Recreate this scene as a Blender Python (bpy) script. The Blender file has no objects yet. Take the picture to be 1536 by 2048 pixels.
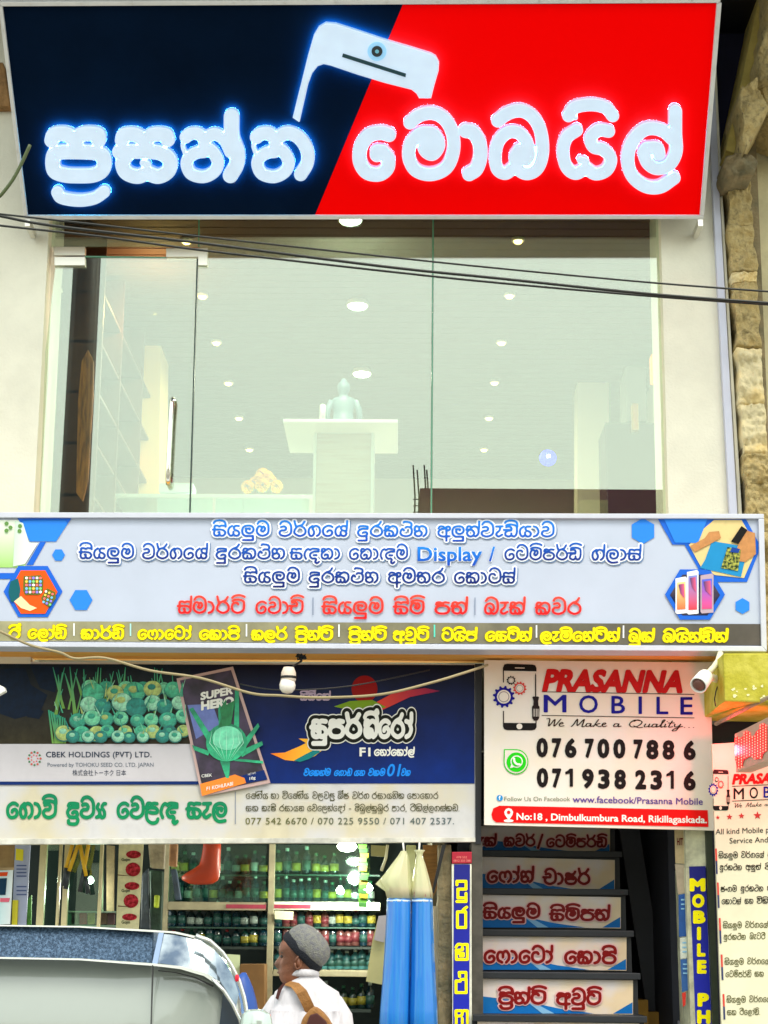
import bpy, bmesh, math, random
import numpy as np
from mathutils import Vector, Matrix, geometry, noise as mnoise
S = bpy.context.scene
COL = S.collection
R = math.radians
random.seed(7)

# ------------------------------------------------------------------ camera, world, sun, exposure
FPX, IW, IH = 3500.0, 1536.0, 2048.0
CAMP = Vector((0, 0, 1.6))
CR = Matrix.Rotation(R(0.60), 3, 'Z') @ Matrix.Rotation(R(90 + 14.05), 3, 'X') @ Matrix.Rotation(R(0.5), 3, 'Z')
cam = bpy.data.cameras.new('camera'); camo = bpy.data.objects.new('camera', cam); COL.objects.link(camo)
camo.matrix_world = Matrix.Translation(CAMP) @ CR.to_4x4()
cam.sensor_fit = 'VERTICAL'; cam.sensor_height = 24.0; cam.lens = 24.0 * FPX / IH
cam.clip_start = 0.1; cam.clip_end = 3000
S.camera = camo
W = bpy.data.worlds.new('World'); S.world = W; W.use_nodes = True
wn = W.node_tree; wn.nodes.clear()
sky = wn.nodes.new('ShaderNodeTexSky'); sky.sky_type = 'NISHITA'; sky.sun_disc = False
sky.sun_elevation = R(58); sky.sun_rotation = R(160); sky.air_density = 2.0; sky.dust_density = 4.0
b1 = wn.nodes.new('ShaderNodeBackground'); b1.inputs[1].default_value = 0.06
b2 = wn.nodes.new('ShaderNodeBackground'); b2.inputs[0].default_value = (0.93, 1.0, 0.93, 1); b2.inputs[1].default_value = 1.0
ad = wn.nodes.new('ShaderNodeAddShader'); wo = wn.nodes.new('ShaderNodeOutputWorld')
wn.links.new(sky.outputs[0], b1.inputs[0]); wn.links.new(b1.outputs[0], ad.inputs[0]); wn.links.new(b2.outputs[0], ad.inputs[1]); wn.links.new(ad.outputs[0], wo.inputs[0])
sl = bpy.data.lights.new('sun', 'SUN'); sl.energy = 1.3; sl.angle = R(25); sl.color = (1, 0.95, 0.84)
slo = bpy.data.objects.new('sun', sl); COL.objects.link(slo)
sd = Vector((math.sin(R(20)) * math.cos(R(58)), -math.cos(R(20)) * math.cos(R(58)), math.sin(R(58))))   # towards the sun, behind the camera
slo.rotation_euler = sd.to_track_quat('Z', 'Y').to_euler(); slo.location = (0, -5, 30)
S.view_settings.view_transform = 'Standard'; S.view_settings.look = 'None'
S.view_settings.exposure = 0.6; S.view_settings.gamma = 1.0; S.view_settings.use_curve_mapping = False
S.render.engine = 'CYCLES'
S.cycles.max_bounces = 8; S.cycles.transparent_max_bounces = 24; S.cycles.glossy_bounces = 4
S.cycles.sample_clamp_indirect = 6; S.cycles.caustics_reflective = False; S.cycles.caustics_refractive = False
S.cycles.use_denoising = True

# ------------------------------------------------------------------ helpers
def lin(c):
    if isinstance(c, str):
        c = [int(c[i:i + 2], 16) / 255 for i in (0, 2, 4)]
    return tuple((v / 12.92 if v <= 0.04045 else ((v + 0.055) / 1.055) ** 2.4) for v in c[:3])
MATS = {}
def M(key, col, rough=0.6, metal=0.0, spec=0.5, var=0.0, vs=4.0, bump=0.0, bs=30.0, em=None, es=0.0, col2=None, axis=None, stretch=None, coat=0.0, trans=0.0):
    """procedural principled material. var: value variation by noise; col2+axis: blend across the generated axis or noise patches."""
    if key in MATS: return MATS[key]
    m = bpy.data.materials.new(key); m.use_nodes = True; nt = m.node_tree; N = nt.nodes; L = nt.links
    p = N['Principled BSDF']; c = lin(col)
    if key.endswith(('ink', '_print', '_blue', '_film_ink')): c = tuple(v ** 1.42 for v in c); spec = min(spec, 0.2)
    p.inputs['Roughness'].default_value = rough; p.inputs['Metallic'].default_value = metal
    p.inputs['Specular IOR Level'].default_value = spec; p.inputs['Coat Weight'].default_value = coat
    tc = N.new('ShaderNodeTexCoord'); src = tc.outputs['Object']
    if stretch:
        mp = N.new('ShaderNodeMapping'); mp.inputs['Scale'].default_value = stretch; L.new(src, mp.inputs[0]); src = mp.outputs[0]
    cs = None
    if col2 is not None:
        mx = N.new('ShaderNodeMix'); mx.data_type = 'RGBA'
        mx.inputs[6].default_value = (*c, 1); mx.inputs[7].default_value = (*lin(col2), 1)
        if axis is None:
            nz = N.new('ShaderNodeTexNoise'); nz.inputs['Scale'].default_value = vs; nz.inputs['Detail'].default_value = 6; L.new(src, nz.inputs[0])
            rp = N.new('ShaderNodeMapRange'); rp.inputs[1].default_value = 0.42; rp.inputs[2].default_value = 0.62; L.new(nz.outputs[0], rp.inputs[0]); L.new(rp.outputs[0], mx.inputs[0])
        else:
            sx = N.new('ShaderNodeSeparateXYZ'); L.new(tc.outputs['Generated'], sx.inputs[0]); L.new(sx.outputs[axis], mx.inputs[0])
        cs = mx.outputs[2]
    if var > 0:
        nz = N.new('ShaderNodeTexNoise'); nz.inputs['Scale'].default_value = vs; nz.inputs['Detail'].default_value = 8; nz.inputs['Roughness'].default_value = 0.62; L.new(src, nz.inputs[0])
        rp = N.new('ShaderNodeMapRange'); rp.inputs[1].default_value = 0.3; rp.inputs[2].default_value = 0.7; rp.inputs[3].default_value = 1 - var; rp.inputs[4].default_value = 1 + var * 0.35; L.new(nz.outputs[0], rp.inputs[0])
        hs = N.new('ShaderNodeHueSaturation')
        if cs: L.new(cs, hs.inputs['Color'])
        else: hs.inputs['Color'].default_value = (*c, 1)
        L.new(rp.outputs[0], hs.inputs['Value']); cs = hs.outputs[0]
    if cs: L.new(cs, p.inputs['Base Color'])
    else: p.inputs['Base Color'].default_value = (*c, 1)
    if bump > 0:
        nb = N.new('ShaderNodeTexNoise'); nb.inputs['Scale'].default_value = bs; nb.inputs['Detail'].default_value = 8; L.new(src, nb.inputs[0])
        bp = N.new('ShaderNodeBump'); bp.inputs['Strength'].default_value = bump; bp.inputs['Distance'].default_value = 0.02; L.new(nb.outputs[0], bp.inputs['Height']); L.new(bp.outputs[0], p.inputs['Normal'])
    if em is not None:
        p.inputs['Emission Color'].default_value = (*lin(em), 1); p.inputs['Emission Strength'].default_value = es
    if trans: p.inputs['Transmission Weight'].default_value = trans
    MATS[key] = m; return m
def Mglass(key, tint, refl, rcol, rough=0.0):
    if key in MATS: return MATS[key]
    m = bpy.data.materials.new(key); m.use_nodes = True; nt = m.node_tree; N = nt.nodes; L = nt.links; N.clear()
    t = N.new('ShaderNodeBsdfTransparent'); t.inputs[0].default_value = (*tint, 1)
    g = N.new('ShaderNodeBsdfGlossy'); g.inputs[0].default_value = (*rcol, 1); g.inputs['Roughness'].default_value = rough
    x = N.new('ShaderNodeMixShader'); x.inputs[0].default_value = refl; o = N.new('ShaderNodeOutputMaterial')
    L.new(t.outputs[0], x.inputs[1]); L.new(g.outputs[0], x.inputs[2]); L.new(x.outputs[0], o.inputs[0]); MATS[key] = m; return m

def ray(px, py):
    return (CR @ Vector(((px - IW / 2) / FPX, (IH / 2 - py) / FPX, -1))).normalized()
def at(px, py, Y):
    d = ray(px, py); return CAMP + d * (Y / d.y)
class Plane:
    def __init__(s, p, n):
        s.p = Vector(p); s.n = Vector(n).normalized()
    def cast(s, px, py, lift=0.0):
        d = ray(px, py); q = s.p + s.n * lift
        return CAMP + d * ((q - CAMP).dot(s.n) / d.dot(s.n))
def YP(Y): return Plane((0, Y, 0), (0, -1, 0))
def plane3(a, b, c):
    n = (b - a).cross(c - a); n.normalize()
    if n.dot(CAMP - a) < 0: n = -n
    return Plane(a, n)

ORG = {}
def worg(o): return ORG.get(o.name, Vector((0, 0, 0)))
def mesh(name, vs, fs, mats, fm=None, smooth=False):
    me = bpy.data.meshes.new(name); me.from_pydata([tuple(v) for v in vs], [], fs)
    for m in (mats if isinstance(mats, (list, tuple)) else [mats]): me.materials.append(m)
    if fm is not None: me.polygons.foreach_set('material_index', fm)
    if smooth: me.polygons.foreach_set('use_smooth', [True] * len(me.polygons))
    me.update(); return me
def obj(name, vs, fs, mats, parent=None, fm=None, smooth=False, org=None, fix=False):
    vs = [Vector(v) for v in vs]
    if org is None:
        n = max(1, len(vs)); org = Vector((sum(v.x for v in vs) / n, sum(v.y for v in vs) / n, min(v.z for v in vs)))
    me = mesh(name, [v - org for v in vs], fs, mats, fm, smooth)
    if fix:
        bm = bmesh.new(); bm.from_mesh(me); bmesh.ops.recalc_face_normals(bm, faces=bm.faces); bm.to_mesh(me); bm.free()
    o = bpy.data.objects.new(name, me); COL.objects.link(o)
    po = worg(parent) if parent else Vector((0, 0, 0))
    if parent: o.parent = parent
    o.location = org - po; ORG[o.name] = org; return o
def tag(o, label=None, cat=None, group=None, kind=None):
    if label: o['label'] = label
    if cat: o['category'] = cat
    if group: o['group'] = group
    if kind: o['kind'] = kind
    return o
def thing(name, loc, label, cat, group=None):
    o = bpy.data.objects.new(name, None); COL.objects.link(o); o.location = loc; o.empty_display_size = 0.1
    ORG[o.name] = Vector(loc); return tag(o, label, cat, group)
def struct(o, label=None):
    o['kind'] = 'structure'
    if label: o['label'] = label
    return o
def boxv(x0, x1, y0, y1, z0, z1):
    return [(x0, y0, z0), (x1, y0, z0), (x1, y1, z0), (x0, y1, z0), (x0, y0, z1), (x1, y0, z1), (x1, y1, z1), (x0, y1, z1)]
BF = [(0, 3, 2, 1), (4, 5, 6, 7), (0, 1, 5, 4), (1, 2, 6, 5), (2, 3, 7, 6), (3, 0, 4, 7)]
def bevel_mesh(o, w, seg=2):
    bm = bmesh.new(); bm.from_mesh(o.data)
    bmesh.ops.bevel(bm, geom=list(bm.edges), offset=w, segments=seg, affect='EDGES', profile=0.6, clamp_overlap=True); bm.to_mesh(o.data); bm.free()
def box(name, x0, x1, y0, y1, z0, z1, m, parent=None, bev=0):
    o = obj(name, boxv(x0, x1, y0, y1, z0, z1), BF, m, parent)
    if bev: bevel_mesh(o, bev)
    return o
def prism(name, pts, pl, back, front, m, parent=None, bev=0, fm=None, smooth=False):
    """pixel outline cast on a plane, with real thickness: from `back` to `front` along the normal"""
    A = [pl.cast(x, y, front) for x, y in pts]; d = pl.n * (back - front); B = [a + d for a in A]; n = len(pts)
    fs = [tuple(range(n)), tuple(range(2 * n - 1, n - 1, -1))] + [((i + 1) % n, i, n + i, n + (i + 1) % n) for i in range(n)]
    o = obj(name, A + B, fs, m, parent, fix=True)
    if bev: bevel_mesh(o, bev)
    return o
def rect(x0, y0, x1, y1): return [(x0, y0), (x1, y0), (x1, y1), (x0, y1)]
def pbox(name, x0, y0, x1, y1, Y, depth, m, parent=None, bev=0):
    """upright box whose front face stands at depth Y and spans the given picture rectangle"""
    a = at(x0, y1, Y); b = at(x1, y0, Y)
    a2 = at(x1, y1, Y); b2 = at(x0, y0, Y)
    X0 = (a.x + b2.x) / 2; X1 = (b.x + a2.x) / 2; Z0 = (a.z + a2.z) / 2; Z1 = (b.z + b2.z) / 2
    return box(name, X0, X1, Y, Y + depth, Z0, Z1, m, parent, bev)
PC_ = [0]
def printed(name, pts, pl, lift, m, parent):
    PC_[0] += 1; lift += (PC_[0] % 40) * 0.00004
    A = [pl.cast(x, y, lift) for x, y in pts]
    tr = geometry.tessellate_polygon([[Vector((x, -y, 0)) for x, y in pts]])
    fs = []
    for t in tr:
        a, b, c = t
        if (A[b] - A[a]).cross(A[c] - A[a]).dot(pl.n) < 0: t = (a, c, b)
        fs.append(t)
    return obj(name, A, fs, m, parent)
def disc(cx, cy, r, n=20, ry=None): return [(cx + r * math.cos(2 * math.pi * i / n), cy + (ry or r) * math.sin(2 * math.pi * i / n)) for i in range(n)]
def hexa(cx, cy, r, ry=None, rot=0): return [(cx + r * math.cos(R(60 * i + rot)), cy + (ry or r) * math.sin(R(60 * i + rot))) for i in range(6)]
def tube_geo(pts, r, n=8, cap=True):
    pts = [Vector(p) for p in pts]; vs = []; fs = []
    rr = r if isinstance(r, (list, tuple)) else [r] * len(pts); up = None
    for i, p in enumerate(pts):
        t = (pts[min(i + 1, len(pts) - 1)] - pts[max(i - 1, 0)]).normalized()
        if up is None:
            up = Vector((0, 0, 1)) if abs(t.z) < 0.9 else Vector((1, 0, 0))
        a = t.cross(up).normalized(); up = a.cross(t).normalized()
        for k in range(n):
            an = 2 * math.pi * k / n; vs.append(p + (a * math.cos(an) + up * math.sin(an)) * rr[i])
    for i in range(len(pts) - 1):
        for k in range(n):
            fs.append((i * n + k, i * n + (k + 1) % n, (i + 1) * n + (k + 1) % n, (i + 1) * n + k))
    if cap: fs.append(tuple(range(n - 1, -1, -1))); fs.append(tuple(range((len(pts) - 1) * n, len(pts) * n)))
    return vs, fs
def tube(name, pts, r, m, parent=None, n=8):
    vs, fs = tube_geo(pts, r, n); return obj(name, vs, fs, m, parent, smooth=True, fix=True)
def lathe_geo(prof, n=16, c=(0, 0, 0), M3=None):
    vs = []; fs = []
    for r, z in prof:
        for k in range(n):
            a = 2 * math.pi * k / n; v = Vector((r * math.cos(a), r * math.sin(a), z))
            if M3: v = M3 @ v
            vs.append(v + Vector(c))
    for i in range(len(prof) - 1):
        for k in range(n): fs.append((i * n + k, i * n + (k + 1) % n, (i + 1) * n + (k + 1) % n, (i + 1) * n + k))
    fs.append(tuple(range(n - 1, -1, -1))); fs.append(tuple(range((len(prof) - 1) * n, len(prof) * n)))
    return vs, fs
def lathe(name, prof, c, m, parent=None, n=16, M3=None):
    vs, fs = lathe_geo(prof, n, c, M3); return obj(name, vs, fs, m, parent, smooth=True, fix=True)
def spline(P, step=6, closed=False):
    """Catmull-Rom; a point given as (x, y, 1) is a corner"""
    out = []; seg = [[]]
    for p in P:
        seg[-1].append(Vector(p[:2]))
        if len(p) > 2: seg.append([Vector(p[:2])])
    for s in seg:
        if len(s) < 2: continue
        if len(s) == 2: out += [s[0], s[1]]; continue
        for i in range(len(s) - 1):
            p0 = s[i - 1] if i else s[0] * 2 - s[1]; p1 = s[i]; p2 = s[i + 1]; p3 = s[i + 2] if i + 2 < len(s) else s[-1] * 2 - s[-2]
            for k in range(step):
                t = k / step; out.append(0.5 * ((2 * p1) + (p2 - p0) * t + (2 * p0 - 5 * p1 + 4 * p2 - p3) * t * t + (3 * p1 - p0 - 3 * p2 + p3) * t ** 3))
        out.append(s[-1])
    return out
def parse(s):
    st = []
    for part in s.split('|'):
        P = []
        for w in part.split():
            c = w.endswith('c'); x, y = w.rstrip('c').split(','); P.append((float(x), float(y), 1) if c else (float(x), float(y)))
        st.append(spline(P))
    return st
def field(strokes, hw, step):
    """signed distance (negative inside) to the union of round-ended strokes, on a grid"""
    hws = hw if isinstance(hw, (list, tuple)) else [hw] * len(strokes)
    allp = [p for s in strokes for p in s]; mh = max(hws)
    x0 = min(p.x for p in allp) - mh - 2 * step; x1 = max(p.x for p in allp) + mh + 2 * step
    y0 = min(p.y for p in allp) - mh - 2 * step; y1 = max(p.y for p in allp) + mh + 2 * step
    nx = int((x1 - x0) / step) + 2; ny = int((y1 - y0) / step) + 2
    gx, gy = np.meshgrid(x0 + np.arange(nx) * step, y0 + np.arange(ny) * step, indexing='ij')
    F = np.full(gx.shape, 1e9)
    for s, h in zip(strokes, hws):
        for a, b in zip(s[:-1], s[1:]):
            dx, dy = b.x - a.x, b.y - a.y; l2 = dx * dx + dy * dy
            if l2 < 1e-12: continue
            t = np.clip(((gx - a.x) * dx + (gy - a.y) * dy) / l2, 0, 1)
            F = np.minimum(F, np.hypot(gx - a.x - t * dx, gy - a.y - t * dy) - h)
    return F, x0, y0
def contours(F, x0, y0, step):
    F = np.where(F == 0, 1e-6, F); I = F < 0
    nxt = {}; pos = {}
    def ep(k):
        if k not in pos:
            i, j, d = k; i2, j2 = (i + 1, j) if d == 0 else (i, j + 1); f0, f1 = F[i, j], F[i2, j2]; t = f0 / (f0 - f1)
            pos[k] = (x0 + (i + (t if d == 0 else 0)) * step, y0 + (j + (t if d else 0)) * step)
        return k
    c = I[:-1, :-1].astype(int) + 2 * I[1:, :-1] + 4 * I[1:, 1:] + 8 * I[:-1, 1:]
    T = {1: [(3, 0)], 2: [(0, 1)], 3: [(3, 1)], 4: [(1, 2)], 5: [(3, 0), (1, 2)], 6: [(0, 2)], 7: [(3, 2)], 8: [(2, 3)], 9: [(2, 0)], 10: [(0, 1), (2, 3)], 11: [(2, 1)], 12: [(1, 3)], 13: [(1, 0)], 14: [(0, 3)]}
    for i, j in np.argwhere((c > 0) & (c < 15)):
        i = int(i); j = int(j); E = [(i, j, 0), (i + 1, j, 1), (i, j + 1, 0), (i, j, 1)]
        for a, b in T[int(c[i, j])]: nxt[ep(E[a])] = ep(E[b])
    loops = []
    while nxt:
        k0, k = next(iter(nxt.items())); del nxt[k0]; L = [k0]
        while k != k0 and k in nxt:
            L.append(k); k = nxt.pop(k)
        if len(L) > 5:
            P = [pos[q] for q in L]; n = len(P)
            P = [((P[i - 1][0] + 2 * P[i][0] + P[(i + 1) % n][0]) / 4, (P[i - 1][1] + 2 * P[i][1] + P[(i + 1) % n][1]) / 4) for i in range(n)]
            Q = [P[0]]
            for q in P[1:]:
                if math.hypot(q[0] - Q[-1][0], q[1] - Q[-1][1]) > step * 0.75: Q.append(q)
            if len(Q) > 4: loops.append(Q)
    return loops
def cellfill(F, x0, y0, step):
    """polygons that fill F < 0: cut cells on the outline, long strips inside; nothing overlaps"""
    F = np.where(F == 0, 1e-6, F); I = F < 0; V = []; P = []; ix = {}
    def gv(i, j):
        k = (i, j)
        if k not in ix: ix[k] = len(V); V.append((x0 + i * step, y0 + j * step))
        return ix[k]
    def ev(i, j, i2, j2):
        k = (min(i, i2), min(j, j2), i != i2)
        if k not in ix:
            f0, f1 = F[i, j], F[i2, j2]; t = f0 / (f0 - f1); ix[k] = len(V); V.append((x0 + (i + (i2 - i) * t) * step, y0 + (j + (j2 - j) * t) * step))
        return ix[k]
    c = I[:-1, :-1].astype(int) + I[1:, :-1] + I[1:, 1:] + I[:-1, 1:]
    for i, j in np.argwhere((c > 0) & (c < 4)):
        i = int(i); j = int(j); Q = [(i, j), (i + 1, j), (i + 1, j + 1), (i, j + 1)]; f = []
        if c[i, j] == 2 and I[Q[0]] == I[Q[2]]:
            for k in range(4):
                if I[Q[k]]: P.append((gv(*Q[k]), ev(*Q[k], *Q[(k + 1) % 4]), ev(*Q[k - 1], *Q[k])))
            continue
        for k in range(4):
            a, b = Q[k], Q[(k + 1) % 4]
            if I[a]: f.append(gv(*a))
            if I[a] != I[b]: f.append(ev(*a, *b))
        if len(f) > 2: P.append(tuple(f))
    full = (c == 4)
    for i in range(full.shape[0]):
        j = 0
        while j < full.shape[1]:
            if full[i, j]:
                k = j
                while k < full.shape[1] and full[i, k]: k += 1
                P.append((gv(i, j), gv(i + 1, j), gv(i + 1, k), gv(i, k))); j = k
            else: j += 1
    return V, P
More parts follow.
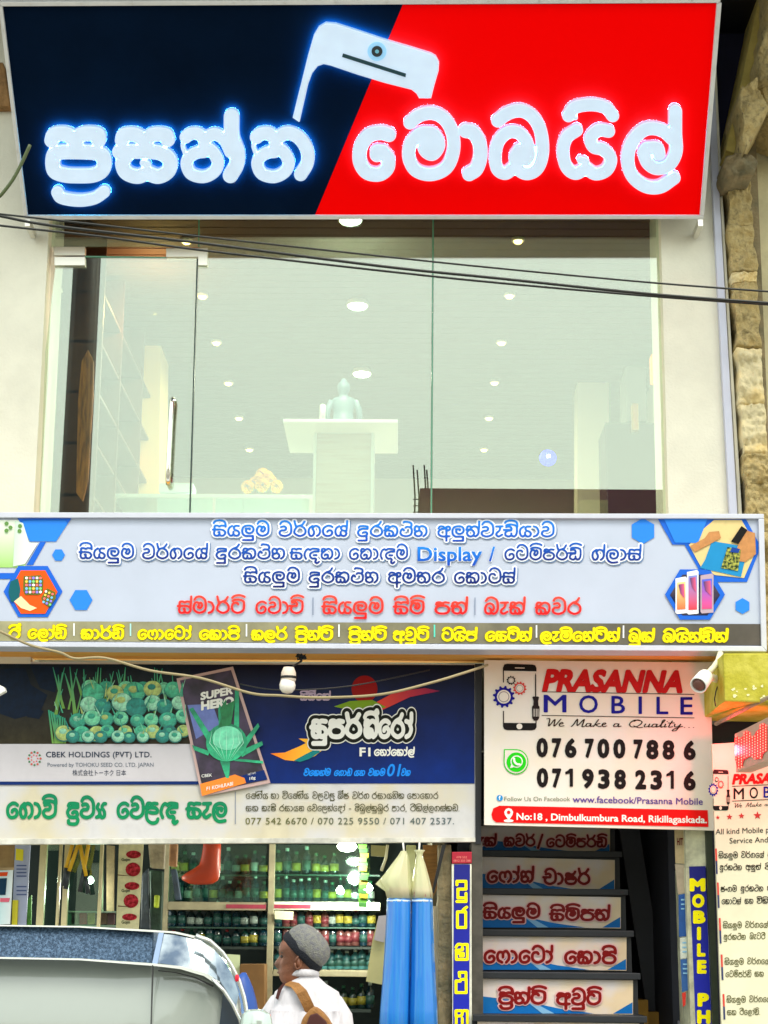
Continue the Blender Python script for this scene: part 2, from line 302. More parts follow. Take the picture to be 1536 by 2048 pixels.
# ------------------------------------------------------------------ Sinhala stroke letters (body 0..10, tall letters to 13, marks above and below)
G = {
 'e': (8.8, "7.8,8.2 6.2,9.2 4,9.1 1.6,7.2 1.1,4.2 2.2,1.6 4.6,0.9 7,1.9 7.6,4 6.4,5.6 4.6,5.2 4.2,4.2"),
 'aa': (5.6, "0.9,9.1 3,8.2 4.3,5 3.2,2 1,0.9"),
 'aah': (5.8, "0.9,9.1 3,8.2 4.5,5 3.2,2 1,0.9|3.6,7 4.6,9.2 4.7,13"),
 'ae': (6.4, "1,9 5.6,9.2|4,9 3.4,5.8 1.5,3.9 1.2,2 2.8,0.9 5.3,2.4"),
 's': (10, "1.4,7.3 1.7,9 3.6,9.2 4.9,8.5c 6.2,9.2 8.7,9|0.2,5.9 5.5,6 8,5.2 9,3.2 7.8,1.2 5.9,1 4.9,2c 4,1 2,1.1 1.1,2.9 1.7,5.9|4.9,2 4.9,3.8 4.1,3.8|1.4,7.3 1.7,5.9"),
 'y': (10, "3.8,9 1.7,7.2 1.1,4.2 2,1.5 3.6,1 4.8,2.2c 6,1 8,1.2 8.9,3.2 7.6,5 5.7,5.8 5.1,7.6 6.2,9 8.6,8.9|4.8,2.2 4.8,4.2"),
 'l': (10.2, "3.6,6.2 6.2,6.3 6.3,5|3.9,6.2 3.6,3.6 5.4,1.9 8,2.6 9.1,5.2 8.2,8.1 5.4,9.2 2.2,8 1.1,4.5 2,0.6 4.6,-1.4 8.6,-1"),
 'lu': (10.2, "3.5,6.8 6.2,6.8 6.3,6|3.8,6.8 3.7,4.4 5.4,3 7.8,3.6 9,6 8,8.5 5.4,9.3 2.2,8.4 1,5.6 1.4,2.4 3.2,0.7c 8.6,0.7c 8.6,-2.6c 1.6,-2.6"),
 'm': (10.4, "1.6,10.6 3,12.5 6,12.8 8.8,10.4 9.4,6 8.6,2.6 5.2,0.9 2,2.4 1.1,5.4 2.2,8.4 4,8.5 4.6,7.6|4.6,7.6 6,8.4 6.9,6.4 5.6,4.4 4,5.2 4.6,6.4"),
 'v': (10.4, "1.6,10.6 3,12.5 6,12.8 8.8,10.4 9.4,6 8.6,2.6 5.2,0.9 2,1.7 1.1,3.8 2.4,5.4 4.8,5.6 5.8,7.2 4.4,8.8 2,8.2"),
 'ch': (10.4, "1.6,10.6 3,12.5 6,12.8 8.8,10.4 9.4,6 8.6,2.6 5.2,0.9 2,2 1.1,4.4 2.2,6.2|0,6.2 5,6.2|1.8,8.6 4,9 5.4,7.8 5,6.2"),
 'r': (10.2, "8.2,12.6 6.8,10.4 3.6,8.8 1.3,5.8 1.6,2.8 5,0.9 8.4,2.4 9.1,5.2 7.8,7.8 5.2,8.9"),
 'rh': (10.2, "8.4,12.6 6.6,10 3.4,8.6 1.4,5.6 1.6,2.8 5,0.9 8.4,2.4 9.1,5.2 7.8,7.8 5.8,9|1.3,13 1.8,10.6 2.6,8.2"),
 'g': (10.2, "3.8,9.1 1.7,7.2 1.1,4.2 2,1.3 3.8,1.1 4.9,3 4.7,5.2 4,6.6 4.6,8.4 6.4,9.2 8.6,7.8 9.2,4.6 8.4,2.2 6.9,0.9"),
 'n': (10.4, "1.1,5.6 1.1,8 2.2,9.2 4.2,8.4c 6.4,9.2 8.8,7.8 9.4,4.6 8.6,2.2 7.2,0.9|1.1,5.6 2.6,5 4.3,5.7|4.2,8.4 4.4,5.8 5.9,4 5.6,1.9 3.6,0.9 1.5,1.8 1.2,3.8 2.6,5"),
 't': (10.4, "1,7.2 1.6,9 3.2,9.2 4.4,8.3c 6.6,9.2 8.8,7.8 9.4,4.6 8.6,2.2 7,0.9|0.6,6.3 3,6.6 4.4,8.2|2.6,6.4 1.2,4.2 1.8,1.8 3.8,0.9 5.8,2 6.1,4.2 4.8,6 2.4,6.4"),
 'k': (10.8, "1,7.3 1.6,9 3.2,9.2 4.4,8.4c 6.8,9.2 9.2,7.8 9.7,4.6 8.9,2.2 7.4,0.9|0.5,5.6 2.6,6.5 4.6,8.2|2.4,6.2 1.1,3.8 1.4,1.6 3,0.9 4,1.9c 5.2,0.9 6.6,1.6 6.8,3.6 5.6,5.1 3.4,5.5|4,1.9 4,3.2"),
 'th': (10.2, "3.7,5.6 2.4,6.9 1.1,4.4 2,1.9 5.2,0.9 8.4,2.2 9.2,5.4 8.3,8 5.6,8.6 4.6,7.8|8.2,8.2 9,10 8,12 4.2,12.7 3.4,12"),
 'd': (9, "1.6,7.8 2.4,9 5.2,9.2 7.9,8.8c 7.9,6.9c 4,6.9 1.6,5.4 1.1,3.4 2.6,1.3 5.4,1 7.4,2 7.2,3.9 5.4,4.2 4.4,3.6"),
 'd2': (9, "1.6,7.8 2.4,9 5.2,9.2 7.9,8.8c 7.9,6.9c 4,6.9 1.6,5.4 1.1,3.4 2.6,1.3 5.4,1.3 6,0 5.2,-1.6 6.8,-2.6 8.4,-1.4|4,4 6.4,4"),
 'dra': (9, "1.6,7.8 2.4,9 5.2,9.2 7.9,8.8c 7.9,6.9c 4,6.9 1.6,5.4 1.1,3.4 2.6,1.3 5.4,1 7.4,2 7.2,3.9 5.4,4.2 4.4,3.6|7,1 8,-0.6 7,-2.6 4.4,-3 1.8,-2.4 1.6,-1"),
 'nd': (13, "2.2,0.9 1.1,4 2,7.4 3.8,9 5.4,8.2c 7,9.2 9.6,9.2 12,8.8c 12,6.9c 8.6,6.9 5.8,5.4 5.3,3.4 6.8,1.3 9.4,1.3 10,0 9.2,-1.6 10.6,-2.6 12.2,-1.4|8,4 10.4,4"),
 'a': (10, "1,7.4 2.2,9.1 4.4,9 5.8,7.9 7.4,9 9,8.6 9,6.4 6.8,5.6|6.8,7.2 3.2,6.9 1.1,4.8 1.6,2.2 4,1 9,1.1|6.7,8.6 6.7,-2.6"),
 'T': (10.4, "1.6,10.6 3,12.5 6,12.8 8.8,10.4 9.4,6 8.6,2.6 5.2,0.9 2,2.2 1.1,5.2 2,7.8 4.4,8.3 5.4,7.2"),
 'D': (10.4, "1.8,10.8 3,12.5 6,12.8 8.8,10.4 9.4,6 8.9,2.6 7.4,0.9 5.4,1.8c 3.6,0.9 1.4,1.8 1.2,3.8 2.6,5.4 5.4,5.8|5.4,1.8 5.4,3.4|0,6.2 4.6,6.2|1.8,8.6 4.2,9 5.6,7.4 5.2,6"),
 'p': (10, "1.4,7.6 1.9,9 3.6,9.2 5,8.2c 6.4,9.2 8.8,8.9|1.6,7.6 5,7 8,6 9.1,3.8 7.8,1.5 5,0.9 2.2,1.5 1,3.8 2,6 4.6,7"),
 'j': (10, "1.4,7.6 1.9,9 3.6,9.2 5,8.2c 7.2,8.8 8.4,10.6|1.6,7.6 5,7 8,6 9.1,3.8 7.8,1.5 5,0.9 2.2,1.5 1,3.8 2,6 4.6,7|3,4.6 5,5 7,4.6"),
 'b': (10.4, "1.6,10.4 3.2,12.5 6,12.8 8.8,10.6 9.5,6 8.8,2.6 6.8,0.9 5.2,2 4.9,3.8 3.8,5.2|5.2,2 3.8,0.9 1.8,1.6 1.1,4.2 2,7.4 4.2,8.5 6.2,7.4 6.9,5 6.4,3.6"),
 'h': (10.4, "1.2,7 1.6,9 3.2,9.2 4.4,8.2c 6.4,9.2 8.8,7.8 9.4,4.6 8.6,2.2 7,0.9|1.2,7 3,6.9 4.4,8.2|2.6,6.9 1.2,4.6 1.6,2 3.6,0.9 5.8,2 5.9,4.2 4.2,4.6 3.6,3.8"),
 'f': (10.4, "4.4,0.9 1.8,2.6 1.1,5.6 2.4,8.4 5.1,8.2c 5.1,4.8|5.1,8.2 7.4,9.2 9.2,6.8 9.2,3.4 7.4,0.9"),
 'La': (10, "1.4,7.4 2,9.1 3.8,9.2 4.8,8.3c 6,9.2 8.4,9|0.8,6.6 6.6,6.6 8.6,5.4 8.2,3.8 6,3.6 3.6,3.9|2,6.4 1.1,3 2,-0.6 5,-2.4 8,-1.8 9,0"),
 'Sh': (10.2, "3.6,9.1 1.5,7 1.1,4.2 2,1.3 3.8,1.1 4.9,3 4.7,5.2 4,6.6 4.6,8.4 6.4,9.2 8.6,7.8 9.2,4.6 8.4,2.2 6.9,0.9|0.2,6.4 4.4,6.2"),
 'Sx': (10, "1.4,7.6 1.9,9 3.6,9.2 5,8.2c 6.4,9.2 8.8,8.9|1.6,7.6 5,7 8,6 9.1,3.8 7.8,1.5 5,0.9 2.2,1.5 1,3.8 2,6 4.6,7|1,4 9,4"),
 'E': (10.4, "1.6,10.6 3,12.5 6,12.8 8.8,10.4 9.4,6 8.6,2.6 5.2,0.9 2,2.2 1.2,4.8 3,6.4 5.6,6 5.6,8 4,9 2,8.4"),
 'B': (10.4, "1.6,10.4 3.2,12.5 6,12.8 8.8,10.6 9.5,6 8.8,2.6 6.8,0.9 5.2,2 4.9,3.8 3.8,5.2|5.2,2 3.8,0.9 1.8,1.6 1.1,4.2 2,7.4 4.2,8.5 6.2,7.4 6.9,5 6.4,3.6|0,5 2,5"),
 'pra': (10, "1.4,7.6 1.9,9 3.6,9.2 5,8.2c 6.4,9.2 8.8,8.9|1.6,7.6 5,7 8,6 9.1,3.8 7.8,1.5 5,0.9 2.2,1.5 1,3.8 2,6 4.6,7|1.6,-1 2.6,-2.6 5,-3.1 7.6,-2.6 8.8,-1 8.4,1"),
 'ya': (7.6, "0.9,1.1 2.6,1.8 2.9,4.6 1.4,6.6 2.2,8.8|2.7,4.6 4.2,1 6.2,1.8 6,4.6 4.6,6.6 5.6,8.8 7,9"),
 'o': (4.6, "2.2,6.6 0.9,5 2.2,3.4 3.5,5 2.2,6.6"),
 '-': (5, "1,4.6 4,4.6"), '.': (3, "1.2,0.9 1.4,0.9"), ',': (3, "1.4,1 1,-1"), '/': (6, "1,-1.5 5,12.5"), 'bar': (5, "2.5,-2.5 2.5,12.5"),
}
TALL = set('m v ch T D b E B'.split())
def glyph(tok):
    parts = tok.split('+'); adv, s = G['d2' if parts == ['d'] else parts[0]]
    st = [list(x) for x in parse(s)]; tall = parts[0] in TALL
    w = adv - 0.6
    for ov in parts[1:]:
        if ov in ('i', 'ii', 'C'):
            if tall: st = [[Vector((p.x, p.y if p.y < 9 else 9 + (p.y - 9) * 0.42)) for p in x] for x in st]
            top = 13.6 if tall else 13.2; c0 = 11.9 if tall else 11.2
            k = w / 9.4
            if ov == 'C': st += parse(f"{1.2*k},{c0} {2.6*k},{top-0.3} {5.6*k},{top+0.4} {8.6*k},{top-0.4} {9.4*k},{top-1}")
            else: st += parse(f"{0.9*k},{c0} {2*k},{top-0.4} {5*k},{top+0.3} {8*k},{top-0.5} {9.2*k},{c0-0.6} {9.3*k},{8.2 if not tall else 9}")
            if ov == 'ii': st += parse(f"{8.2*k},{top+0.6} {9.2*k},{top+1.4} {9.6*k},{top+0.2} {8.6*k},{top-0.4}")
        elif ov == 'H': st += parse(f"{w-0.5},5 {w-0.1},9 {w},13")
        elif ov == 'u': st += parse(f"{w-2.4},1.2 {w-1.2},0.6c {w-1.2},-2.6c 1.4,-2.6")
    return adv, st
GC = {}
def gfill(tok, hw):
    k = (tok, hw)
    if k not in GC:
        adv, st = glyph(tok); GC[k] = (adv, *cellfill(*field(st, hw, 0.5), 0.5))
    return GC[k]
def stext(name, toks, x0, x1, yb, size, pl, lift, m, parent, hw=1.05, slope=0.0, shear=0.0, fitadv=None, spc=0.0):
    """a line of Sinhala lettering from x0 to x1 (photo pixels measured on the sign), baseline yb, body height size"""
    V = []; F = []; x = 0.0; gi = 0
    for t in toks.split():
        if t == '_': x += 6.5; continue
        adv, vs, fs = gfill(t, hw); b = len(V)
        gi += 1; V += [(v[0] + x, v[1], (gi % 3) * .0005) for v in vs]; F += [tuple(q + b for q in f) for f in fs]; x += adv + spc
    sx = (x1 - x0) / (fitadv or x); sy = size / 10; P = []
    for u, v, e in V:
        X = x0 + u * sx + v * sy * shear; P.append(pl.cast(X, yb - v * sy + slope * (X - x0), lift + e))
    return orient(name, P, F, pl, m, parent)
def orient(name, P, F, pl, m, parent):
    if F and sum((P[f[1]] - P[f[0]]).cross(P[f[2]] - P[f[0]]).dot(pl.n) for f in F) < 0: F = [tuple(reversed(f)) for f in F]
    o = obj(name, P, F, m, parent); return o
FC = {}
def fmesh(s, bold=0.0, spc=1.0):
    k = (s, bold, spc)
    if k in FC: return FC[k]
    cu = bpy.data.curves.new('lettering', 'FONT'); cu.body = s; cu.size = 1; cu.space_character = spc; cu.resolution_u = 3
    o = bpy.data.objects.new('lettering', cu); me = bpy.data.meshes.new_from_object(o)
    vs = [(v.co.x, v.co.y) for v in me.vertices]; fs = [tuple(p.vertices) for p in me.polygons]
    if bold > 0:
        cnt = {}
        for f in fs:
            for i in range(len(f)):
                e = (f[i], f[(i + 1) % len(f)]); cnt[tuple(sorted(e))] = cnt.get(tuple(sorted(e)), 0) + 1
        st = max(0.018, bold * .55) if len(s) < 4 else 0.026; pad = bold + 3 * st
        E = [(vs[a], vs[b]) for (a, b), c in cnt.items() if c == 1]
        xs = [v[0] for v in vs]; ys = [v[1] for v in vs]; x0 = min(xs) - pad; y0 = min(ys) - pad
        nx = int((max(xs) + pad - x0) / st) + 2; ny = int((max(ys) + pad - y0) / st) + 2
        D = np.full((nx, ny), 9.0); W_ = np.zeros((nx, ny), bool); Y = y0 + np.arange(ny) * st
        for (ax, ay), (bx, by) in E:
            i0 = max(0, int((min(ax, bx) - pad - x0) / st)); i1 = min(nx, int((max(ax, bx) + pad - x0) / st) + 2)
            j0 = max(0, int((min(ay, by) - pad - y0) / st)); j1 = min(ny, int((max(ay, by) + pad - y0) / st) + 2)
            gx, gy = np.meshgrid(x0 + np.arange(i0, i1) * st, y0 + np.arange(j0, j1) * st, indexing='ij')
            dx, dy = bx - ax, by - ay; l2 = dx * dx + dy * dy
            if l2 < 1e-14: continue
            t = np.clip(((gx - ax) * dx + (gy - ay) * dy) / l2, 0, 1); D[i0:i1, j0:j1] = np.minimum(D[i0:i1, j0:j1], np.hypot(gx - ax - t * dx, gy - ay - t * dy))
            for j in range(ny):
                if (ay > Y[j]) != (by > Y[j]):
                    xc = ax + (Y[j] - ay) / dy * dx; n = int(math.ceil((xc - x0) / st)); W_[:max(0, n), j] ^= True
        vs, fs = cellfill(np.where(W_, -D, D) - bold, x0, y0, st)
    bpy.data.objects.remove(o); bpy.data.meshes.remove(me); bpy.data.curves.remove(cu)
    FC[k] = (vs, fs); return FC[k]
CAPH = None
def ltext(name, s, x0, x1, yb, cap, pl, lift, m, parent, bold=0.0, slope=0.0, shear=0.0, spc=1.0):
    global CAPH
    if CAPH is None: CAPH = max(v[1] for v in fmesh('H')[0])
    vs, fs = fmesh(s, bold, spc); a = min(v[0] for v in vs); b = max(v[0] for v in vs); sx = (x1 - x0) / (b - a); sy = cap / (CAPH + bold); P = []
    for u, v in vs:
        X = x0 + (u - a) * sx + v * sy * shear; P.append(pl.cast(X, yb - (v - 0) * sy + slope * (X - x0), lift))
    return orient(name, P, fs, pl, m, parent)
def one(name, x0, x1, yb, cap, pl, lift, m, parent):
    w = x1 - x0; t = w * .42
    printed(name, [(x1 - t, yb - cap), (x1, yb - cap), (x1, yb), (x1 - t, yb), (x1 - t, yb - cap * .74), (x0, yb - cap * .68), (x0, yb - cap * .82), (x1 - t * 1.5, yb - cap * .9)], pl, lift, m, parent)
def raised(name, strokes, hw, pl, lift, depth, inset, mats, parent, step=1.6, loops=None):
    """channel letter standing off a panel: back, side wall, chamfer, face"""
    caps = None
    if loops is None:
        F_, fx, fy = field(strokes, hw, step); loops = contours(F_, fx, fy, step); caps = (cellfill(F_ + inset, fx, fy, step), cellfill(F_, fx, fy, step))
    V = []; F = []; fm = []; fr = []
    for L in loops:
        n = len(L); O = []
        for i in range(n):
            ax, ay = L[i - 1]; bx, by = L[(i + 1) % n]; tx, ty = bx - ax, by - ay; q = math.hypot(tx, ty) or 1
            O.append((L[i][0] + ty / q * inset, L[i][1] - tx / q * inset))
        b = len(V); d = pl.n * (depth * 0.82)
        V += [pl.cast(x, y, lift) for x, y in L]; V += [v + d for v in V[b:b + n]]; V += [pl.cast(x, y, lift) + pl.n * depth for x, y in O]; fr.append((b, n))
        for r in (0, 1):
            for i in range(n):
                j = (i + 1) % n; F.append((b + r * n + i, b + r * n + j, b + (r + 1) * n + j, b + (r + 1) * n + i)); fm.append(1 if r == 0 else 0)
    if caps:
        for (cv, cf), lf, up, mi in ((caps[0], lift, depth, 0), (caps[1], lift, 0, 2)):
            b = len(V); V += [pl.cast(x, y, lf) + pl.n * up for x, y in cv]
            for f in cf:
                f = [q + b for q in f]
                if ((V[f[1]] - V[f[0]]).cross(V[f[2]] - V[f[0]]).dot(pl.n) < 0) != (mi == 2): f.reverse()
                F.append(tuple(f)); fm.append(mi)
    else:
        b, n = fr[0]; f = list(range(b + 2 * n, b + 3 * n)); F.append(tuple(f)); fm.append(0); F.append(tuple(reversed(range(b, b + n)))); fm.append(2)
    o = obj(name, V, F, mats, parent, fm=fm); return o

# ================================================================== materials
wallw = M('painted_plaster', 'e6e3d2', 0.8, var=0.14, vs=2.2, bump=0.15, bs=60)
wallr = M('cream_plaster', 'd8cda4', 0.85, var=0.25, vs=3, bump=0.4, bs=25)
alu = M('white_aluminium', 'd2d2d2', 0.35, spec=0.6, var=0.08, vs=12)
alub = M('beige_aluminium', 'cfc6a4', 0.4, var=0.2, vs=10)
steel = M('brushed_steel', 'd8d4ca', 0.28, metal=0.9)
chrome = M('polished_steel', 'e8e6dc', 0.08, metal=1.0)
dark = M('dark_paint', '14161f', 0.5, var=0.3, vs=5)
black = M('black', '0b0b0e', 0.45)
redp = M('red_vinyl_glow', 'f00000', 0.75, spec=0.03, em='ff0000', es=0.14)  # slight glow put into the red to brighten the tilted panel
navy = M('navy_vinyl', '04152c', 0.8, spec=0.03, var=0.25, vs=2)
concrete = M('aged_concrete', 'a08f6c', 0.95, var=0.5, vs=7, bump=0.8, bs=30, col2='6f6850')
stone = M('yellowed_rubble_stone', 'e4cd92', 0.95, var=0.8, vs=13, bump=1.0, bs=40, col2='b09a66')
stonep = M('pale_lime_render', 'f2e4b8', 0.95, var=0.4, vs=5, bump=0.7, bs=30, col2='dcc48a')
soffitm = M('ochre_soffit_paint', 'ffc060', 0.8, var=0.3, vs=2.5, bump=0.2, bs=30, col2='f0a040', stretch=(0.6, 6, 3))
yell = M('lime_yellow_paint', 'c4bc44', 0.95, spec=0.1, var=0.35, vs=6, bump=0.3, bs=40, col2='c8c05c')
lightened_ground = M('lightened_ground', '8b8880', 0.9, var=0.3, vs=30, bump=0.5, bs=200)  # unseen road and ground, lightened to bounce daylight onto the stair risers
pave = M('pavement_concrete', 'a8a49a', 0.9, var=0.3, vs=6, bump=0.4, bs=60)  # unseen paving, made lighter for the same bounce
oppm = M('maroon_building_paint', '56203a', 0.9, var=0.3, vs=1)
oppl = M('pale_building_paint', 'cfc8b8', 0.9, var=0.3, vs=1)

# ================================================================== ground and street
g = obj('ground', boxv(-300, 300, -300, 300, -0.4, -0.15), BF, lightened_ground); struct(g)
r_ = obj('road', boxv(-60, 60, -2.2, 7.4, -0.146, -0.12), BF, lightened_ground); struct(r_)
pv = obj('pavement', boxv(-60, 60, 7.4, 30, -0.13, 0.0), BF, pave); struct(pv)
pv2 = obj('pavement_opposite', boxv(-60, 60, -30, -2.2, -0.13, 0.0), BF, pave); struct(pv2)
kb = obj('kerb', boxv(-60, 60, 7.25, 7.397, -0.12, 0.012), BF, concrete); struct(kb)

# buildings across the street (seen only mirrored in the shop glass)
ob = thing('opposite_building', (6, -12, 0), 'flat roofed maroon building across the street with bare reinforcing rods on its roof', 'building')
box('wall', 0.55, 11, -20, -12, 0, 8.3, M('cream_bounce_paint', 'ece4d0', .9, var=.1), ob); box('parapet', 0.55, 11, -20, -12, 8.3, 9.75, oppm, ob)  # unseen lower wall made cream to bounce light onto the stair risers
box('roof', 0.35, 11.2, -20.2, -11.8, 9.75, 10.35, oppm, ob, 0.02)
box('column', 0.22, 0.52, -12.6, -12.1, 0, 9.75, oppm, ob, 0.01)
box('column', 3.4, 3.95, -11.7, -11.3, 0, 10.0, concrete, ob, 0.01)
for i, x in enumerate((0.25, 0.33, 0.47, 0.52)):
    tube('reinforcing_rod', [(x, -12.3, 9.7), (x + 0.01, -12.3, 10.3), (x - 0.03, -12.3, 10.95 - 0.1 * (i % 2))], 0.018, dark, ob, 6)
for i in range(4):
    tube('rod_tie', [(0.22, -12.28, 9.85 + i * 0.13), (0.55, -12.28, 9.87 + i * 0.13)], 0.012, dark, ob, 5)
for i in range(4):
    for j in range(2):
        box('window', 1.4 + i * 2.3, 2.7 + i * 2.3, -12.03, -11.96, 1.2 + j * 3.2 + 1.8, 4.3 + j * 3.2, black, ob)
ob2 = thing('opposite_building', (-9, -13, 0), 'low pale building across the street beside the maroon one', 'building')
box('wall', -16, -0.6, -20, -13, 0, 5.6, oppl, ob2); box('roof', -16.2, -0.5, -20.2, -12.7, 5.6, 5.9, oppl, ob2, 0.02)
for i in range(5): box('window', -14.5 + i * 2.8, -13 + i * 2.8, -13.03, -12.96, 3.2, 4.6, black, ob2)
up = thing('utility_pole', (-4.68, -3.0, 0), 'dark concrete utility pole standing across the road', 'pole')
lathe('pole_shaft', [(0.23, 0), (0.2, 13)], (-4.68, -3.0, 0), dark, up, 12)

# ================================================================== upper facade
YW = 10.5
wl = prism('wall_left', [(-260, 430), (-260, -120), (112, -120), (99, 430), (66, 1050), (60, 1420), (-260, 1420)], YP(YW), -0.5, 0, wallw); struct(wl)
wr = prism('wall_right', [(1318, -120), (1398, -120), (1448, 430), (1480, 1060), (1490, 1340), (1345, 1340), (1337, 1030), (1321, 430)], YP(YW), -0.5, 0, wallw); struct(wr)
trimm = M('bluish_white_trim', 'c4c8dc', 0.5, var=0.05)
for i, (xa, xb, Y, m, nm) in enumerate(((1427, 1441, 10.44, trimm, 'wall_trim'),)):
    q = prism(nm, [(xa - 14, 100), (xb - 14, 100), (xb, 420), (xb + 36, 1060), (xa + 34, 1060), (xa, 420)], YP(YW), 0, 0.05, m, None, 0.006); struct(q)
q = prism('wall_trim', [(1420, 100), (1431, 100), (1446, 420), (1486, 1060), (1479, 1060), (1442, 420)], YP(YW), 0, 0.02, wallw); struct(q)
head = box('wall_above_window', -2.2, 1.75, 10.5, 10.75, at(700, 300, 10.5).z, 7.4, wallw); struct(head)

# the rubble pillar at the right: five rough blocks and a joint bed, each its own piece
def rough(name, pts, pl, back, front, m, parent, seed, amp=0.03, cuts=10):
    A = [pl.cast(x, y, front) for x, y in pts]; vs = []; fs = []; n = cuts; nn = n + 1
    for i in range(nn):
        for j in range(nn):
            u, v = i / n, j / n
            p = (A[0] * (1 - u) + A[1] * u) * (1 - v) + (A[3] * (1 - u) + A[2] * u) * v
            e = min(u, 1 - u, v, 1 - v)
            d = mnoise.noise(p * 7 + Vector((seed, 0, 0))) * amp + mnoise.noise(p * 19 + Vector((seed, 3, 0))) * amp * 0.7 + mnoise.noise(p * 47 + Vector((seed, 3, 9))) * amp * 0.45 + abs(mnoise.noise(p * 30)) * amp * -0.5 - (0.012 if u in (0, 1) else 0.004 if e == 0 else 0)
            s_ = Vector((mnoise.noise(p * 9 + Vector((0, seed, 5))) * amp * 0.5, 0, 0)) if u in (0, 1) else Vector((0, 0, 0))
            vs.append(p + pl.n * d + s_)
    k = nn * nn
    for i in range(nn):
        for j in range(nn): vs.append(vs[i * nn + j] + pl.n * (back - front) if (i in (0, n) or j in (0, n)) else pl.cast(*pts[0], back))
    fs = [(i * nn + j, i * nn + j + 1, (i + 1) * nn + j + 1, (i + 1) * nn + j) for i in range(n) for j in range(n)]
    rim = [(0, j) for j in range(n)] + [(i, n) for i in range(n)] + [(n, j) for j in range(n, 0, -1)] + [(i, 0) for i in range(n, 0, -1)]
    for a in range(len(rim)):
        (i, j), (i2, j2) = rim[a], rim[(a + 1) % len(rim)]; fs.append((i * nn + j, i2 * nn + j2, k + i2 * nn + j2, k + i * nn + j))
    used = sorted({x for f in fs for x in f}); mp = {x: y for y, x in enumerate(used)}
    return obj(name, [vs[x] for x in used], [tuple(mp[x] for x in f) for f in fs], m, parent, smooth=True, fix=True)
rp = thing('stone_pillar', at(1480, 1020, 10.3), 'weathered yellow rubble stone pillar beside the white shop wall', 'pillar')
PX = lambda y, x: x + (y - 440) * 0.063
PP = YP(10.38)
segs = [(335, 449, stone), (449, 541, stone), (545, 563, stonep), (564, 690, stone), (696, 806, stonep), (806, 905, stonep), (905, 966, stone), (966, 1062, stone), (1062, 1310, stone)]
for i, (a, b, m) in enumerate(segs):
    rough('stone', [(PX(a, 1459), a), (PX(a, 1508), a), (PX(b, 1508), b), (PX(b, 1459), b)], PP, -0.5, 0, m, rp, 3.7, 0.045, 22)
prism('mortar_core', [(1452, 280), (1512, 280), (1555, 1300), (1506, 1300)], YP(10.45), -0.3, 0, concrete, rp)
# sloped brackets of stone at the top right
lean = thing('stone_bracket', at(1500, 300, 9.9), 'rough sloping stone bracket jutting out at the top of the pillar', 'bracket')
BL = YP(10.0)
rough('stone', [(1478, 180), (1512, 158), (1540, 215), (1490, 300)], BL, -0.5, 0.02, stone, lean, 40, 0.06, 14)
rough('stone', [(1524, 60), (1565, 40), (1575, 150), (1518, 158)], BL, -0.5, 0.03, stone, lean, 44, 0.07, 12)
rough('stone', [(1455, 305), (1508, 308), (1506, 340), (1460, 345)], BL, -0.4, -0.1, concrete, lean, 47, 0.08, 12)
rough('stone', [(1537, -40), (1600, -40), (1600, 40), (1529, 55)], BL, -0.5, 0.0, stone, lean, 51, 0.07, 12)
rough('stone', [(1517, 170), (1600, 160), (1600, 270), (1532, 225)], BL, -0.6, -0.1, stone, lean, 54, 0.07, 12)
eb = prism('eave_beam', [(1530, -80), (1570, -80), (1552, 30), (1518, 150), (1486, 250), (1468, 306), (1452, 300), (1468, 230), (1492, 120), (1515, 10)], YP(10.25), -0.5, 0, M('eave_plaster', 'c4b060', 0.9, var=0.4, vs=5, bump=0.4), None)
eb.data.materials[0].diffuse_color = (1, 1, 1, 1); tag(eb, 'stained ochre eave beam above the rubble pillar, in deep shade', 'beam')
fr = prism('wall_far_right', [(1495, 220), (1700, 180), (1700, 1340), (1560, 1340)], YP(10.62), -0.3, 0, wallr); struct(fr)
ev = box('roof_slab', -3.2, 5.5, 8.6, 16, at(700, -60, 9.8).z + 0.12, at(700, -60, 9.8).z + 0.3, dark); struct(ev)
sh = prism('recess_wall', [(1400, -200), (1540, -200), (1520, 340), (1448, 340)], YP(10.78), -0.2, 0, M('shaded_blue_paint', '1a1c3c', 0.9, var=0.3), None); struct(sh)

# ================================================================== upper shop: room behind the glass
ZF = 3.9; ZC = at(373, 481, 11.4).z
room = M('interior_paint', 'dcd9cc', 0.8, var=0.05)
XL = at(108, 700, 10.9).x - 0.12; XR = at(1345, 700, 10.9).x + 0.4
fl = box('room_floor', XL, XR, 10.62, 17.8, ZF - 0.1, ZF, M('room_floor_tiles', 'b9ad98', 0.4)); struct(fl)
bw = box('room_wall', XL, XR, 17.8, 17.95, ZF, ZC + 0.3, room); struct(bw)
lw = box('room_wall', XL - 0.15, XL, 10.76, 17.8, ZF, ZC + 0.3, M('room_dark_wall', '4a3626', 0.7, var=0.2)); struct(lw)
rw = box('room_wall', XR, XR + 0.15, 10.76, 17.8, ZF, ZC + 0.3, room); struct(rw)
ce = box('ceiling', XL, XR, 10.76, 17.8, ZC + 0.02, ZC + 0.3, M('ceiling_board', '2a1a12', 0.8)); struct(ce)
slat_m = M('brown_ceiling_wood', '54372a', 0.7, var=0.06, vs=3)
me = None
for i in range(56):
    y = 10.8 + i * 0.124
    if me is None:
        s0 = obj('ceiling_slat', boxv(XL + 0.01, XR - 0.01, y, y + 0.119, ZC, ZC + 0.018), BF, slat_m, ce); bevel_mesh(s0, 0.006, 1); me = s0.data; p0 = s0.location.copy()
    else:
        o = bpy.data.objects.new('ceiling_slat', me); COL.objects.link(o); o.parent = ce; o.location = p0 + Vector((0, i * 0.124, 0))
spotm = M('warm_lamp', 'ffe6b0', em='ffd890', es=9)
trimring = M('lamp_ring', 'f4e8c8', 0.4)
G1 = 'small ceiling spotlights in two rows inside the upper shop'
k = 0
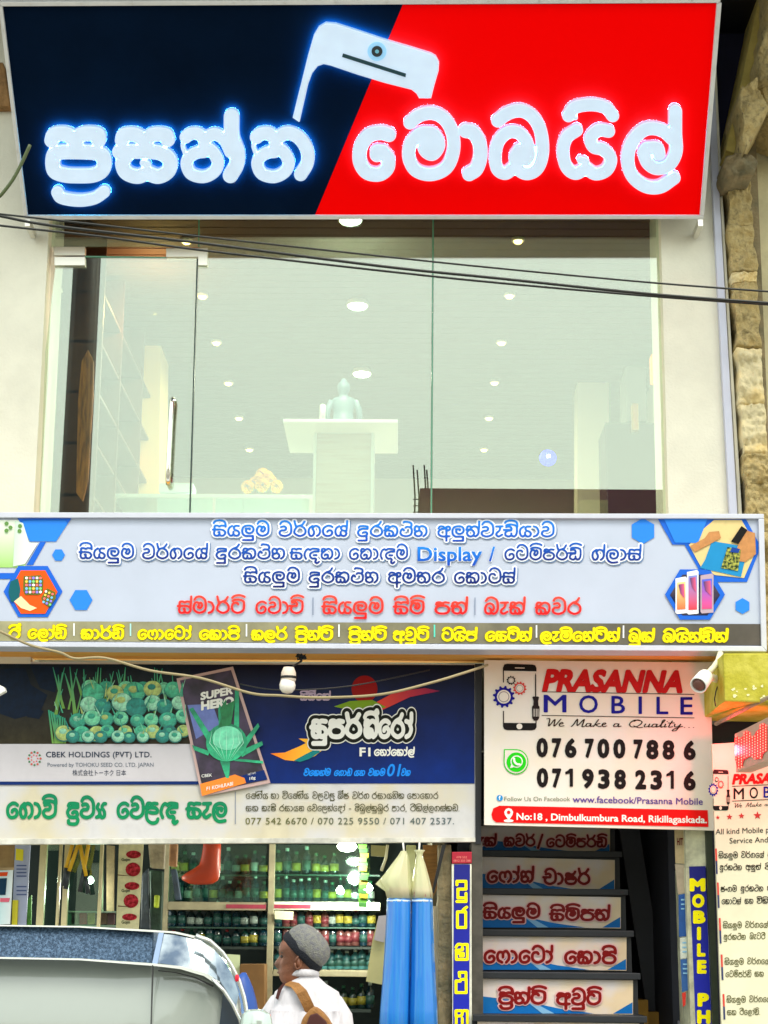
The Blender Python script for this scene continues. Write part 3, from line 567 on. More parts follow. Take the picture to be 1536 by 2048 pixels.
for row, (pts, side) in enumerate(((((373, 481), (405, 591), (433, 684), (457, 765), (478, 835), (499, 898)), 'left'), (((1036, 480), (1019, 590), (1003, 684), (989, 764), (978, 835), (968, 898)), 'right'))):
    wd = ['first', 'second', 'third', 'fourth', 'fifth', 'last']
    for i, (x, y) in enumerate(pts):
        d = ray(x, y); c = CAMP + d * ((ZC - 0.012 - CAMP.z) / d.z)
        t = thing('ceiling_spotlight', c, f'{wd[i]} small warm spotlight from the glass in the {side} ceiling row', 'spotlight', G1)
        lathe('spotlight_ring', [(0.045, 0.01), (0.045, -0.008), (0.036, -0.012), (0.034, 0.0)], c, trimring, t, 14)
        lathe('bulb', [(0.03, -0.004), (0.024, -0.022), (0.0005, -0.028)], c, spotm, t, 12)
wh = M('white_lamp', 'ffffff', em='f4fff4', es=12)
for i, (x, y, nm) in enumerate(((701, 441, 'nearest the sign edge'), (715, 612, 'in the middle of the ceiling'), (724, 748, 'just above the seated statue'))):
    d = ray(x, y); c = CAMP + d * ((ZC - 0.04 - CAMP.z) / d.z)
    t = thing('ceiling_light', c, f'round white ceiling light {nm}', 'ceiling light', 'round white ceiling lights inside the upper shop')
    lathe('lamp_base', [(0.07, 0.05), (0.085, 0.01), (0.085, 0.0)], c, trimring, t, 20)
    lathe('diffuser', [(0.075, 0.0), (0.065, -0.012), (0.04, -0.02), (0.001, -0.023)], c, wh, t, 20)
for px_, py_, e in ((701, 441, 36), (715, 612, 44), (724, 748, 60)):
    d = ray(px_, py_); c = CAMP + d * ((ZC - 0.1 - CAMP.z) / d.z)
    l = bpy.data.lights.new('room_light', 'AREA'); l.shape = 'DISK'; l.size = 0.15; l.energy = e; l.color = (1, 0.9, 0.72)
    lo = bpy.data.objects.new('room_light', l); COL.objects.link(lo); lo.location = c
# pale column and right-hand partition
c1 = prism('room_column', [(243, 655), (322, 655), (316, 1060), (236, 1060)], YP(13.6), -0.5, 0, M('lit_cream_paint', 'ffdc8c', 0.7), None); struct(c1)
c2 = prism('room_partition', [(1155, 735), (1218, 735), (1218, 1060), (1155, 1060)], YP(14.5), -0.3, 0, M('cream_partition', 'e8dfc0', 0.7), None); struct(c2)
# pedestal with the seated statue
lam = M('pale_wood_laminate', 'd9c6ae', 0.5, var=0.2, vs=5, stretch=(0.6, 1, 14), col2='c2a98c')
lamw = M('white_laminate', 'e8ecea', 0.4)
zt = at(680, 838, 11.2).z
pd = thing('pedestal', (at(690, 1000, 11.6).x, 11.6, ZF), 'tall wood laminate pedestal with a wide white shelf top behind the glass', 'pedestal')
xa, xb = at(566, 838, 11.2).x, at(796, 838, 11.2).x
box('shelf_top', xa, xb, 11.2, 11.95, zt - 0.025, zt, lamw, pd, 0.004)
xa2, xb2 = at(633, 900, 11.45).x, at(742, 900, 11.45).x
box('column_panel', xa2, xb2, 11.45, 11.9, ZF, zt - 0.026, lam, pd)
box('edge_strip', xa2 - 0.02, xa2 - 0.001, 11.43, 11.9, ZF, zt - 0.026, lamw, pd); box('edge_strip', xb2 + 0.001, xb2 + 0.02, 11.43, 11.9, ZF, zt - 0.026, lamw, pd)
stm = M('pale_green_stone', '56707e', 0.5, var=0.1)
sx = at(687, 800, 11.5).x; stt = thing('seated_statue', (sx, 11.5, zt), 'pale seated meditating statue seen from behind on the pedestal', 'statue')
def ell_loft(rings, n=20):
    vs = []; fs = []
    for cx, cy, z, rx, ry in rings:
        for k in range(n):
            a = 2 * math.pi * k / n; vs.append((cx + rx * math.cos(a), cy + ry * math.sin(a), z))
    for i in range(len(rings) - 1):
        for k in range(n): fs.append((i * n + k, i * n + (k + 1) % n, (i + 1) * n + (k + 1) % n, (i + 1) * n + k))
    fs.append(tuple(range(n - 1, -1, -1))); fs.append(tuple(range((len(rings) - 1) * n, len(rings) * n)))
    return vs, fs
def join(*geos):
    V = []; F = []
    for vs, fs in geos:
        b = len(V); V += [Vector(v) for v in vs]; F += [tuple(i + b for i in f) for f in fs]
    return V, F
Rg = [(0, 0, 0, .155, .11), (0, 0, .025, .175, .12), (0, 0, .05, .15, .11), (0, 0, .07, .105, .09), (0, 0, .10, .078, .065), (0, 0, .16, .075, .055), (0, 0, .21, .09, .058), (0, 0, .245, .1, .05), (0, 0, .268, .075, .042), (0, 0, .282, .034, .032), (0, -.003, .30, .033, .034), (0, -.004, .33, .046, .048), (0, -.004, .36, .05, .052), (0, 0, .385, .042, .044), (0, 0, .398, .028, .03), (0, 0, .41, .022, .023), (0, 0, .422, .015, .016), (0, 0, .428, .004, .004)]
v1, f1 = ell_loft([(sx + a, 11.5 + b, zt + z, rx, ry) for a, b, z, rx, ry in Rg])
arms = [tube_geo([(sx + s * .088, 11.5, zt + .245), (sx + s * .118, 11.49, zt + .18), (sx + s * .125, 11.5, zt + .12), (sx + s * .1, 11.55, zt + .075)], [.026, .024, .022, .02], 10) for s in (-1, 1)]
legs = [tube_geo([(sx + s * .04, 11.5, zt + .035), (sx + s * .14, 11.53, zt + .035), (sx + s * .19, 11.56, zt + .03)], [.045, .04, .028], 10) for s in (-1, 1)]
V, F = join((v1, f1), *arms, *legs); o = obj('figure', V, F, stm, stt, smooth=True, fix=True); o.scale = (.9, .9, .9)
cx = at(645, 830, 11.3).x; cd = thing('candle', (cx, 11.3, zt), 'short white candle at the left end of the pedestal top', 'candle')
lathe('wax', [(0.02, 0), (0.02, 0.125), (0.016, 0.13), (0.002, 0.131)], (cx, 11.3, zt), M('wax', 'f2ffe8', 0.5), cd, 12); tube('wick', [(cx, 11.3, zt + .13), (cx, 11.3, zt + .145)], 0.002, black, cd, 5)
# glass counter, box, flowers
cz = at(420, 988, 12.4).z; cxa, cxb = at(226, 990, 12.4).x, at(626, 990, 12.4).x
ct = thing('glass_counter', ((cxa + cxb) / 2, 12.7, ZF), 'long glass display counter with white aluminium edges', 'counter')
cg = Mglass('counter_glass', (0.8, 0.95, 0.93), 0.12, (0.9, 1, 0.97))
box('counter_top', cxa, cxb, 12.4, 12.95, cz - 0.03, cz, M('counter_edge', 'd4f0ec', 0.3), ct, 0.004)
box('front_glass', cxa + .03, cxb - .03, 12.41, 12.418, ZF + 0.3, cz - 0.031, cg, ct); box('base', cxa, cxb, 12.42, 12.95, ZF, ZF + 0.29, lamw, ct)
for x in (cxa, (cxa + cxb) / 2, cxb - 0.02): box('post', x, x + 0.02, 12.4, 12.42, ZF + 0.29, cz - 0.031, alu, ct)
for i in range(9): box('phone_box', cxa + .1 + i * .14, cxa + .19 + i * .14, 12.6, 12.68, ZF + .291, ZF + .45 + .03 * (i % 3), M('white_card', 'e9e9e2', 0.6), ct)
bx = pbox('paper_box', 318, 966, 386, 984, 12.5, 0.2, M('pale_cyan_card', 'cfe9ee', 0.5)); tag(bx, 'small pale box lying on the glass counter by the door', 'box')
fy = M('marigold_petals', 'ffc800', 0.7, var=0.1, vs=60, col2='ffd800'); 
fg = thing('flower_bunch', at(524, 985, 12.6), 'bunch of bright yellow flowers standing on the glass counter', 'flowers')
random.seed(3)
for (x, y, r) in ((495, 974, 13), (510, 965, 12), (525, 950, 14), (540, 962, 13), (553, 973, 13), (525, 970, 14), (518, 957, 11), (536, 952, 10)):
    c = at(x, y, 12.6 + random.uniform(-.04, .04)); V = []; F = []; rr = r * 12.6 / 3500
    for a in range(70):
        th = math.acos(1 - 2 * (a + .5) / 70); ph = a * 2.39996; d = Vector((math.sin(th) * math.cos(ph), math.sin(th) * math.sin(ph), math.cos(th)))
        e = d.cross(Vector((0.3, 0.2, 1))).normalized(); f_ = d.cross(e); w = rr * .28; b = len(V)
        V += [c + d * rr * .55, c + d * rr + e * w, c + d * rr * 1.12 + f_ * w * .4, c + d * rr - e * w]; F.append((b, b + 1, b + 2, b + 3))
    obj('flower_head', V, F, fy, fg)
for i in range(5): tube('stem', [at(505 + i * 9, 985, 12.6), at(508 + i * 8, 970, 12.6)], 0.006, M('stem_green', '4a7a20', 0.6), fg, 5)
# wooden board, left-hand shelving with warm lamps
pk = prism('wooden_board', [(176, 699), (187, 722), (186, 790), (180, 880), (176, 960), (165, 1002), (152, 985), (156, 800), (163, 722)], YP(10.85), -0.03, 0, M('orange_wood', 'e08a3c', 0.5, var=0.35, vs=9, stretch=(6, 1, 0.7), col2='8a5428'), None, 0.003)
tag(pk, 'tall waney-edged plank of orange wood standing inside behind the door glass', 'wooden board')
shl = thing('display_shelving', (XL + 0.25, 12.2, ZF), 'dark wooden display shelving on the left wall with warm lights', 'shelving')
shm = M('dark_shelf_wood', '5a3218', 0.5, var=0.3, vs=6)
for i in range(6): box('shelf', XL + 0.005, XL + 0.36, 11.25, 14.2, ZF + 0.25 + i * 0.36, ZF + 0.27 + i * 0.36, shm, shl)
for y in (11.25, 12.05, 13.1, 14.15): box('upright', XL + 0.005, XL + 0.37, y, y + 0.03, ZF, ZC - 0.05, shm, shl)
random.seed(5); PC = ['c43a2a', '2b4da0', 'e8e4d8', '3f7a46', 'd8a23a', '1c1c22', '8f3d8f', 'f0e9cf']
nb = 0
for i in range(6):
    for j in range(9):
        y = 11.3 + j * 0.31 + random.uniform(-.03, .03); w = random.uniform(.08, .16); h = random.uniform(.1, .24)
        if ((y - 11.0) % 1.05) + w > 1.0: continue
        PCN = ['red', 'blue', 'white', 'green', 'ochre', 'black', 'purple', 'cream']; b = box('packaged_accessory', XL + .1, XL + .16 + .1 * random.random(), y, y + w, ZF + .271 + i * .36, ZF + .271 + i * .36 + h, M('pack_' + PC[(i * 3 + j) % 8], PC[(i * 3 + j) % 8], 0.45))
        tag(b, f"{PCN[(i * 3 + j) % 8]} accessory packet, {['first', 'second', 'third', 'fourth', 'fifth', 'sixth', 'seventh', 'eighth', 'ninth'][j]} from the glass on the {['lowest', 'second', 'third', 'fourth', 'fifth', 'top'][i]} shelf of the left wall", 'package', 'accessory packets on the left wall shelves')
for (x, y) in ((123, 588), (149, 636), (190, 716), (211, 757), (101, 636)):
    c = at(x, y, 11.0 + (x - 100) * 0.012); t = thing('shelf_lamp', c, {123: 'topmost warm lamp above the dark shelving beside the door hinge', 149: 'warm glowing lamp just under the topmost shelf lamp', 190: 'small warm lamp beside the top of the wooden plank', 211: 'small warm lamp right of the wooden plank', 101: 'faint warm lamp at the far left glass edge'}[x], 'lamp', 'small warm lamps over the left shelving')
    lathe('lamp_cup', [(0.028, 0.03), (0.03, 0.0), (0.026, -0.002)], c, trimring, t, 12); lathe('bulb', [(0.022, -0.003), (0.016, -0.016), (0.001, -0.02)], c, spotm, t, 10)
l = bpy.data.lights.new('shelf_light', 'POINT'); l.energy = 16; l.color = (1, .6, .2);  lo = bpy.data.objects.new('shelf_light', l); COL.objects.link(lo); lo.location = (XL + .62, 11.9, ZC - .35); l.shadow_soft_size = .012
# right-hand end of the room: dark cabinet, orange lamp, golden ornament, blue lamp
cab = thing('wall_cabinet', at(1270, 1040, 14), 'dark tall cabinet standing at the right side of the upper room', 'cabinet')
pbox('cabinet_body', 1213, 845, 1325, 1080, 13.6, 0.5, M('dark_cabinet', '3d2d2c', 0.5), cab, 0.01); pbox('cabinet_top', 1252, 733, 1293, 843, 13.7, 0.4, M('grey_cabinet', '8f8f86', 0.5), cab, 0.01)
gl = pbox('golden_ornament', 1264, 805, 1278, 860, 13.3, 0.08, M('gold', 'e0b040', 0.3, metal=0.8), None, 0.015); tag(gl, 'golden ornament standing before the grey cabinet at the right', 'ornament')
ol = pbox('wall_lamp', 1303, 708, 1320, 762, 12.6, 0.1, M('orange_shade', 'ff9a50', em='ff9030', es=0.9), None, 0.01); tag(ol, 'glowing orange wall lamp near the right edge of the glass', 'lamp')
bc = at(1097, 912, 12.2); bl = thing('blue_lamp', bc, 'small lamp with an intense blue glow inside on the right', 'lamp')
lathe('bulb', [(0.001, -.012), (.012, -.006), (.014, 0), (.012, .006), (.001, .012)], bc, M('lamp_core', 'ffffff', em='dfe4ff', es=14), bl, 12)
lathe('halo_disc', [(0.02, .02), (.05, .012), (.06, 0), (.05, -.012), (.02, -.02)], bc + Vector((0, .05, 0)), M('blue_halo_glow', '0000ff', em='0004ff', es=5), bl, 20, Matrix.Rotation(R(90), 3, 'X'))  # glowing disc stands in for the halo of light around the lamp
lo = bpy.data.lights.new('blue_light', 'POINT'); lo.energy = 6; lo.color = (.05, .08, 1); lo.shadow_soft_size = .01; o = bpy.data.objects.new('blue_light', lo); COL.objects.link(o); o.location = bc + Vector((0.02, .2, 0))

# ================================================================== shopfront glass
gm = Mglass('shop_glass', (0.82, 0.91, 0.84), 0.215, (0.965, 1.0, 0.9))
gedge = M('green_glass_edge', '4f8f70', 0.2, spec=0.8)
YG = 10.6; GP = YP(YG)
sf = thing('glass_shopfront', at(700, 1060, YG), 'full height frameless glass shopfront with a door at its left end', 'shopfront')
prism('pane', [(400, 380), (865, 380), (860, 1090), (380, 1090), (395, 530), (399, 493)], GP, -0.012, 0, gm, sf)
prism('pane', [(868.5, 380), (1321, 380), (1339, 1090), (864, 1090)], GP, -0.012, 0, gm, sf)
prism('pane', [(96, 380), (397, 380), (396, 493), (93, 493)], GP, -0.012, 0, gm, sf)
prism('glass_edge', [(865.3, 380), (868.2, 380), (863.7, 1090), (860.6, 1090)], GP, -0.014, 0.002, gedge, sf)
prism('glass_edge', [(1321.3, 380), (1324, 380), (1342, 1090), (1339.3, 1090)], GP, -0.014, 0.002, gedge, sf)
prism('glass_edge', [(397.3, 380), (399.7, 380), (398.4, 492.5), (396.3, 492.5)], GP, -0.014, 0.002, gedge, sf)
prism('patch_fitting', [(332, 496), (415, 496), (415, 531), (396, 531), (396, 514), (332, 514)], GP, -0.03, 0.018, steel, sf, 0.003)
prism('patch_fitting', [(107, 493), (170, 493), (170, 511), (107, 511)], GP, -0.03, 0.018, steel, sf, 0.003)
dr = thing('glass_door', at(240, 1060, YG), 'frameless glass door with a long steel pull handle and patch hinges', 'door')
DP = YP(YG - 0.01)
prism('door_pane', [(113, 515), (393, 517), (376, 1090), (76, 1090), (91, 700)], DP, -0.012, 0, gm, dr)
prism('door_edge', [(393.3, 517), (395.8, 517), (378.6, 1090), (376.3, 1090)], DP, -0.016, 0.003, M('dark_seal', '1f3a38', 0.4), dr)
prism('door_edge', [(170, 511.5), (332, 513.5), (332, 516), (170, 514.3)], DP, -0.014, 0.002, gedge, dr)
prism('patch_hinge', [(108, 513), (170, 513), (170, 531), (108, 531)], DP, -0.03, 0.02, steel, dr, 0.003)
hp = [DP.cast(347, 800, 0.0), DP.cast(346, 799, 0.05), DP.cast(344, 803, 0.07), DP.cast(341, 850, 0.07), DP.cast(337, 930, 0.07), DP.cast(336, 962, 0.07), DP.cast(337, 967, 0.05), DP.cast(338, 966, 0.0)]
tube('pull_handle', hp, 0.017, chrome, dr, 12)

# ================================================================== big lit sign (leaning out at the top)
TL, TR, BR, BLc = at(2, 9, 9.4), at(1441, 1, 9.4), at(1406, 437, 10.3), at(50, 438, 10.3)
SP = plane3(BLc, BR, TL)
sg = thing('shop_sign', at(728, 437, 10.3), 'huge black and red shop sign with glowing white letters and a phone outline', 'sign')
prism('sign_box', [(3, 11), (1438, 3), (1404, 434), (51, 435)], SP, -0.11, -0.012, M('sign_back', '141110', 0.8, var=0.3), sg)
prism('navy_panel', [(6, 12), (805, 10), (629, 431.5), (52, 432)], SP, -0.01, 0, navy, sg)
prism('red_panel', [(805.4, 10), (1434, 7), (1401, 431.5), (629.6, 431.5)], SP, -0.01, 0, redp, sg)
prism('frame_rail', [(-3, 4), (1443, -4), (1440, 6), (2, 13)], SP, -0.12, 0.022, alu, sg, 0.004)
prism('frame_rail', [(48, 431.5), (1408, 431.5), (1407, 438.5), (49, 439.5)], SP, -0.12, 0.022, alu, sg, 0.004)
prism('frame_rail', [(-3, 13.3), (4.6, 13.3), (55, 431), (47.5, 431)], SP, -0.12, 0.02, alu, sg, 0.004)
prism('frame_rail', [(1434, 6.3), (1443.5, 6.3), (1408.5, 431), (1400, 431)], SP, -0.12, 0.02, alu, sg, 0.004)
for i in range(14):
    for (xa, ya, xb, yb) in ((10, 8.5, 1435, 1), (55, 435.5, 1402, 435)):
        t = (i + .5) / 14; x = xa + (xb - xa) * t; y = ya + (yb - ya) * t
        prism('rivet', disc(x, y, 1.3, 8), SP, 0.022, 0.026, steel, sg)
for (xa, ya, xb, yb) in ((1, 20, 48, 425), (1438, 14, 1404, 425)):
    for i in range(5):
        t = (i + .5) / 5; prism('rivet', disc(xa + (xb - xa) * t, ya + (yb - ya) * t, 1.3, 8), SP, 0.02, 0.024, steel, sg)
for x in (55, 1401): pbox('mounting_bracket', x - 5, 439, x + 5, 452, 10.28, 0.2, steel, sg)
def litmat(key, col, es, v=0.12):
    m = bpy.data.materials.new(key); m.use_nodes = True; nt = m.node_tree; N = nt.nodes; L = nt.links; p = N['Principled BSDF']
    p.inputs['Base Color'].default_value = (0.55, 0.6, 0.66, 1); p.inputs['Roughness'].default_value = 0.3
    tc = N.new('ShaderNodeTexCoord'); nz = N.new('ShaderNodeTexNoise'); nz.inputs['Scale'].default_value = 11; nz.inputs['Detail'].default_value = 1.5; L.new(tc.outputs['Object'], nz.inputs[0])
    cr = N.new('ShaderNodeMapRange'); cr.inputs[1].default_value = .35; cr.inputs[2].default_value = .7; cr.inputs[3].default_value = es * (1 - v); cr.inputs[4].default_value = es * (1 + v); L.new(nz.outputs[0], cr.inputs[0])
    p.inputs['Emission Color'].default_value = (*lin(col), 1); L.new(cr.outputs[0], p.inputs['Emission Strength']); MATS[key] = m; return m
face = litmat('lit_acrylic_face', 'b8dcff', 0.36, 0.07)
sidem = M('acrylic_side', 'a9c6e6', 0.4, em='9cc4f0', es=0.28)
backm = M('letter_back_light', 'ffffff', em='3fc4ff', es=34)
LM = [face, sidem, backm]
LET = [
 ("106,277 111,266 134,265 151,276c 168,265 196,266 199,277|151,276 156,288|128,300 110,306 110,336 130,346 160,348 190,346 208,334 208,310 192,302 158,300 128,300", 15, None),
 ("117,381 124,391 145,396 168,397 192,392 210,380", 12.5, None),
 ("246,277 250,267 272,266 291,277c 308,266 332,267 337,276|291,277 300,290|241,300 290,299 324,303 341,318 338,338 318,349 296,342c 276,349 254,341 247,322 256,306|296,342 296,326 289,322", [14.5, 12, 15, 8], None),
 ("373,271 381,265 396,264 411,274c 430,265 450,276 462,300|409,276 408,292|409,300 394,302 379,312 375,326 384,344 408,350 429,340 437,322 428,302 411,288|464,230 465,270 475,300 474,325 462,347|370,276 367,288 372,304", [12.5, 11, 12.5, 15.5, 4.5], None),
 ("514,271 522,265 538,264 552,274c 575,263 598,272 614,296 615,322 602,345|550,276 549,292|550,300 535,302 520,312 516,326 525,344 549,350 570,340 578,322 569,302 552,288|511,276 508,288 513,304", [13.5, 11, 12.5, 4.5], None),
 ("778,266 762,262 738,268 722,290 720,318 733,340 757,345 774,333 776,314 766,300c 755,299 754,306", [14.5], None),
 ("820,242 838,228 865,223 890,236 905,265 906,300 892,332 862,345 832,337 818,312 821,284 838,266 852,262 868,266 877,286 866,304 853,300 848,288 860,278", [13.5], None),
 ("931,258 946,262 958,282 960,310 952,334 938,344", [14.5], None),
 ("995,238 1014,224 1040,218 1064,230 1080,258 1084,300 1074,332 1054,343 1036,334 1030,312 1038,296|1026,332 1010,343 994,334 990,308 996,280 1014,262 1036,262 1052,280 1058,304 1052,316", [13.5, 13], None),
 ("1136,228 1148,212 1180,206 1210,212 1224,228|1138,226 1150,232", [13, 5], None),
 ("1152,257 1132,272 1125,300 1132,330 1150,343 1170,332c 1190,344 1212,336 1220,314 1206,296 1186,290 1180,272 1196,257 1216,259|1170,332 1170,320 1160,316", [13, 8], None),
 ("1349,219 1349,262 1350,300 1336,326 1312,333 1294,322 1287,302 1292,293c 1312,293 1316,304|1345,276 1322,257 1290,255 1264,278 1254,312 1262,346 1288,368 1318,370 1346,352", [13.5, 13.5], None)]
for s, h, _ in LET:
    st = parse(s); h = (h if isinstance(h, list) else [h]); h = h + [h[-1]] * (len(st) - len(h))
    raised('letter', st, h[:len(st)], SP, 0.022, 0.05, 1.5, LM, sg)
ph = [(586, 232), (600, 240), (617, 165), (625, 143), (636, 129), (648, 125), (662, 128), (715, 146), (768, 162), (823, 176), (833, 184), (838, 193), (862, 193), (869, 165), (877, 138), (878, 122), (872, 110), (862, 104), (820, 91), (768, 76), (720, 60), (672, 44.5), (652, 43), (638, 51), (628, 68), (616, 110), (605, 155), (595, 195)]
ar = sum(ph[i][0] * ph[(i + 1) % len(ph)][1] - ph[(i + 1) % len(ph)][0] * ph[i][1] for i in range(len(ph)))
if ar > 0: ph = ph[::-1]
po = raised('phone_outline', None, 0, SP, 0.022, 0.05, 2.0, LM, sg, loops=[ph])
prism('camera_ring', disc(754, 103, 19, 28), SP, 0.073, 0.079, M('ring_blue', 'a9d2ee', 0.3, em='90c8f0', es=0.35), po, 0.001)
prism('camera_lens', disc(754, 103, 11, 24), SP, 0.08, 0.088, M('lens_dark', '0e2430', 0.1, spec=0.9), po, 0.002)
prism('camera_iris', disc(754, 103, 4, 12), SP, 0.089, 0.091, M('lens_glow', '7ac8e8', 0.2), po)
prism('speaker_slot', [(686, 107), (812, 147.5), (811, 154.5), (684, 114)], SP, 0.073, 0.078, M('slot_teal', '12404c', 0.4), po)

lg = prism('wall_ledge', [(-90, 122), (6, 124), (12, 150), (21, 212), (-90, 214)], YP(10.42), -0.3, 0, M('brown_concrete', '9a7448', .9, var=.5, vs=8, bump=.6), None, .01); struct(lg)

# ================================================================== the long light board over the ground-floor shops
YB = 10.05; BP = YP(YB)
lb = thing('service_board', at(768, 1300, YB), 'long white light board with blue, red and yellow lettering spanning the facade', 'sign')
def inkm(key, col, **k): return M(key, col, 0.5, **k)
bface = M('board_face_film', 'bcc4d8', 0.5, spec=.3, var=0.06, vs=2.5)
bframe = M('board_frame_white', 'c9ccda', 0.4, var=0.08, vs=10)
prism('board_face', [(-60, 1035), (1522, 1037.5), (1524, 1293), (-60, 1283)], BP, -0.16, -0.012, bface, lb)
prism('frame_rail', [(-70, 1024), (1528, 1027.5), (1528, 1037), (-70, 1035)], BP, -0.17, 0.012, bframe, lb, 0.004)
prism('frame_rail', [(-70, 1283), (1524, 1292), (1534, 1303), (-70, 1292.5)], BP, -0.17, 0.012, bframe, lb, 0.004)
prism('frame_rail', [(1517, 1037.3), (1528.3, 1037.3), (1534, 1302), (1523, 1291.5)], BP, -0.17, 0.012, bframe, lb, 0.004)
bandm = M('khaki_band_film', 'a9a47c', 0.5, col2='4d4640', axis=0, var=0.35, vs=5)
printed('printed_band', [(-60, 1242), (1523, 1248), (1524, 1291), (-60, 1281.5)], BP, -0.006, bandm, lb)
whitei = inkm('white_outline_ink', 'f6f8ff'); shad = inkm('grey_shadow_ink', '8fa6c8')
blue1 = inkm('blue_ink', '1a63c8', col2='1a86ea', axis=2, var=0.0); blue2 = inkm('deep_blue_ink', '0d3f9c', col2='1560c8', axis=2); blue3 = inkm('navy_blue_ink', '0b3288', col2='0f48a8', axis=2)
redi = inkm('red_ink', 'f02030', col2='ff4a38', axis=2)
def outlined(nm, tk, x0, x1, yb, size, pl, lift, ink, par, hw=1.0, ow=1.95, slope=0.0, white=whitei, shade=shad, dx=2, dy=2.2):
    if shade: stext(nm + '_shadow', tk, x0 + dx, x1 + dx, yb + dy, size, pl, lift, shade, par, ow, slope)
    stext(nm + '_outline', tk, x0, x1, yb, size, pl, lift + 0.003, white, par, ow, slope)
    stext(nm, tk, x0, x1, yb, size, pl, lift + 0.006, ink, par, hw, slope)
SIY = "s+i y lu m"; DUR = "d+u r k th n"; VAR = "v rh g e y+H"
for tk, a, b in ((SIY, 425, 540), (VAR, 556, 696), (DUR, 713, 856), ("a lu t+H v ae D+i y aa v", 874, 1110)): outlined('lettering', tk, a, b, 1073.5 + .003 * (a - 425), 24.5, BP, -0.008, blue1, lb, .76)
for tk, a, b in ((SIY, 158, 269), (VAR, 283, 416), (DUR, 430, 571), ("s nd h aa", 580, 682), ("e h aa nd m", 697, 817), ("e T m+C p rh D+C", 1008, 1164), ("g+H l aa s+H", 1182, 1283)): outlined('lettering', tk, a, b, 1118.5 + .003 * (a - 158), 24.5, BP, -0.008, blue2, lb, .76)
for tk, a, b in ((SIY, 487, 601), (DUR, 616, 758), ("a m t r", 775, 891), ("e k aa T s+H", 907, 1031)): outlined('lettering', tk, a, b, 1166.5 + .003 * (a - 487), 24.5, BP, -0.008, blue3, lb, .76)
for bo, li, mm, dx in ((0.06, -0.005, whitei, 0), (0.02, -0.002, blue1, 0)):
    ltext('lettering', 'Display', 835, 964, 1121.5, 28, BP, li, mm, lb, bold=bo); ltext('lettering', '/', 978, 990, 1121.5, 28, BP, li, mm, lb, bold=bo)
for tk, a, b in (("s+H m aa rh T+C", 355, 491), ("e v aa ch+C", 510, 608), (SIY, 644, 768), ("s+i m+C", 787, 850), ("p t+H", 868, 936), ("b ae k+H", 967, 1051), ("k v r", 1070, 1164)): stext('lettering', tk, a, b, 1228 + .003 * (a - 355), 27, BP, -0.002, redi, lb, .82)
for x in (626, 950): printed('divider_line', rect(x - .8, 1195, x + .8, 1230), BP, -0.003, inkm('grey_ink', '8a98b0'), lb)
yel = inkm('yellow_ink', 'fff000', em='fff000', es=0.12); yol = inkm('mustard_outline_ink', 'c8ba00')
for tk, a, b in (("r+ii", 17, 41), ("e l aah D+C", 55, 133), ("k aa rh D+C", 162, 248), ("e f aa e T aah", 275, 383), ("e k aa p+i", 398, 479), ("k l rh", 503, 575), ("pra+i n+H T+C", 590, 666), ("pra+i n+H T+C", 697, 773), ("a v+u T+C", 786, 858), ("T y+i p+H", 883, 954), ("e s T+i n+H", 970, 1063), ("l ae m+i e n+H T+i n+H", 1080, 1239), ("b+u k+H", 1257, 1309), ("b y+i n+H D+i n+H", 1325, 1456)):
    stext('lettering_outline', tk, a, b, 1278 + .0052 * a, 20.5, BP, -0.003, yol, lb, 1.5); stext('lettering', tk, a, b, 1278 + .0052 * a, 20.5, BP, 0, yel, lb, .95)
for x, c in ((148, 'e8ecec'), (261, 'a8dcd8'), (493, 'e8ecec'), (678, 'e8ecec'), (869, '58d8c0'), (1073, 'e8ecec'), (1247, 'e8ecec')): printed('divider_line', rect(x - 1.5, 1246 + .004 * x, x + 1.5, 1271 + .004 * x), BP, -0.002, inkm('div_' + c, c), lb)
hb = inkm('hexagon_blue', '4aa2f4', var=0.05); hb2 = inkm('hexagon_edge_blue', '3484e0'); hd = inkm('hexagon_deep_blue', '1c54b0')
# left hexagons and pictures
printed('hexagon', [(35, 1036), (143, 1036), (112, 1083), (60, 1083)], BP, -0.008, hb, lb)
printed('hexagon_edge', [(35, 1036), (143, 1036), (136, 1046), (130, 1040), (48, 1040), (42, 1044)], BP, -0.004, hb2, lb)
printed('link_bar', [(80, 1084), (92, 1084), (66, 1130), (53, 1130)], BP, -0.009, hb2, lb)
printed('link_bar', [(-40, 1146), (30, 1146), (22, 1158), (-40, 1158)], BP, -0.009, hb2, lb)
for (x, y, r, ry) in ((117, 1110, 13, 13), (162, 1200, 23, 23)): printed('hexagon', hexa(x, y, r, ry), BP, -0.008, hb, lb)
printed('hexagon', hexa(66, 1183, 59, 59), BP, -0.008, hb2, lb)
op = inkm('orange_print', 'ff7a1c', var=0.1)
printed('watch_picture', hexa(66, 1184, 49, 50), BP, -0.004, op, lb)
wp = inkm('cream_print', 'ffe6c0'); gp_ = inkm('olive_print', '8a8a3c'); tp_ = inkm('teal_print', '1f7f88')
printed('watch_picture', [(21, 1163), (36, 1156), (41, 1178), (38, 1200), (22, 1204), (17, 1184)], BP, -0.001, tp_, lb)
printed('watch_picture', [(28, 1203), (42, 1192), (60, 1210), (74, 1216), (60, 1222), (42, 1216)], BP, -0.001, wp, lb)
printed('watch_picture', [(47, 1152), (82, 1150), (87, 1160), (86, 1184), (78, 1190), (50, 1190), (46, 1180)], BP, -0.001, gp_, lb)
printed('watch_picture', [(94, 1176), (110, 1184), (112, 1196), (98, 1215), (86, 1206), (82, 1196)], BP, -0.001, gp_, lb)
random.seed(2); dc = ['ffffff', 'ffd24a', 'ff7070', '70c8ff', '9a80ff', '80e080']
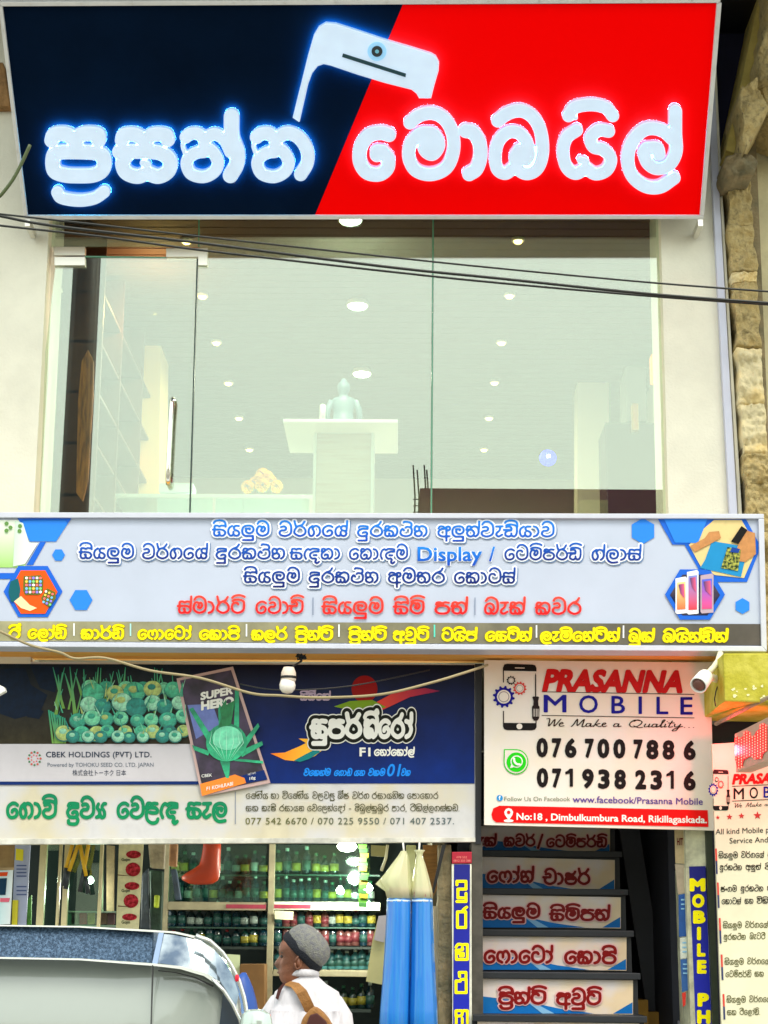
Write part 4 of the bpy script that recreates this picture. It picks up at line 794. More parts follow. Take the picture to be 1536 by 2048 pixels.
for i in range(5):
    for j in range(5): printed('app_dot', disc(53 + i * 7, 1156 + j * 7, 2.8, 8), BP, 0.002, inkm('dot_' + dc[(i * 2 + j) % 6], dc[(i * 2 + j) % 6]), lb)
for i in range(3):
    for j in range(4): printed('app_dot', disc(92 + i * 6.5 - j * 1.6, 1183 + j * 7 + i * 2.6, 2.5, 8), BP, 0.002, inkm('dot_' + dc[(i + j) % 6], dc[(i + j) % 6]), lb)
printed('phone_picture', [(-40, 1040), (40, 1040), (56, 1083), (50, 1135), (-40, 1135)], BP, -0.009, inkm('green_print', 'b8dc90', col2='eef4e8', axis=2), lb)
printed('phone_picture', [(30, 1042), (46, 1046), (58, 1085), (76, 1086), (50, 1128), (26, 1133)], BP, -0.0055, inkm('mint_print', 'd8ecdc', col2='f4f4f0', axis=0), lb)
for x, y in ((13, 1047), (21, 1055), (13, 1061), (40, 1052), (39, 1062)): printed('camera_dot', disc(x, y, 4.2, 10), BP, -0.002, inkm('camera_dot_green', '5a8a3c'), lb)
# right hexagons and pictures
printed('hexagon', hexa(1286, 1062, 26, 26, 30), BP, -0.008, hb, lb); printed('hexagon', hexa(1485, 1212, 16, 16, 30), BP, -0.008, hb, lb)
printed('hexagon', [(1316, 1038), (1425, 1038), (1402, 1090), (1345, 1089)], BP, -0.007, hb2, lb); printed('hexagon', [(1328, 1038), (1415, 1038), (1396, 1086), (1350, 1085)], BP, -0.004, hb, lb)
printed('hexagon', [(1368, 1088), (1402, 1052), (1424, 1038), (1492, 1038), (1517, 1085), (1517, 1105), (1494, 1164), (1432, 1164), (1398, 1140)], BP, -0.009, hb2, lb)
printed('repair_picture', [(1378, 1090), (1404, 1060), (1428, 1040), (1483, 1040), (1509, 1084), (1510, 1106), (1488, 1156), (1430, 1150), (1402, 1134)], BP, -0.006, inkm('cream_desk_print', 'f0dfae', var=0.2, vs=20, col2='e2c88c'), lb)
printed('repair_picture', [(1424, 1082), (1484, 1092), (1490, 1120), (1482, 1154), (1400, 1136), (1410, 1120)], BP, -0.003, inkm('cyan_mat_print', '3aa8d8', var=0.1), lb)
skin = inkm('skin_print', 'd8a878', var=0.25, vs=25)
printed('repair_picture', [(1380, 1092), (1410, 1076), (1418, 1064), (1438, 1062), (1442, 1076), (1420, 1088), (1390, 1104)], BP, 0, skin, lb)
printed('repair_picture', [(1510, 1066), (1492, 1060), (1478, 1078), (1474, 1100), (1480, 1114), (1476, 1122), (1490, 1124), (1512, 1108)], BP, 0, skin, lb)
printed('repair_picture', [(1483, 1052), (1495, 1060), (1477, 1088), (1462, 1083)], BP, 0.003, inkm('black_print', '1c1a1c'), lb)
printed('repair_picture', [(1455, 1094), (1482, 1100), (1476, 1142), (1442, 1136)], BP, 0.001, inkm('board_print', '2a5440', col2='b8b850', vs=60), lb)
printed('repair_picture', [(1464, 1094), (1480, 1098), (1477, 1106), (1460, 1104)], BP, 0.004, inkm('chip_blue_print', '2b60b0'), lb)
printed('hexagon', hexa(1390, 1189, 60, 58), BP, -0.005, hb2, lb); printed('hexagon', hexa(1390, 1190, 50, 47), BP, -0.002, inkm('dark_hexagon_print', '243a66', col2='5a4a50', vs=8), lb)
for (x, w, y0, y1, n, c2, c1) in ((1351, 23, 1153, 1226, 1, 'f06a30', 'f6d890'), (1374, 23, 1140, 1227, 1, 'e03038', '7888d8'), (1401, 26, 1147, 1225, 2, 'e84080', '3a60e0')):
    printed('phone_picture', [(x, y0 + 4), (x + w - 3, y0), (x + w, y0 + 3), (x + w, y1), (x + 3, y1 + 2), (x, y1 - 1)], BP, 0.001 if n == 1 else 0.0015, whitei if n == 1 else inkm('rose_frame', 'b8a0b0'), lb)
    printed('phone_picture', [(x + 3, y0 + 12), (x + w - 3, y0 + 10), (x + w - 3, y1 - 8), (x + 3, y1 - 7)], BP, 0.004, inkm('scr' + c1, c2, col2=c1, axis=2), lb)
    printed('phone_picture', [(x + 6, y0 + 16), (x + w - 6, y0 + 14), (x + w - 5, y0 + 44), (x + 10, y0 + 34)], BP, 0.007, inkm('scr_dark', '2a2a6a', col2='e05080', axis=0), lb)
# slab above the ground floor (its ochre underside shows below the board)
zs = at(700, 1302, 10.2).z
sb = box('floor_slab', -4, at(1440, 1320, 10.3).x, 10.23, 10.62, zs, zs + 0.62, soffitm, None, 0.01); struct(sb)
sb2 = box('floor_slab', -4, 3.2, 10.63, 16, at(700, 1326, 10.6).z + 0.02, ZF - 0.11, M('lower_ceiling_paint', '8f8a78', 0.9, var=0.2)); struct(sb2)

# ================================================================== seed shop sign
YS = 10.5; QP = YP(YS)
ss = thing('seed_shop_sign', at(470, 1690, YS), 'wide weathered seed shop sign with vegetable picture, packet and green Sinhala title', 'sign')
wsh = M('weathered_white_film', 'dcdadc', 0.6, var=0.22, vs=3, col2='cfc6ac')
prism('sign_panel', [(-200, 1322), (955, 1328), (951, 1684), (-200, 1690)], QP, -0.06, -0.002, wsh, ss, 0.003)
prism('frame_rail', [(-200, 1678), (951, 1675), (951, 1684), (-200, 1690)], QP, 0, 0.012, M('grimy_white_rail', 'd8d6cc', 0.6, var=0.4, vs=9), ss, 0.003)
prism('frame_rail', [(950, 1328), (964, 1328), (962, 1688), (951, 1688)], QP, -0.1, 0.01, dark, ss)
L0 = 0.002
printed('blue_print', [(372, 1329), (949, 1330), (949, 1567), (400, 1567)], QP, L0, M('night_to_blue_print', '0a4c9c', 0.35, spec=0.6, col2='05041c', axis=2, var=0.35, vs=5), ss)
printed('soil_print', [(-150, 1327), (380, 1329), (380, 1488), (-150, 1488)], QP, L0, M('soil_print', '5d5640', 0.4, col2='061c2c', axis=2, var=0.5, vs=14), ss)
printed('grey_band_print', [(-150, 1488), (400, 1488), (400, 1563), (-150, 1563)], QP, L0, M('grey_band_film', 'd2cdd4', 0.5, var=0.1), ss)
printed('blue_line_print', [(-150, 1563.5), (400, 1562.5), (402, 1569), (-150, 1570)], QP, L0 + .003, inkm('line_blue', '0f4a8c'), ss)
# leaves, stems and bulbs of the vegetable picture
leafm = inkm('dark_leaf_print', '123a58', var=0.5, vs=20); stemg = inkm('stem_print', '9ac070', col2='3aa888', axis=2); grn = [inkm('kohl%d' % i, c, var=0.75, vs=26) for i, c in enumerate(('7fe8b8', '4fd0a4', 'a8f0cc', '38b898', 'c4dc80', '20988c'))]
for P in ([(-20, 1340), (50, 1335), (62, 1370), (95, 1390), (80, 1425), (30, 1438), (-20, 1420)], [(60, 1330), (120, 1334), (110, 1385), (80, 1376)], [(50, 1410), (88, 1422), (78, 1438), (54, 1434)]): printed('leaf_print', P, QP, L0 + .003, leafm, ss)
random.seed(9)
for i in range(34):
    x = random.uniform(105, 370); y0 = random.uniform(1390, 1440); xx = x + random.uniform(-22, 22); y1 = random.uniform(1332, 1360); w = random.uniform(2, 4)
    printed('stalk_print', [(x - w, y0), (xx - .6, y1), (xx + .6, y1), (x + w, y0)], QP, L0 + .003 + (i % 3) * .001, stemg, ss)
for i in range(9): printed('stalk_print', [(104 + i * 1.5 + (i % 3) * 6, 1487), (96 + i * 4, 1420 + i * 2), (99 + i * 4, 1420 + i * 2), (108 + i * 1.5 + (i % 3) * 6, 1487)], QP, L0 + .004, stemg, ss)
kb_ = []
for row, (y, n, x0, x1, r) in enumerate(((1375, 6, 180, 365, 17), (1383, 5, 190, 345, 23), (1410, 7, 180, 362, 20), (1437, 8, 150, 370, 19), (1464, 9, 130, 368, 17), (1479, 8, 145, 350, 14))):
    for i in range(n):
        x = x0 + (x1 - x0) * i / (n - 1) + random.uniform(-6, 6); yy = y + random.uniform(-5, 5); r2 = r * random.uniform(.8, 1.1)
        yy = min(yy, 1486 - r2 * .9)
        ly = L0 + .007 + row * .0025; a = grn[(i * 3 + row) % 6]; kb_.append(x)
        printed('kohlrabi_print', disc(x, yy, r2, 16, r2 * .9), QP, ly, inkm('kohl_rim', '1a8078', var=.7, vs=30), ss)
        printed('kohlrabi_print', disc(x, yy - 1, r2 - 1.6, 16, (r2 - 1.6) * .9), QP, ly + .0008, a, ss)
        printed('kohlrabi_print', disc(x - r2 * .1, yy - r2 * .25, r2 * .42, 12, r2 * .3), QP, ly + .0016, grn[(i + 2) % 6], ss)
for i in range(46):
    x = random.uniform(110, 372); y = random.uniform(1376, 1470); w = random.uniform(1, 2.4); l_ = random.uniform(10, 30); a = random.uniform(-.6, .6)
    printed('leaf_stalk_print', [(x - w, y), (x + l_ * math.sin(a) - .4, y - l_), (x + l_ * math.sin(a) + .4, y - l_), (x + w, y)], QP, L0 + .024, grn[i % 6], ss)
for i in range(12):
    a = 2 * math.pi * i / 12; printed('logo_dot', disc(69 + 12 * math.cos(a), 1517 + 13 * math.sin(a), 2.2, 8), QP, L0 + .003, inkm('logo_%d' % (i % 2), ('c8503c', '3f7a4c')[i % 2]), ss)
for i in range(7):
    a = 2 * math.pi * i / 7; printed('logo_dot', disc(69 + 6.5 * math.cos(a), 1517 + 7 * math.sin(a), 1.5, 8), QP, L0 + .003, inkm('logo_pink', 'e87a80'), ss)
gy = inkm('slate_ink', '4a5a72'); gy2 = inkm('grey_letter_ink', '8a94a2')
ltext('lettering', 'CBEK HOLDINGS (PVT) LTD.', 92, 303, 1514.5, 11, QP, L0 + .003, gy, ss, bold=0.012, spc=1.05)
ltext('lettering', 'Powered by TOHOKU SEED CO. LTD. JAPAN', 95, 307, 1533.5, 8, QP, L0 + .003, gy2, ss)
ltext('lettering', '株式会社トーホク 日本', 145, 252, 1550.5, 9, QP, L0 + .003, gy, ss)
gt = inkm('green_title_ink', '00a878', col2='0a8058', axis=2)
for tk, a, b in (("e g aa v+i", 12, 114), ("dra v ya", 132, 213), ("e v La nd", 233, 357), ("s ae l", 373, 455)): stext('lettering', tk, a, b, 1638, 34, QP, L0, gt, ss, 1.1)
printed('divider_line', rect(470, 1583, 471.2, 1648), QP, L0, inkm('grey_ink', '8a98b0'), ss)
ol = inkm('olive_text_ink', '6a6a3a', var=0.3, vs=3)
for tk, a, b in (("e d+H Sh+ii y", 491, 537), ("h aa", 541, 559), ("v+i e d+H Sh+ii y", 564, 618), ("E La v La+u", 624, 670), ("b+ii j", 675, 698), ("v rh g", 704, 739), ("r s aa y n+i k", 743, 809), ("e p aa e h aa r", 814, 877)): stext('lettering', tk, a, b, 1598, 11.5, QP, L0, ol, ss, .6)
for tk, a, b in (("s h", 491, 517), ("k ae Sx+i", 523, 552), ("r s aa y n", 558, 609), ("e v e La n+H e d aah", 614, 691), ("-", 697, 703), ("d+i B+u l+H k+u B+u r", 709, 778), ("p aa r ,", 783, 814), ("r+i k+i l+H l g s+H k D .", 820, 920)): stext('lettering', tk, a, b, 1623, 11.5, QP, L0, ol, ss, .6)
ltext('lettering', '077 542 6670 / 070 225 9550 / 071 407 2537.', 491, 908, 1648.6, 13, QP, L0, inkm('olive_number_ink', '8a8a50', col2='5a6a70', axis=0), ss, spc=1.1, bold=.004)
# blue half
printed('red_ball_print', disc(729, 1378, 26, 28, 27), QP, L0 + .003, inkm('dark_red_print', 'b0181c', var=.2), ss)
printed('leaf_print', [(668, 1413), (700, 1402), (745, 1400), (772, 1414), (740, 1424), (690, 1418)], QP, L0 + .006, inkm('lime_print', '9ab83c', var=.2), ss)
printed('swoosh_print', [(742, 1410), (790, 1384), (850, 1376), (880, 1382), (820, 1394), (765, 1420)], QP, L0 + .005, inkm('coral_print', 'ee6a50', col2='8a1c50', axis=0), ss)
printed('arrow_print', [(541, 1507), (570, 1505), (600, 1492), (612, 1486), (597, 1477), (632, 1478), (650, 1496), (630, 1512), (600, 1523), (570, 1520)], QP, L0 + .003, inkm('arrow_print', 'ff9a3c', col2='ffd840', axis=0, em='ff9020', es=.05), ss)
printed('arrow_print', [(588, 1521), (612, 1508), (636, 1496), (640, 1504), (618, 1518), (600, 1524)], QP, L0 + .006, inkm('arrow_teal_print', '30a0a0'), ss)
wink = inkm('white_ink', 'f4f4f0'); dk = inkm('dark_outline_ink', '2c3020')
for tk, a, b in (("s+u p rh", 622, 724), ("h+ii e r aah", 727, 826)):
    stext('lettering_outline', tk, a, b, 1477, 38, QP, L0 + .008, wink, ss, 3.7); stext('lettering_outline', tk, a, b, 1477, 38, QP, L0 + .011, dk, ss, 3.1); stext('lettering', tk, a, b, 1477, 38, QP, L0 + .014, wink, ss, 1.3)
ltext('lettering', 'F1', 719, 741, 1512, 17, QP, L0 + .003, wink, ss, bold=.03); stext('lettering', "e n aah e k aah l+H", 748, 829, 1512, 13.5, QP, L0 + .003, wink, ss, 1.1)
cy = inkm('sky_ink', '2ea0f0', em='2ea0f0', es=.08)
for tk, a, b in (("E e k n+H m", 606, 660), ("e g aa D", 667, 703), ("y n", 707, 729), ("E k m", 735, 769), ("E k", 801, 820)): stext('lettering', tk, a, b, 1552, 11.5, QP, L0 + .003, cy, ss, 1.2, shear=.2)
ltext('lettering', '01', 772, 798, 1552, 24, QP, L0 + .003, cy, ss, bold=.02, shear=.2)
stext('lettering', "s+ii b+ii e k+H", 600, 661, 1401, 14, QP, L0 + .003, inkm('pale_violet_ink', 'c8b8cc'), ss, 1.2)
# the seed packet picture
TP = Plane(QP.p, QP.n)
printed('packet_print', [(353, 1357), (466, 1333), (541, 1566), (403, 1593)], QP, L0 + .018, inkm('packet_border', 'c8a8a4'), ss)
printed('packet_print', [(360, 1361), (462, 1340), (533, 1560), (407, 1586)], QP, L0 + .021, inkm('packet_ground', '2c2434', col2='4a3a58', vs=6, var=.3), ss)
printed('packet_print', [(375, 1410), (425, 1408), (440, 1450), (392, 1478)], QP, L0 + .023, inkm('packet_violet', '6f80c8', var=.3, vs=12), ss)
km = inkm('packet_green', '38d89c', var=.6, vs=16, col2='1a9a70', axis=2); km2 = inkm('packet_green_light', '84f4c8', var=.4, vs=20)
for P in ([(378, 1418), (386, 1415), (425, 1475), (415, 1482)], [(436, 1400), (452, 1400), (456, 1465), (438, 1468)], [(470, 1380), (478, 1380), (478, 1455), (468, 1458)], [(488, 1480), (516, 1446), (519, 1453), (492, 1494)], [(480, 1502), (524, 1482), (526, 1490), (484, 1514)], [(462, 1516), (526, 1522), (526, 1527), (470, 1522)], [(384, 1490), (420, 1503), (416, 1511), (388, 1500)], [(440, 1522), (452, 1556), (458, 1556), (460, 1522)]): printed('stalk_print', P, QP, L0 + .025, km, ss)
printed('kohlrabi_print', disc(453, 1485, 41, 28, 38), QP, L0 + .028, km, ss); printed('kohlrabi_print', disc(455, 1476, 30, 24, 24), QP, L0 + .031, km2, ss)
for i in range(7): a_ = -1.2 + i * .4; printed('vein_print', [(453 + 6 * math.sin(a_), 1522), (453 + 36 * math.sin(a_) - .7, 1486), (453 + 30 * math.sin(a_), 1456), (453 + 36 * math.sin(a_) + .7, 1486)], QP, L0 + .033, inkm('vein', 'b8f8dc'), ss)
for P in ([(436, 1455), (452, 1410), (470, 1400), (462, 1450)], [(446, 1460), (440, 1418), (452, 1398), (458, 1456)]): printed('leaf_print', P, QP, L0 + .032, inkm('packet_leaf', '1f8a50', var=.6, vs=20), ss)
printed('packet_print', [(400, 1568), (470, 1549), (489, 1556), (492, 1566), (404, 1592)], QP, L0 + .025, inkm('packet_orange', 'ff8a20'), ss)
printed('packet_print', [(480, 1552), (528, 1540), (535, 1559), (494, 1566)], QP, L0 + .024, inkm('packet_blue', '184a90'), ss)
ltext('lettering', 'SUPER', 401, 466, 1400, 15, QP, L0 + .03, wink, ss, bold=.05, slope=-.2); ltext('lettering', 'HERO', 402, 468, 1420, 17, QP, L0 + .03, wink, ss, bold=.06, slope=-.17)
ltext('lettering', 'F1 KOHLRABI', 413, 466, 1581, 7, QP, L0 + .03, wink, ss, bold=.02, slope=-.2); ltext('lettering', 'CBEK', 403, 424, 1555, 6, QP, L0 + .03, wink, ss, bold=.01, slope=-.1)
ltext('lettering', 'NET WT.', 496, 512, 1551, 4, QP, L0 + .03, wink, ss, slope=-.2); ltext('lettering', '10g', 499, 511, 1560, 5.5, QP, L0 + .03, wink, ss, bold=.02, slope=-.2)

# ================================================================== phone shop sign
YPH = 10.42; HP = YP(YPH)
ps = thing('phone_shop_sign', at(1200, 1655, YPH), 'cream phone shop sign with red title, two phone numbers and a red address strip', 'sign')
pm = M('cream_sign_film', 'eee6de', 0.45, var=0.10, vs=3, col2='e6dccb')
prism('sign_panel', [(968.5, 1320), (1421, 1325), (1428.5, 1661), (968.5, 1650)], HP, -0.03, 0, pm, ps, 0.002)
HX = lambda x: 950 + x / 3.072
HY = lambda y: 1290 + y / 3.072
def H(pts): return [(HX(x), HY(y)) for x, y in pts]
bk = inkm('black_ink', '2a1f20'); rdk = inkm('crimson_ink', 'd80f16', col2='b00c14', axis=0); ind = inkm('indigo_ink', '2413a8')
f = L0 + .002
def phone_logo(pl, X, Y, par, f, small=False):
    def T(P): return [(X(x), Y(y)) for x, y in P]
    printed('phone_print', T([(172, 140), (180, 120), (198, 115), (352, 120), (370, 124), (378, 142), (378, 162), (172, 158)]), pl, f, bk, par)
    printed('phone_print', T([(172, 478), (378, 480), (378, 505), (368, 520), (350, 524), (198, 523), (180, 518), (172, 500)]), pl, f, bk, par)
    for P in ([(172, 158), (178, 158), (178, 230), (172, 230)], [(172, 405), (178, 405), (178, 478), (172, 478)], [(372, 460), (378, 460), (378, 480), (372, 480)]): printed('phone_print', T(P), pl, f, bk, par)
    printed('phone_print', T(disc(273, 500, 18, 16)), pl, f + .003, pm, par)
    printed('phone_print', T([(245, 138), (305, 139), (305, 144), (245, 143)]), pl, f + .003, pm, par)
    def gear(cx, cy, r, m):
        n = 12 if r > 30 else 10; out = []
        for i in range(n):
            for q, rr in ((0, .82), (.2, 1.0), (.45, 1.0), (.65, .82)):
                a = 2 * math.pi * (i + q) / n; out.append((cx + r * rr * math.cos(a), cy + r * rr * math.sin(a)))
        printed('gear_print', T(out), pl, f, m, par); printed('gear_print', T(disc(cx, cy, r * .62, 20)), pl, f + .003, pm, par)
        printed('gear_print', T(disc(cx, cy, r * .5, 20)), pl, f + .005, inkm('gear_grey', '9a9094'), par); printed('gear_print', T(disc(cx, cy, r * .42, 20)), pl, f + .007, pm, par)
    gear(222, 217, 28, bk); gear(275, 266, 42, inkm('gear_red', 'd83830')); gear(177, 318, 68, ind)
    printed('screwdriver_print', T([(369, 185), (372, 172), (376, 185), (376, 320), (369, 320)]), pl, f, bk, par)
    printed('screwdriver_print', T([(352, 322), (358, 316), (388, 316), (394, 322), (388, 345), (390, 370), (397, 380), (394, 450), (384, 464), (362, 464), (352, 450), (350, 380), (358, 370), (360, 345)]), pl, f + .001, inkm('brown_ink', '3c2626'), par)
    for x in (361, 374, 385): printed('screwdriver_print', T([(x, 392), (x + 4, 392), (x + 4, 440), (x, 440)]), pl, f + .004, pm, par)
phone_logo(HP, HX, HY, ps, f)
SC = [("W", "0,10 2,10 2.4,1 5.5,9.5 6,1 9.5,10"), ("e", "9,3.4 11.4,4.6 10.6,5.8 9.2,4 10,1 12.4,1.8"),
      ("M", "17.5,0.8 18.6,3 20.5,10 21.4,2 25,10 24.6,1 26.2,1.4"), ("a", "29.8,4.8 27.6,4.6 27.2,1.4 29.4,1.8 30.2,4.8 30.2,1.2 31.6,2"), ("k", "32.2,1 34.6,9.8 33.6,6|33,3 36,5 33.8,3.4 36,1 37.4,1.8"), ("e", "37.8,3.2 40,4.6 39.2,5.8 37.8,4 38.8,1 41,2"),
      ("a", "48.4,4.8 46.2,4.6 45.8,1.4 48,1.8 48.8,4.8 48.8,1.2 50.6,2"),
      ("Q", "62,9 58.6,9.6 56,5 57.6,1.2 61.6,2 64,7 61,10 58.5,8|59,2.4 62.5,0.2 65,0.8"), ("u", "66.6,5 66.2,1.4 68.6,2 69.4,5 69,1.4 70.4,1.6"), ("a", "74,4.8 71.8,4.6 71.2,1.4 73.6,1.8 74.4,4.8 74.2,1.2 75.6,2"), ("l", "76,2 79,9.6 77.6,9.2 77.2,1.4 78.8,1.8"), ("i", "80,5 79.6,1.4 81,1.8|80.6,8.2 80.8,8.2"), ("t", "84,9 82.4,2 83.6,1.2 85,2|81.6,6.4 85.6,6.6"), ("y", "86.2,5 86.4,1.8 88.8,2.4 90,5 88,-2.6 85.4,-3.2 86.8,-0.6 91.5,2.4"), (".", "93,1 93.2,1"), (".", "96,1 96.2,1"), (".", "99,1 99.2,1")]
def script(par, pl, x0, x1, yb, cap, lift, m, n=99, slope=.01):
    st = []
    for _, s in SC[:n]: st += parse(s)
    st = [[Vector((p.x + p.y * .12, p.y)) for p in q] for q in st]
    vs, fs = cellfill(*field(st, .42, .3), .3); sx = (x1 - x0) / (100 if n > 20 else max(v[0] for v in vs)); P = [pl.cast(x0 + u * sx, yb - v * cap / 10 + slope * u * sx, lift) for u, v in vs]
    orient('script_lettering', P, fs, pl, m, par)
ltext('lettering', 'PRASANNA', HX(412), HX(1275), 1380.5, 43, HP, f, rdk, ps, bold=.055, slope=.011, shear=.22)
for y0, y1 in ((285, 302), (430, 446)): printed('rule_print', H([(410, y0), (1348, y1), (1348, y1 + 4), (410, y0 + 4)]), HP, f, bk, ps)
for ch, a, b in (('M', 422, 562), ('O', 640, 755), ('B', 838, 922), ('I', 1005, 1026), ('L', 1115, 1188), ('E', 1262, 1338)): ltext('lettering', ch, HX(a), HX(b), HY(412 + (a - 422) * .017), 34.5, HP, f, ind, ps, bold=.012)
script(ps, HP, HX(430), HX(1350), HY(503), 16, f, inkm('brown_script_ink', '4a3010'))
for s, a, b, y in (('0', 378, 448, 685), ('7', 472, 530, 686), ('6', 552, 624, 688), ('7', 675, 730, 689), ('0', 752, 826, 690), ('0', 850, 924, 692), ('7', 974, 1030, 694), ('8', 1052, 1128, 697), ('8', 1152, 1226, 699), ('6', 1282, 1356, 702), ('0', 380, 450, 870), ('7', 474, 530, 872), ('1', 555, 602, 873), ('9', 658, 730, 875), ('3', 756, 828, 878), ('8', 856, 928, 880), ('2', 984, 1052, 882), ('3', 1078, 1150, 884), ('1', 1176, 1222, 886), ('6', 1282, 1356, 889)): (one('lettering', HX(a), HX(b), HY(y - 3), 36, HP, f, inkm('number_ink', '2a1016'), ps) if s == '1' else ltext('lettering', s, HX(a), HX(b), HY(y - 3), 36, HP, f, inkm('number_ink', '2a1016'), ps, bold=.05))
wg = inkm('bright_green_ink', '3cdc20')
def ringp(c, a, b, n=28): return None
printed('drop_print', H([(178, 640), (258, 640)] + [(252 + 76 * math.cos(R(t)), 718 + 78 * math.sin(R(t))) for t in range(-85, 181, 12)]), HP, f, wg, ps)
printed('drop_print', H([(184, 646), (256, 647)] + [(252 + 70 * math.cos(R(t)), 718 + 71 * math.sin(R(t))) for t in range(-85, 181, 12)]), HP, f + .003, pm, ps)
printed('drop_print', H(disc(254, 720, 60, 26)), HP, f + .006, wg, ps); printed('bubble_print', H(disc(256, 716, 38, 24)), HP, f + .009, wink, ps); printed('bubble_print', H([(222, 735), (240, 750), (216, 756)]), HP, f + .009, wink, ps)
printed('bubble_print', H(disc(256, 716, 31, 22)), HP, f + .012, wg, ps)
st = parse("240,698 243,716 256,731 275,734"); L_ = contours(*field(st, 6.5, 1.5), 1.5); printed('handset_print', H(L_[0]), HP, f + .015, wink, ps)
printed('round_print', H(disc(152, 940, 19, 20)), HP, f, inkm('cyan_ink', '30a8e0'), ps); ltext('lettering', 'f', HX(146), HX(158), HY(950), 8, HP, f + .003, wink, ps, bold=.04)
ltext('lettering', 'Follow Us On Facebook', HX(180), HX(585), HY(958), 8.5, HP, f, inkm('sage_ink', '8a9c84'), ps, slope=.003)
ltext('lettering', 'www.facebook/Prasanna Mobile', HX(600), HX(1400), HY(967), 13, HP, f, inkm('violet_ink', '7a62ae'), ps, bold=.012, slope=.018)
printed('address_strip', H([(150, 987), (1430, 1015), (1434, 1118), (130, 1090), (108, 1072), (101, 1040), (112, 1004)]), HP, f, inkm('bright_red_ink', 'f00a0a'), ps)
ltext('lettering', 'No:18 , Dimbulkumbura Road, Rikillagaskada.', HX(255), HX(1425), HY(1073), 13.5, HP, f + .003, wink, ps, bold=.025, slope=.018)
printed('pin_print', H([(207, 1078), (184, 1044), (180, 1026), (190, 1008), (207, 1002), (224, 1008), (234, 1026), (230, 1044)]), HP, f + .003, wink, ps); printed('pin_print', H(disc(207, 1028, 11, 14)), HP, f + .006, inkm('bright_red_ink', 'f00a0a'), ps)
printed('pin_print', H(disc(207, 1080, 30, 18, 9)), HP, f + .0015, wink, ps)

# ================================================================== stair bay
st_m = M('dark_stair_steel', '151a22', 0.5, var=0.3, vs=6); wallD = M('dark_stairwell_paint', '1b1d2a', 0.8, var=0.35, vs=4)
stair = thing('staircase', at(1110, 2040, 11.2), 'steep dark staircase whose risers carry white and blue name boards', 'staircase')
q = prism('stairwell_wall', [(1385, 1480), (1700, 1480), (1700, 2300), (1385, 2300)], YP(14.2), -0.2, 0, wallD); struct(q)
xr = at(1300, 1900, 11.2).x
q = box('stairwell_wall', xr + 0.1, xr + 0.2, 11.0, 15.5, 0, 3.2, wallD); struct(q)
q = box('stairwell_wall', at(962, 1900, 10.9).x - 0.14, at(962, 1900, 10.9).x - 0.06, 10.9, 15.5, 0, 3.2, wallD); struct(q)
q = box('stairwell_wall', -1, 2.6, 15.5, 15.6, 0, 3.3, wallD); struct(q)
rb_ = M('riser_film', 'ddd2d0', 0.45, var=0.1, vs=4, col2='dcc6a4'); rblue = M('riser_blue_print', '1a8ccf', 0.45, col2='0c6cb0', axis=2, var=.2, vs=8); rlt = inkm('riser_pale_blue', '9cc6e4')
mar = inkm('maroon_ink', '9c0a14'); mo = inkm('pink_outline_ink', 'eac6c6')
RS = [  # depth, quad, words
 (11.58, [(955, 1652), (1220, 1652), (1220, 1706), (955, 1703)], [("b ae k+H", 930, 993, 1693), ("k v rh", 1008, 1071, 1693), ("/", 1074, 1087, 1693), ("e T m+C p rh D+C", 1092, 1214, 1695)], 19),
 (11.34, [(955, 1713), (1229.6, 1720), (1229.6, 1782.5), (955, 1776)], [("e f aah n+H", 973, 1068, 1766), ("ch aa j rh", 1087, 1181, 1770)], 25),
 (11.1, [(955, 1789), (1241.6, 1794.5), (1241.6, 1857), (955, 1853)], [(SIY, 966, 1081, 1838), ("s+i m+C p t+H", 1100, 1220, 1842)], 24),
 (10.86, [(955, 1872), (1253, 1875), (1253, 1941.5), (955, 1936.5)], [("e f aa e T aah", 967, 1107, 1927), ("e k aa p+i", 1128, 1233, 1928.5)], 27),
 (10.62, [(955, 1957), (1266, 1960.5), (1266, 2029), (955, 2025)], [("pra+i n+H T+C", 996, 1093, 2009), ("a v+u T+C", 1112, 1203, 2010.5)], 26),
 (10.4, [(955, 2043), (1279, 2047), (1279, 2120), (955, 2116)], [("pra+i n+H T+C", 996, 1093, 2090)], 26)]
for i, (Y, qd, words, sz) in enumerate(RS):
    rp_ = YP(Y); b = prism('riser_board', qd, rp_, -0.02, 0, rb_, stair)
    x0, x1 = qd[0][0], qd[1][0]; y0, y1 = qd[0][1], qd[2][1]; h = y1 - y0; w = x1 - 960
    printed('blue_wave', [(x0, y0 + h * .45), (968, y0 + h * .5), (968 + w * .3, y1 - h * .34), (968 + w * .5, y1 - h * .16), (968 + w * .72, y1 - 2), (x0, y1 - 2)], rp_, .002, rblue, b)
    printed('blue_wave', [(968 + w * .28, y1 - h * .36), (968 + w * .34, y1 - h * .30), (968 + w * .46, y1 - 2), (968 + w * .38, y1 - 2)], rp_, .0045, rlt, b)
    printed('blue_wave', [(x1 - w * .13, y1 - 2), (x1 - 1, y1 - h * .34), (x1 - 1, y1 - 2)], rp_, .002, rblue, b)
    for tk, a, bb, yb in words:
        stext('lettering_outline', tk, a, bb, yb, sz, rp_, .0065, mo, b, 1.9); stext('lettering', tk, a, bb, yb, sz, rp_, .0095, mar, b, 1.05)
    z = rp_.cast(1100, y0, 0).z
    tr_ = box('tread', rp_.cast(945, y0, 0).x, rp_.cast(x1 + 14, y0, 0).x, Y - 0.03, Y + 0.25, z - 0.002, z + 0.035, st_m, stair, 0.004)
    box('riser_back', rp_.cast(945, y0, 0).x, rp_.cast(x1 + 10, y0, 0).x, Y + 0.021, Y + 0.04, z - 0.33, z - 0.003, st_m, stair)
for Y0, y0 in ():
    pass
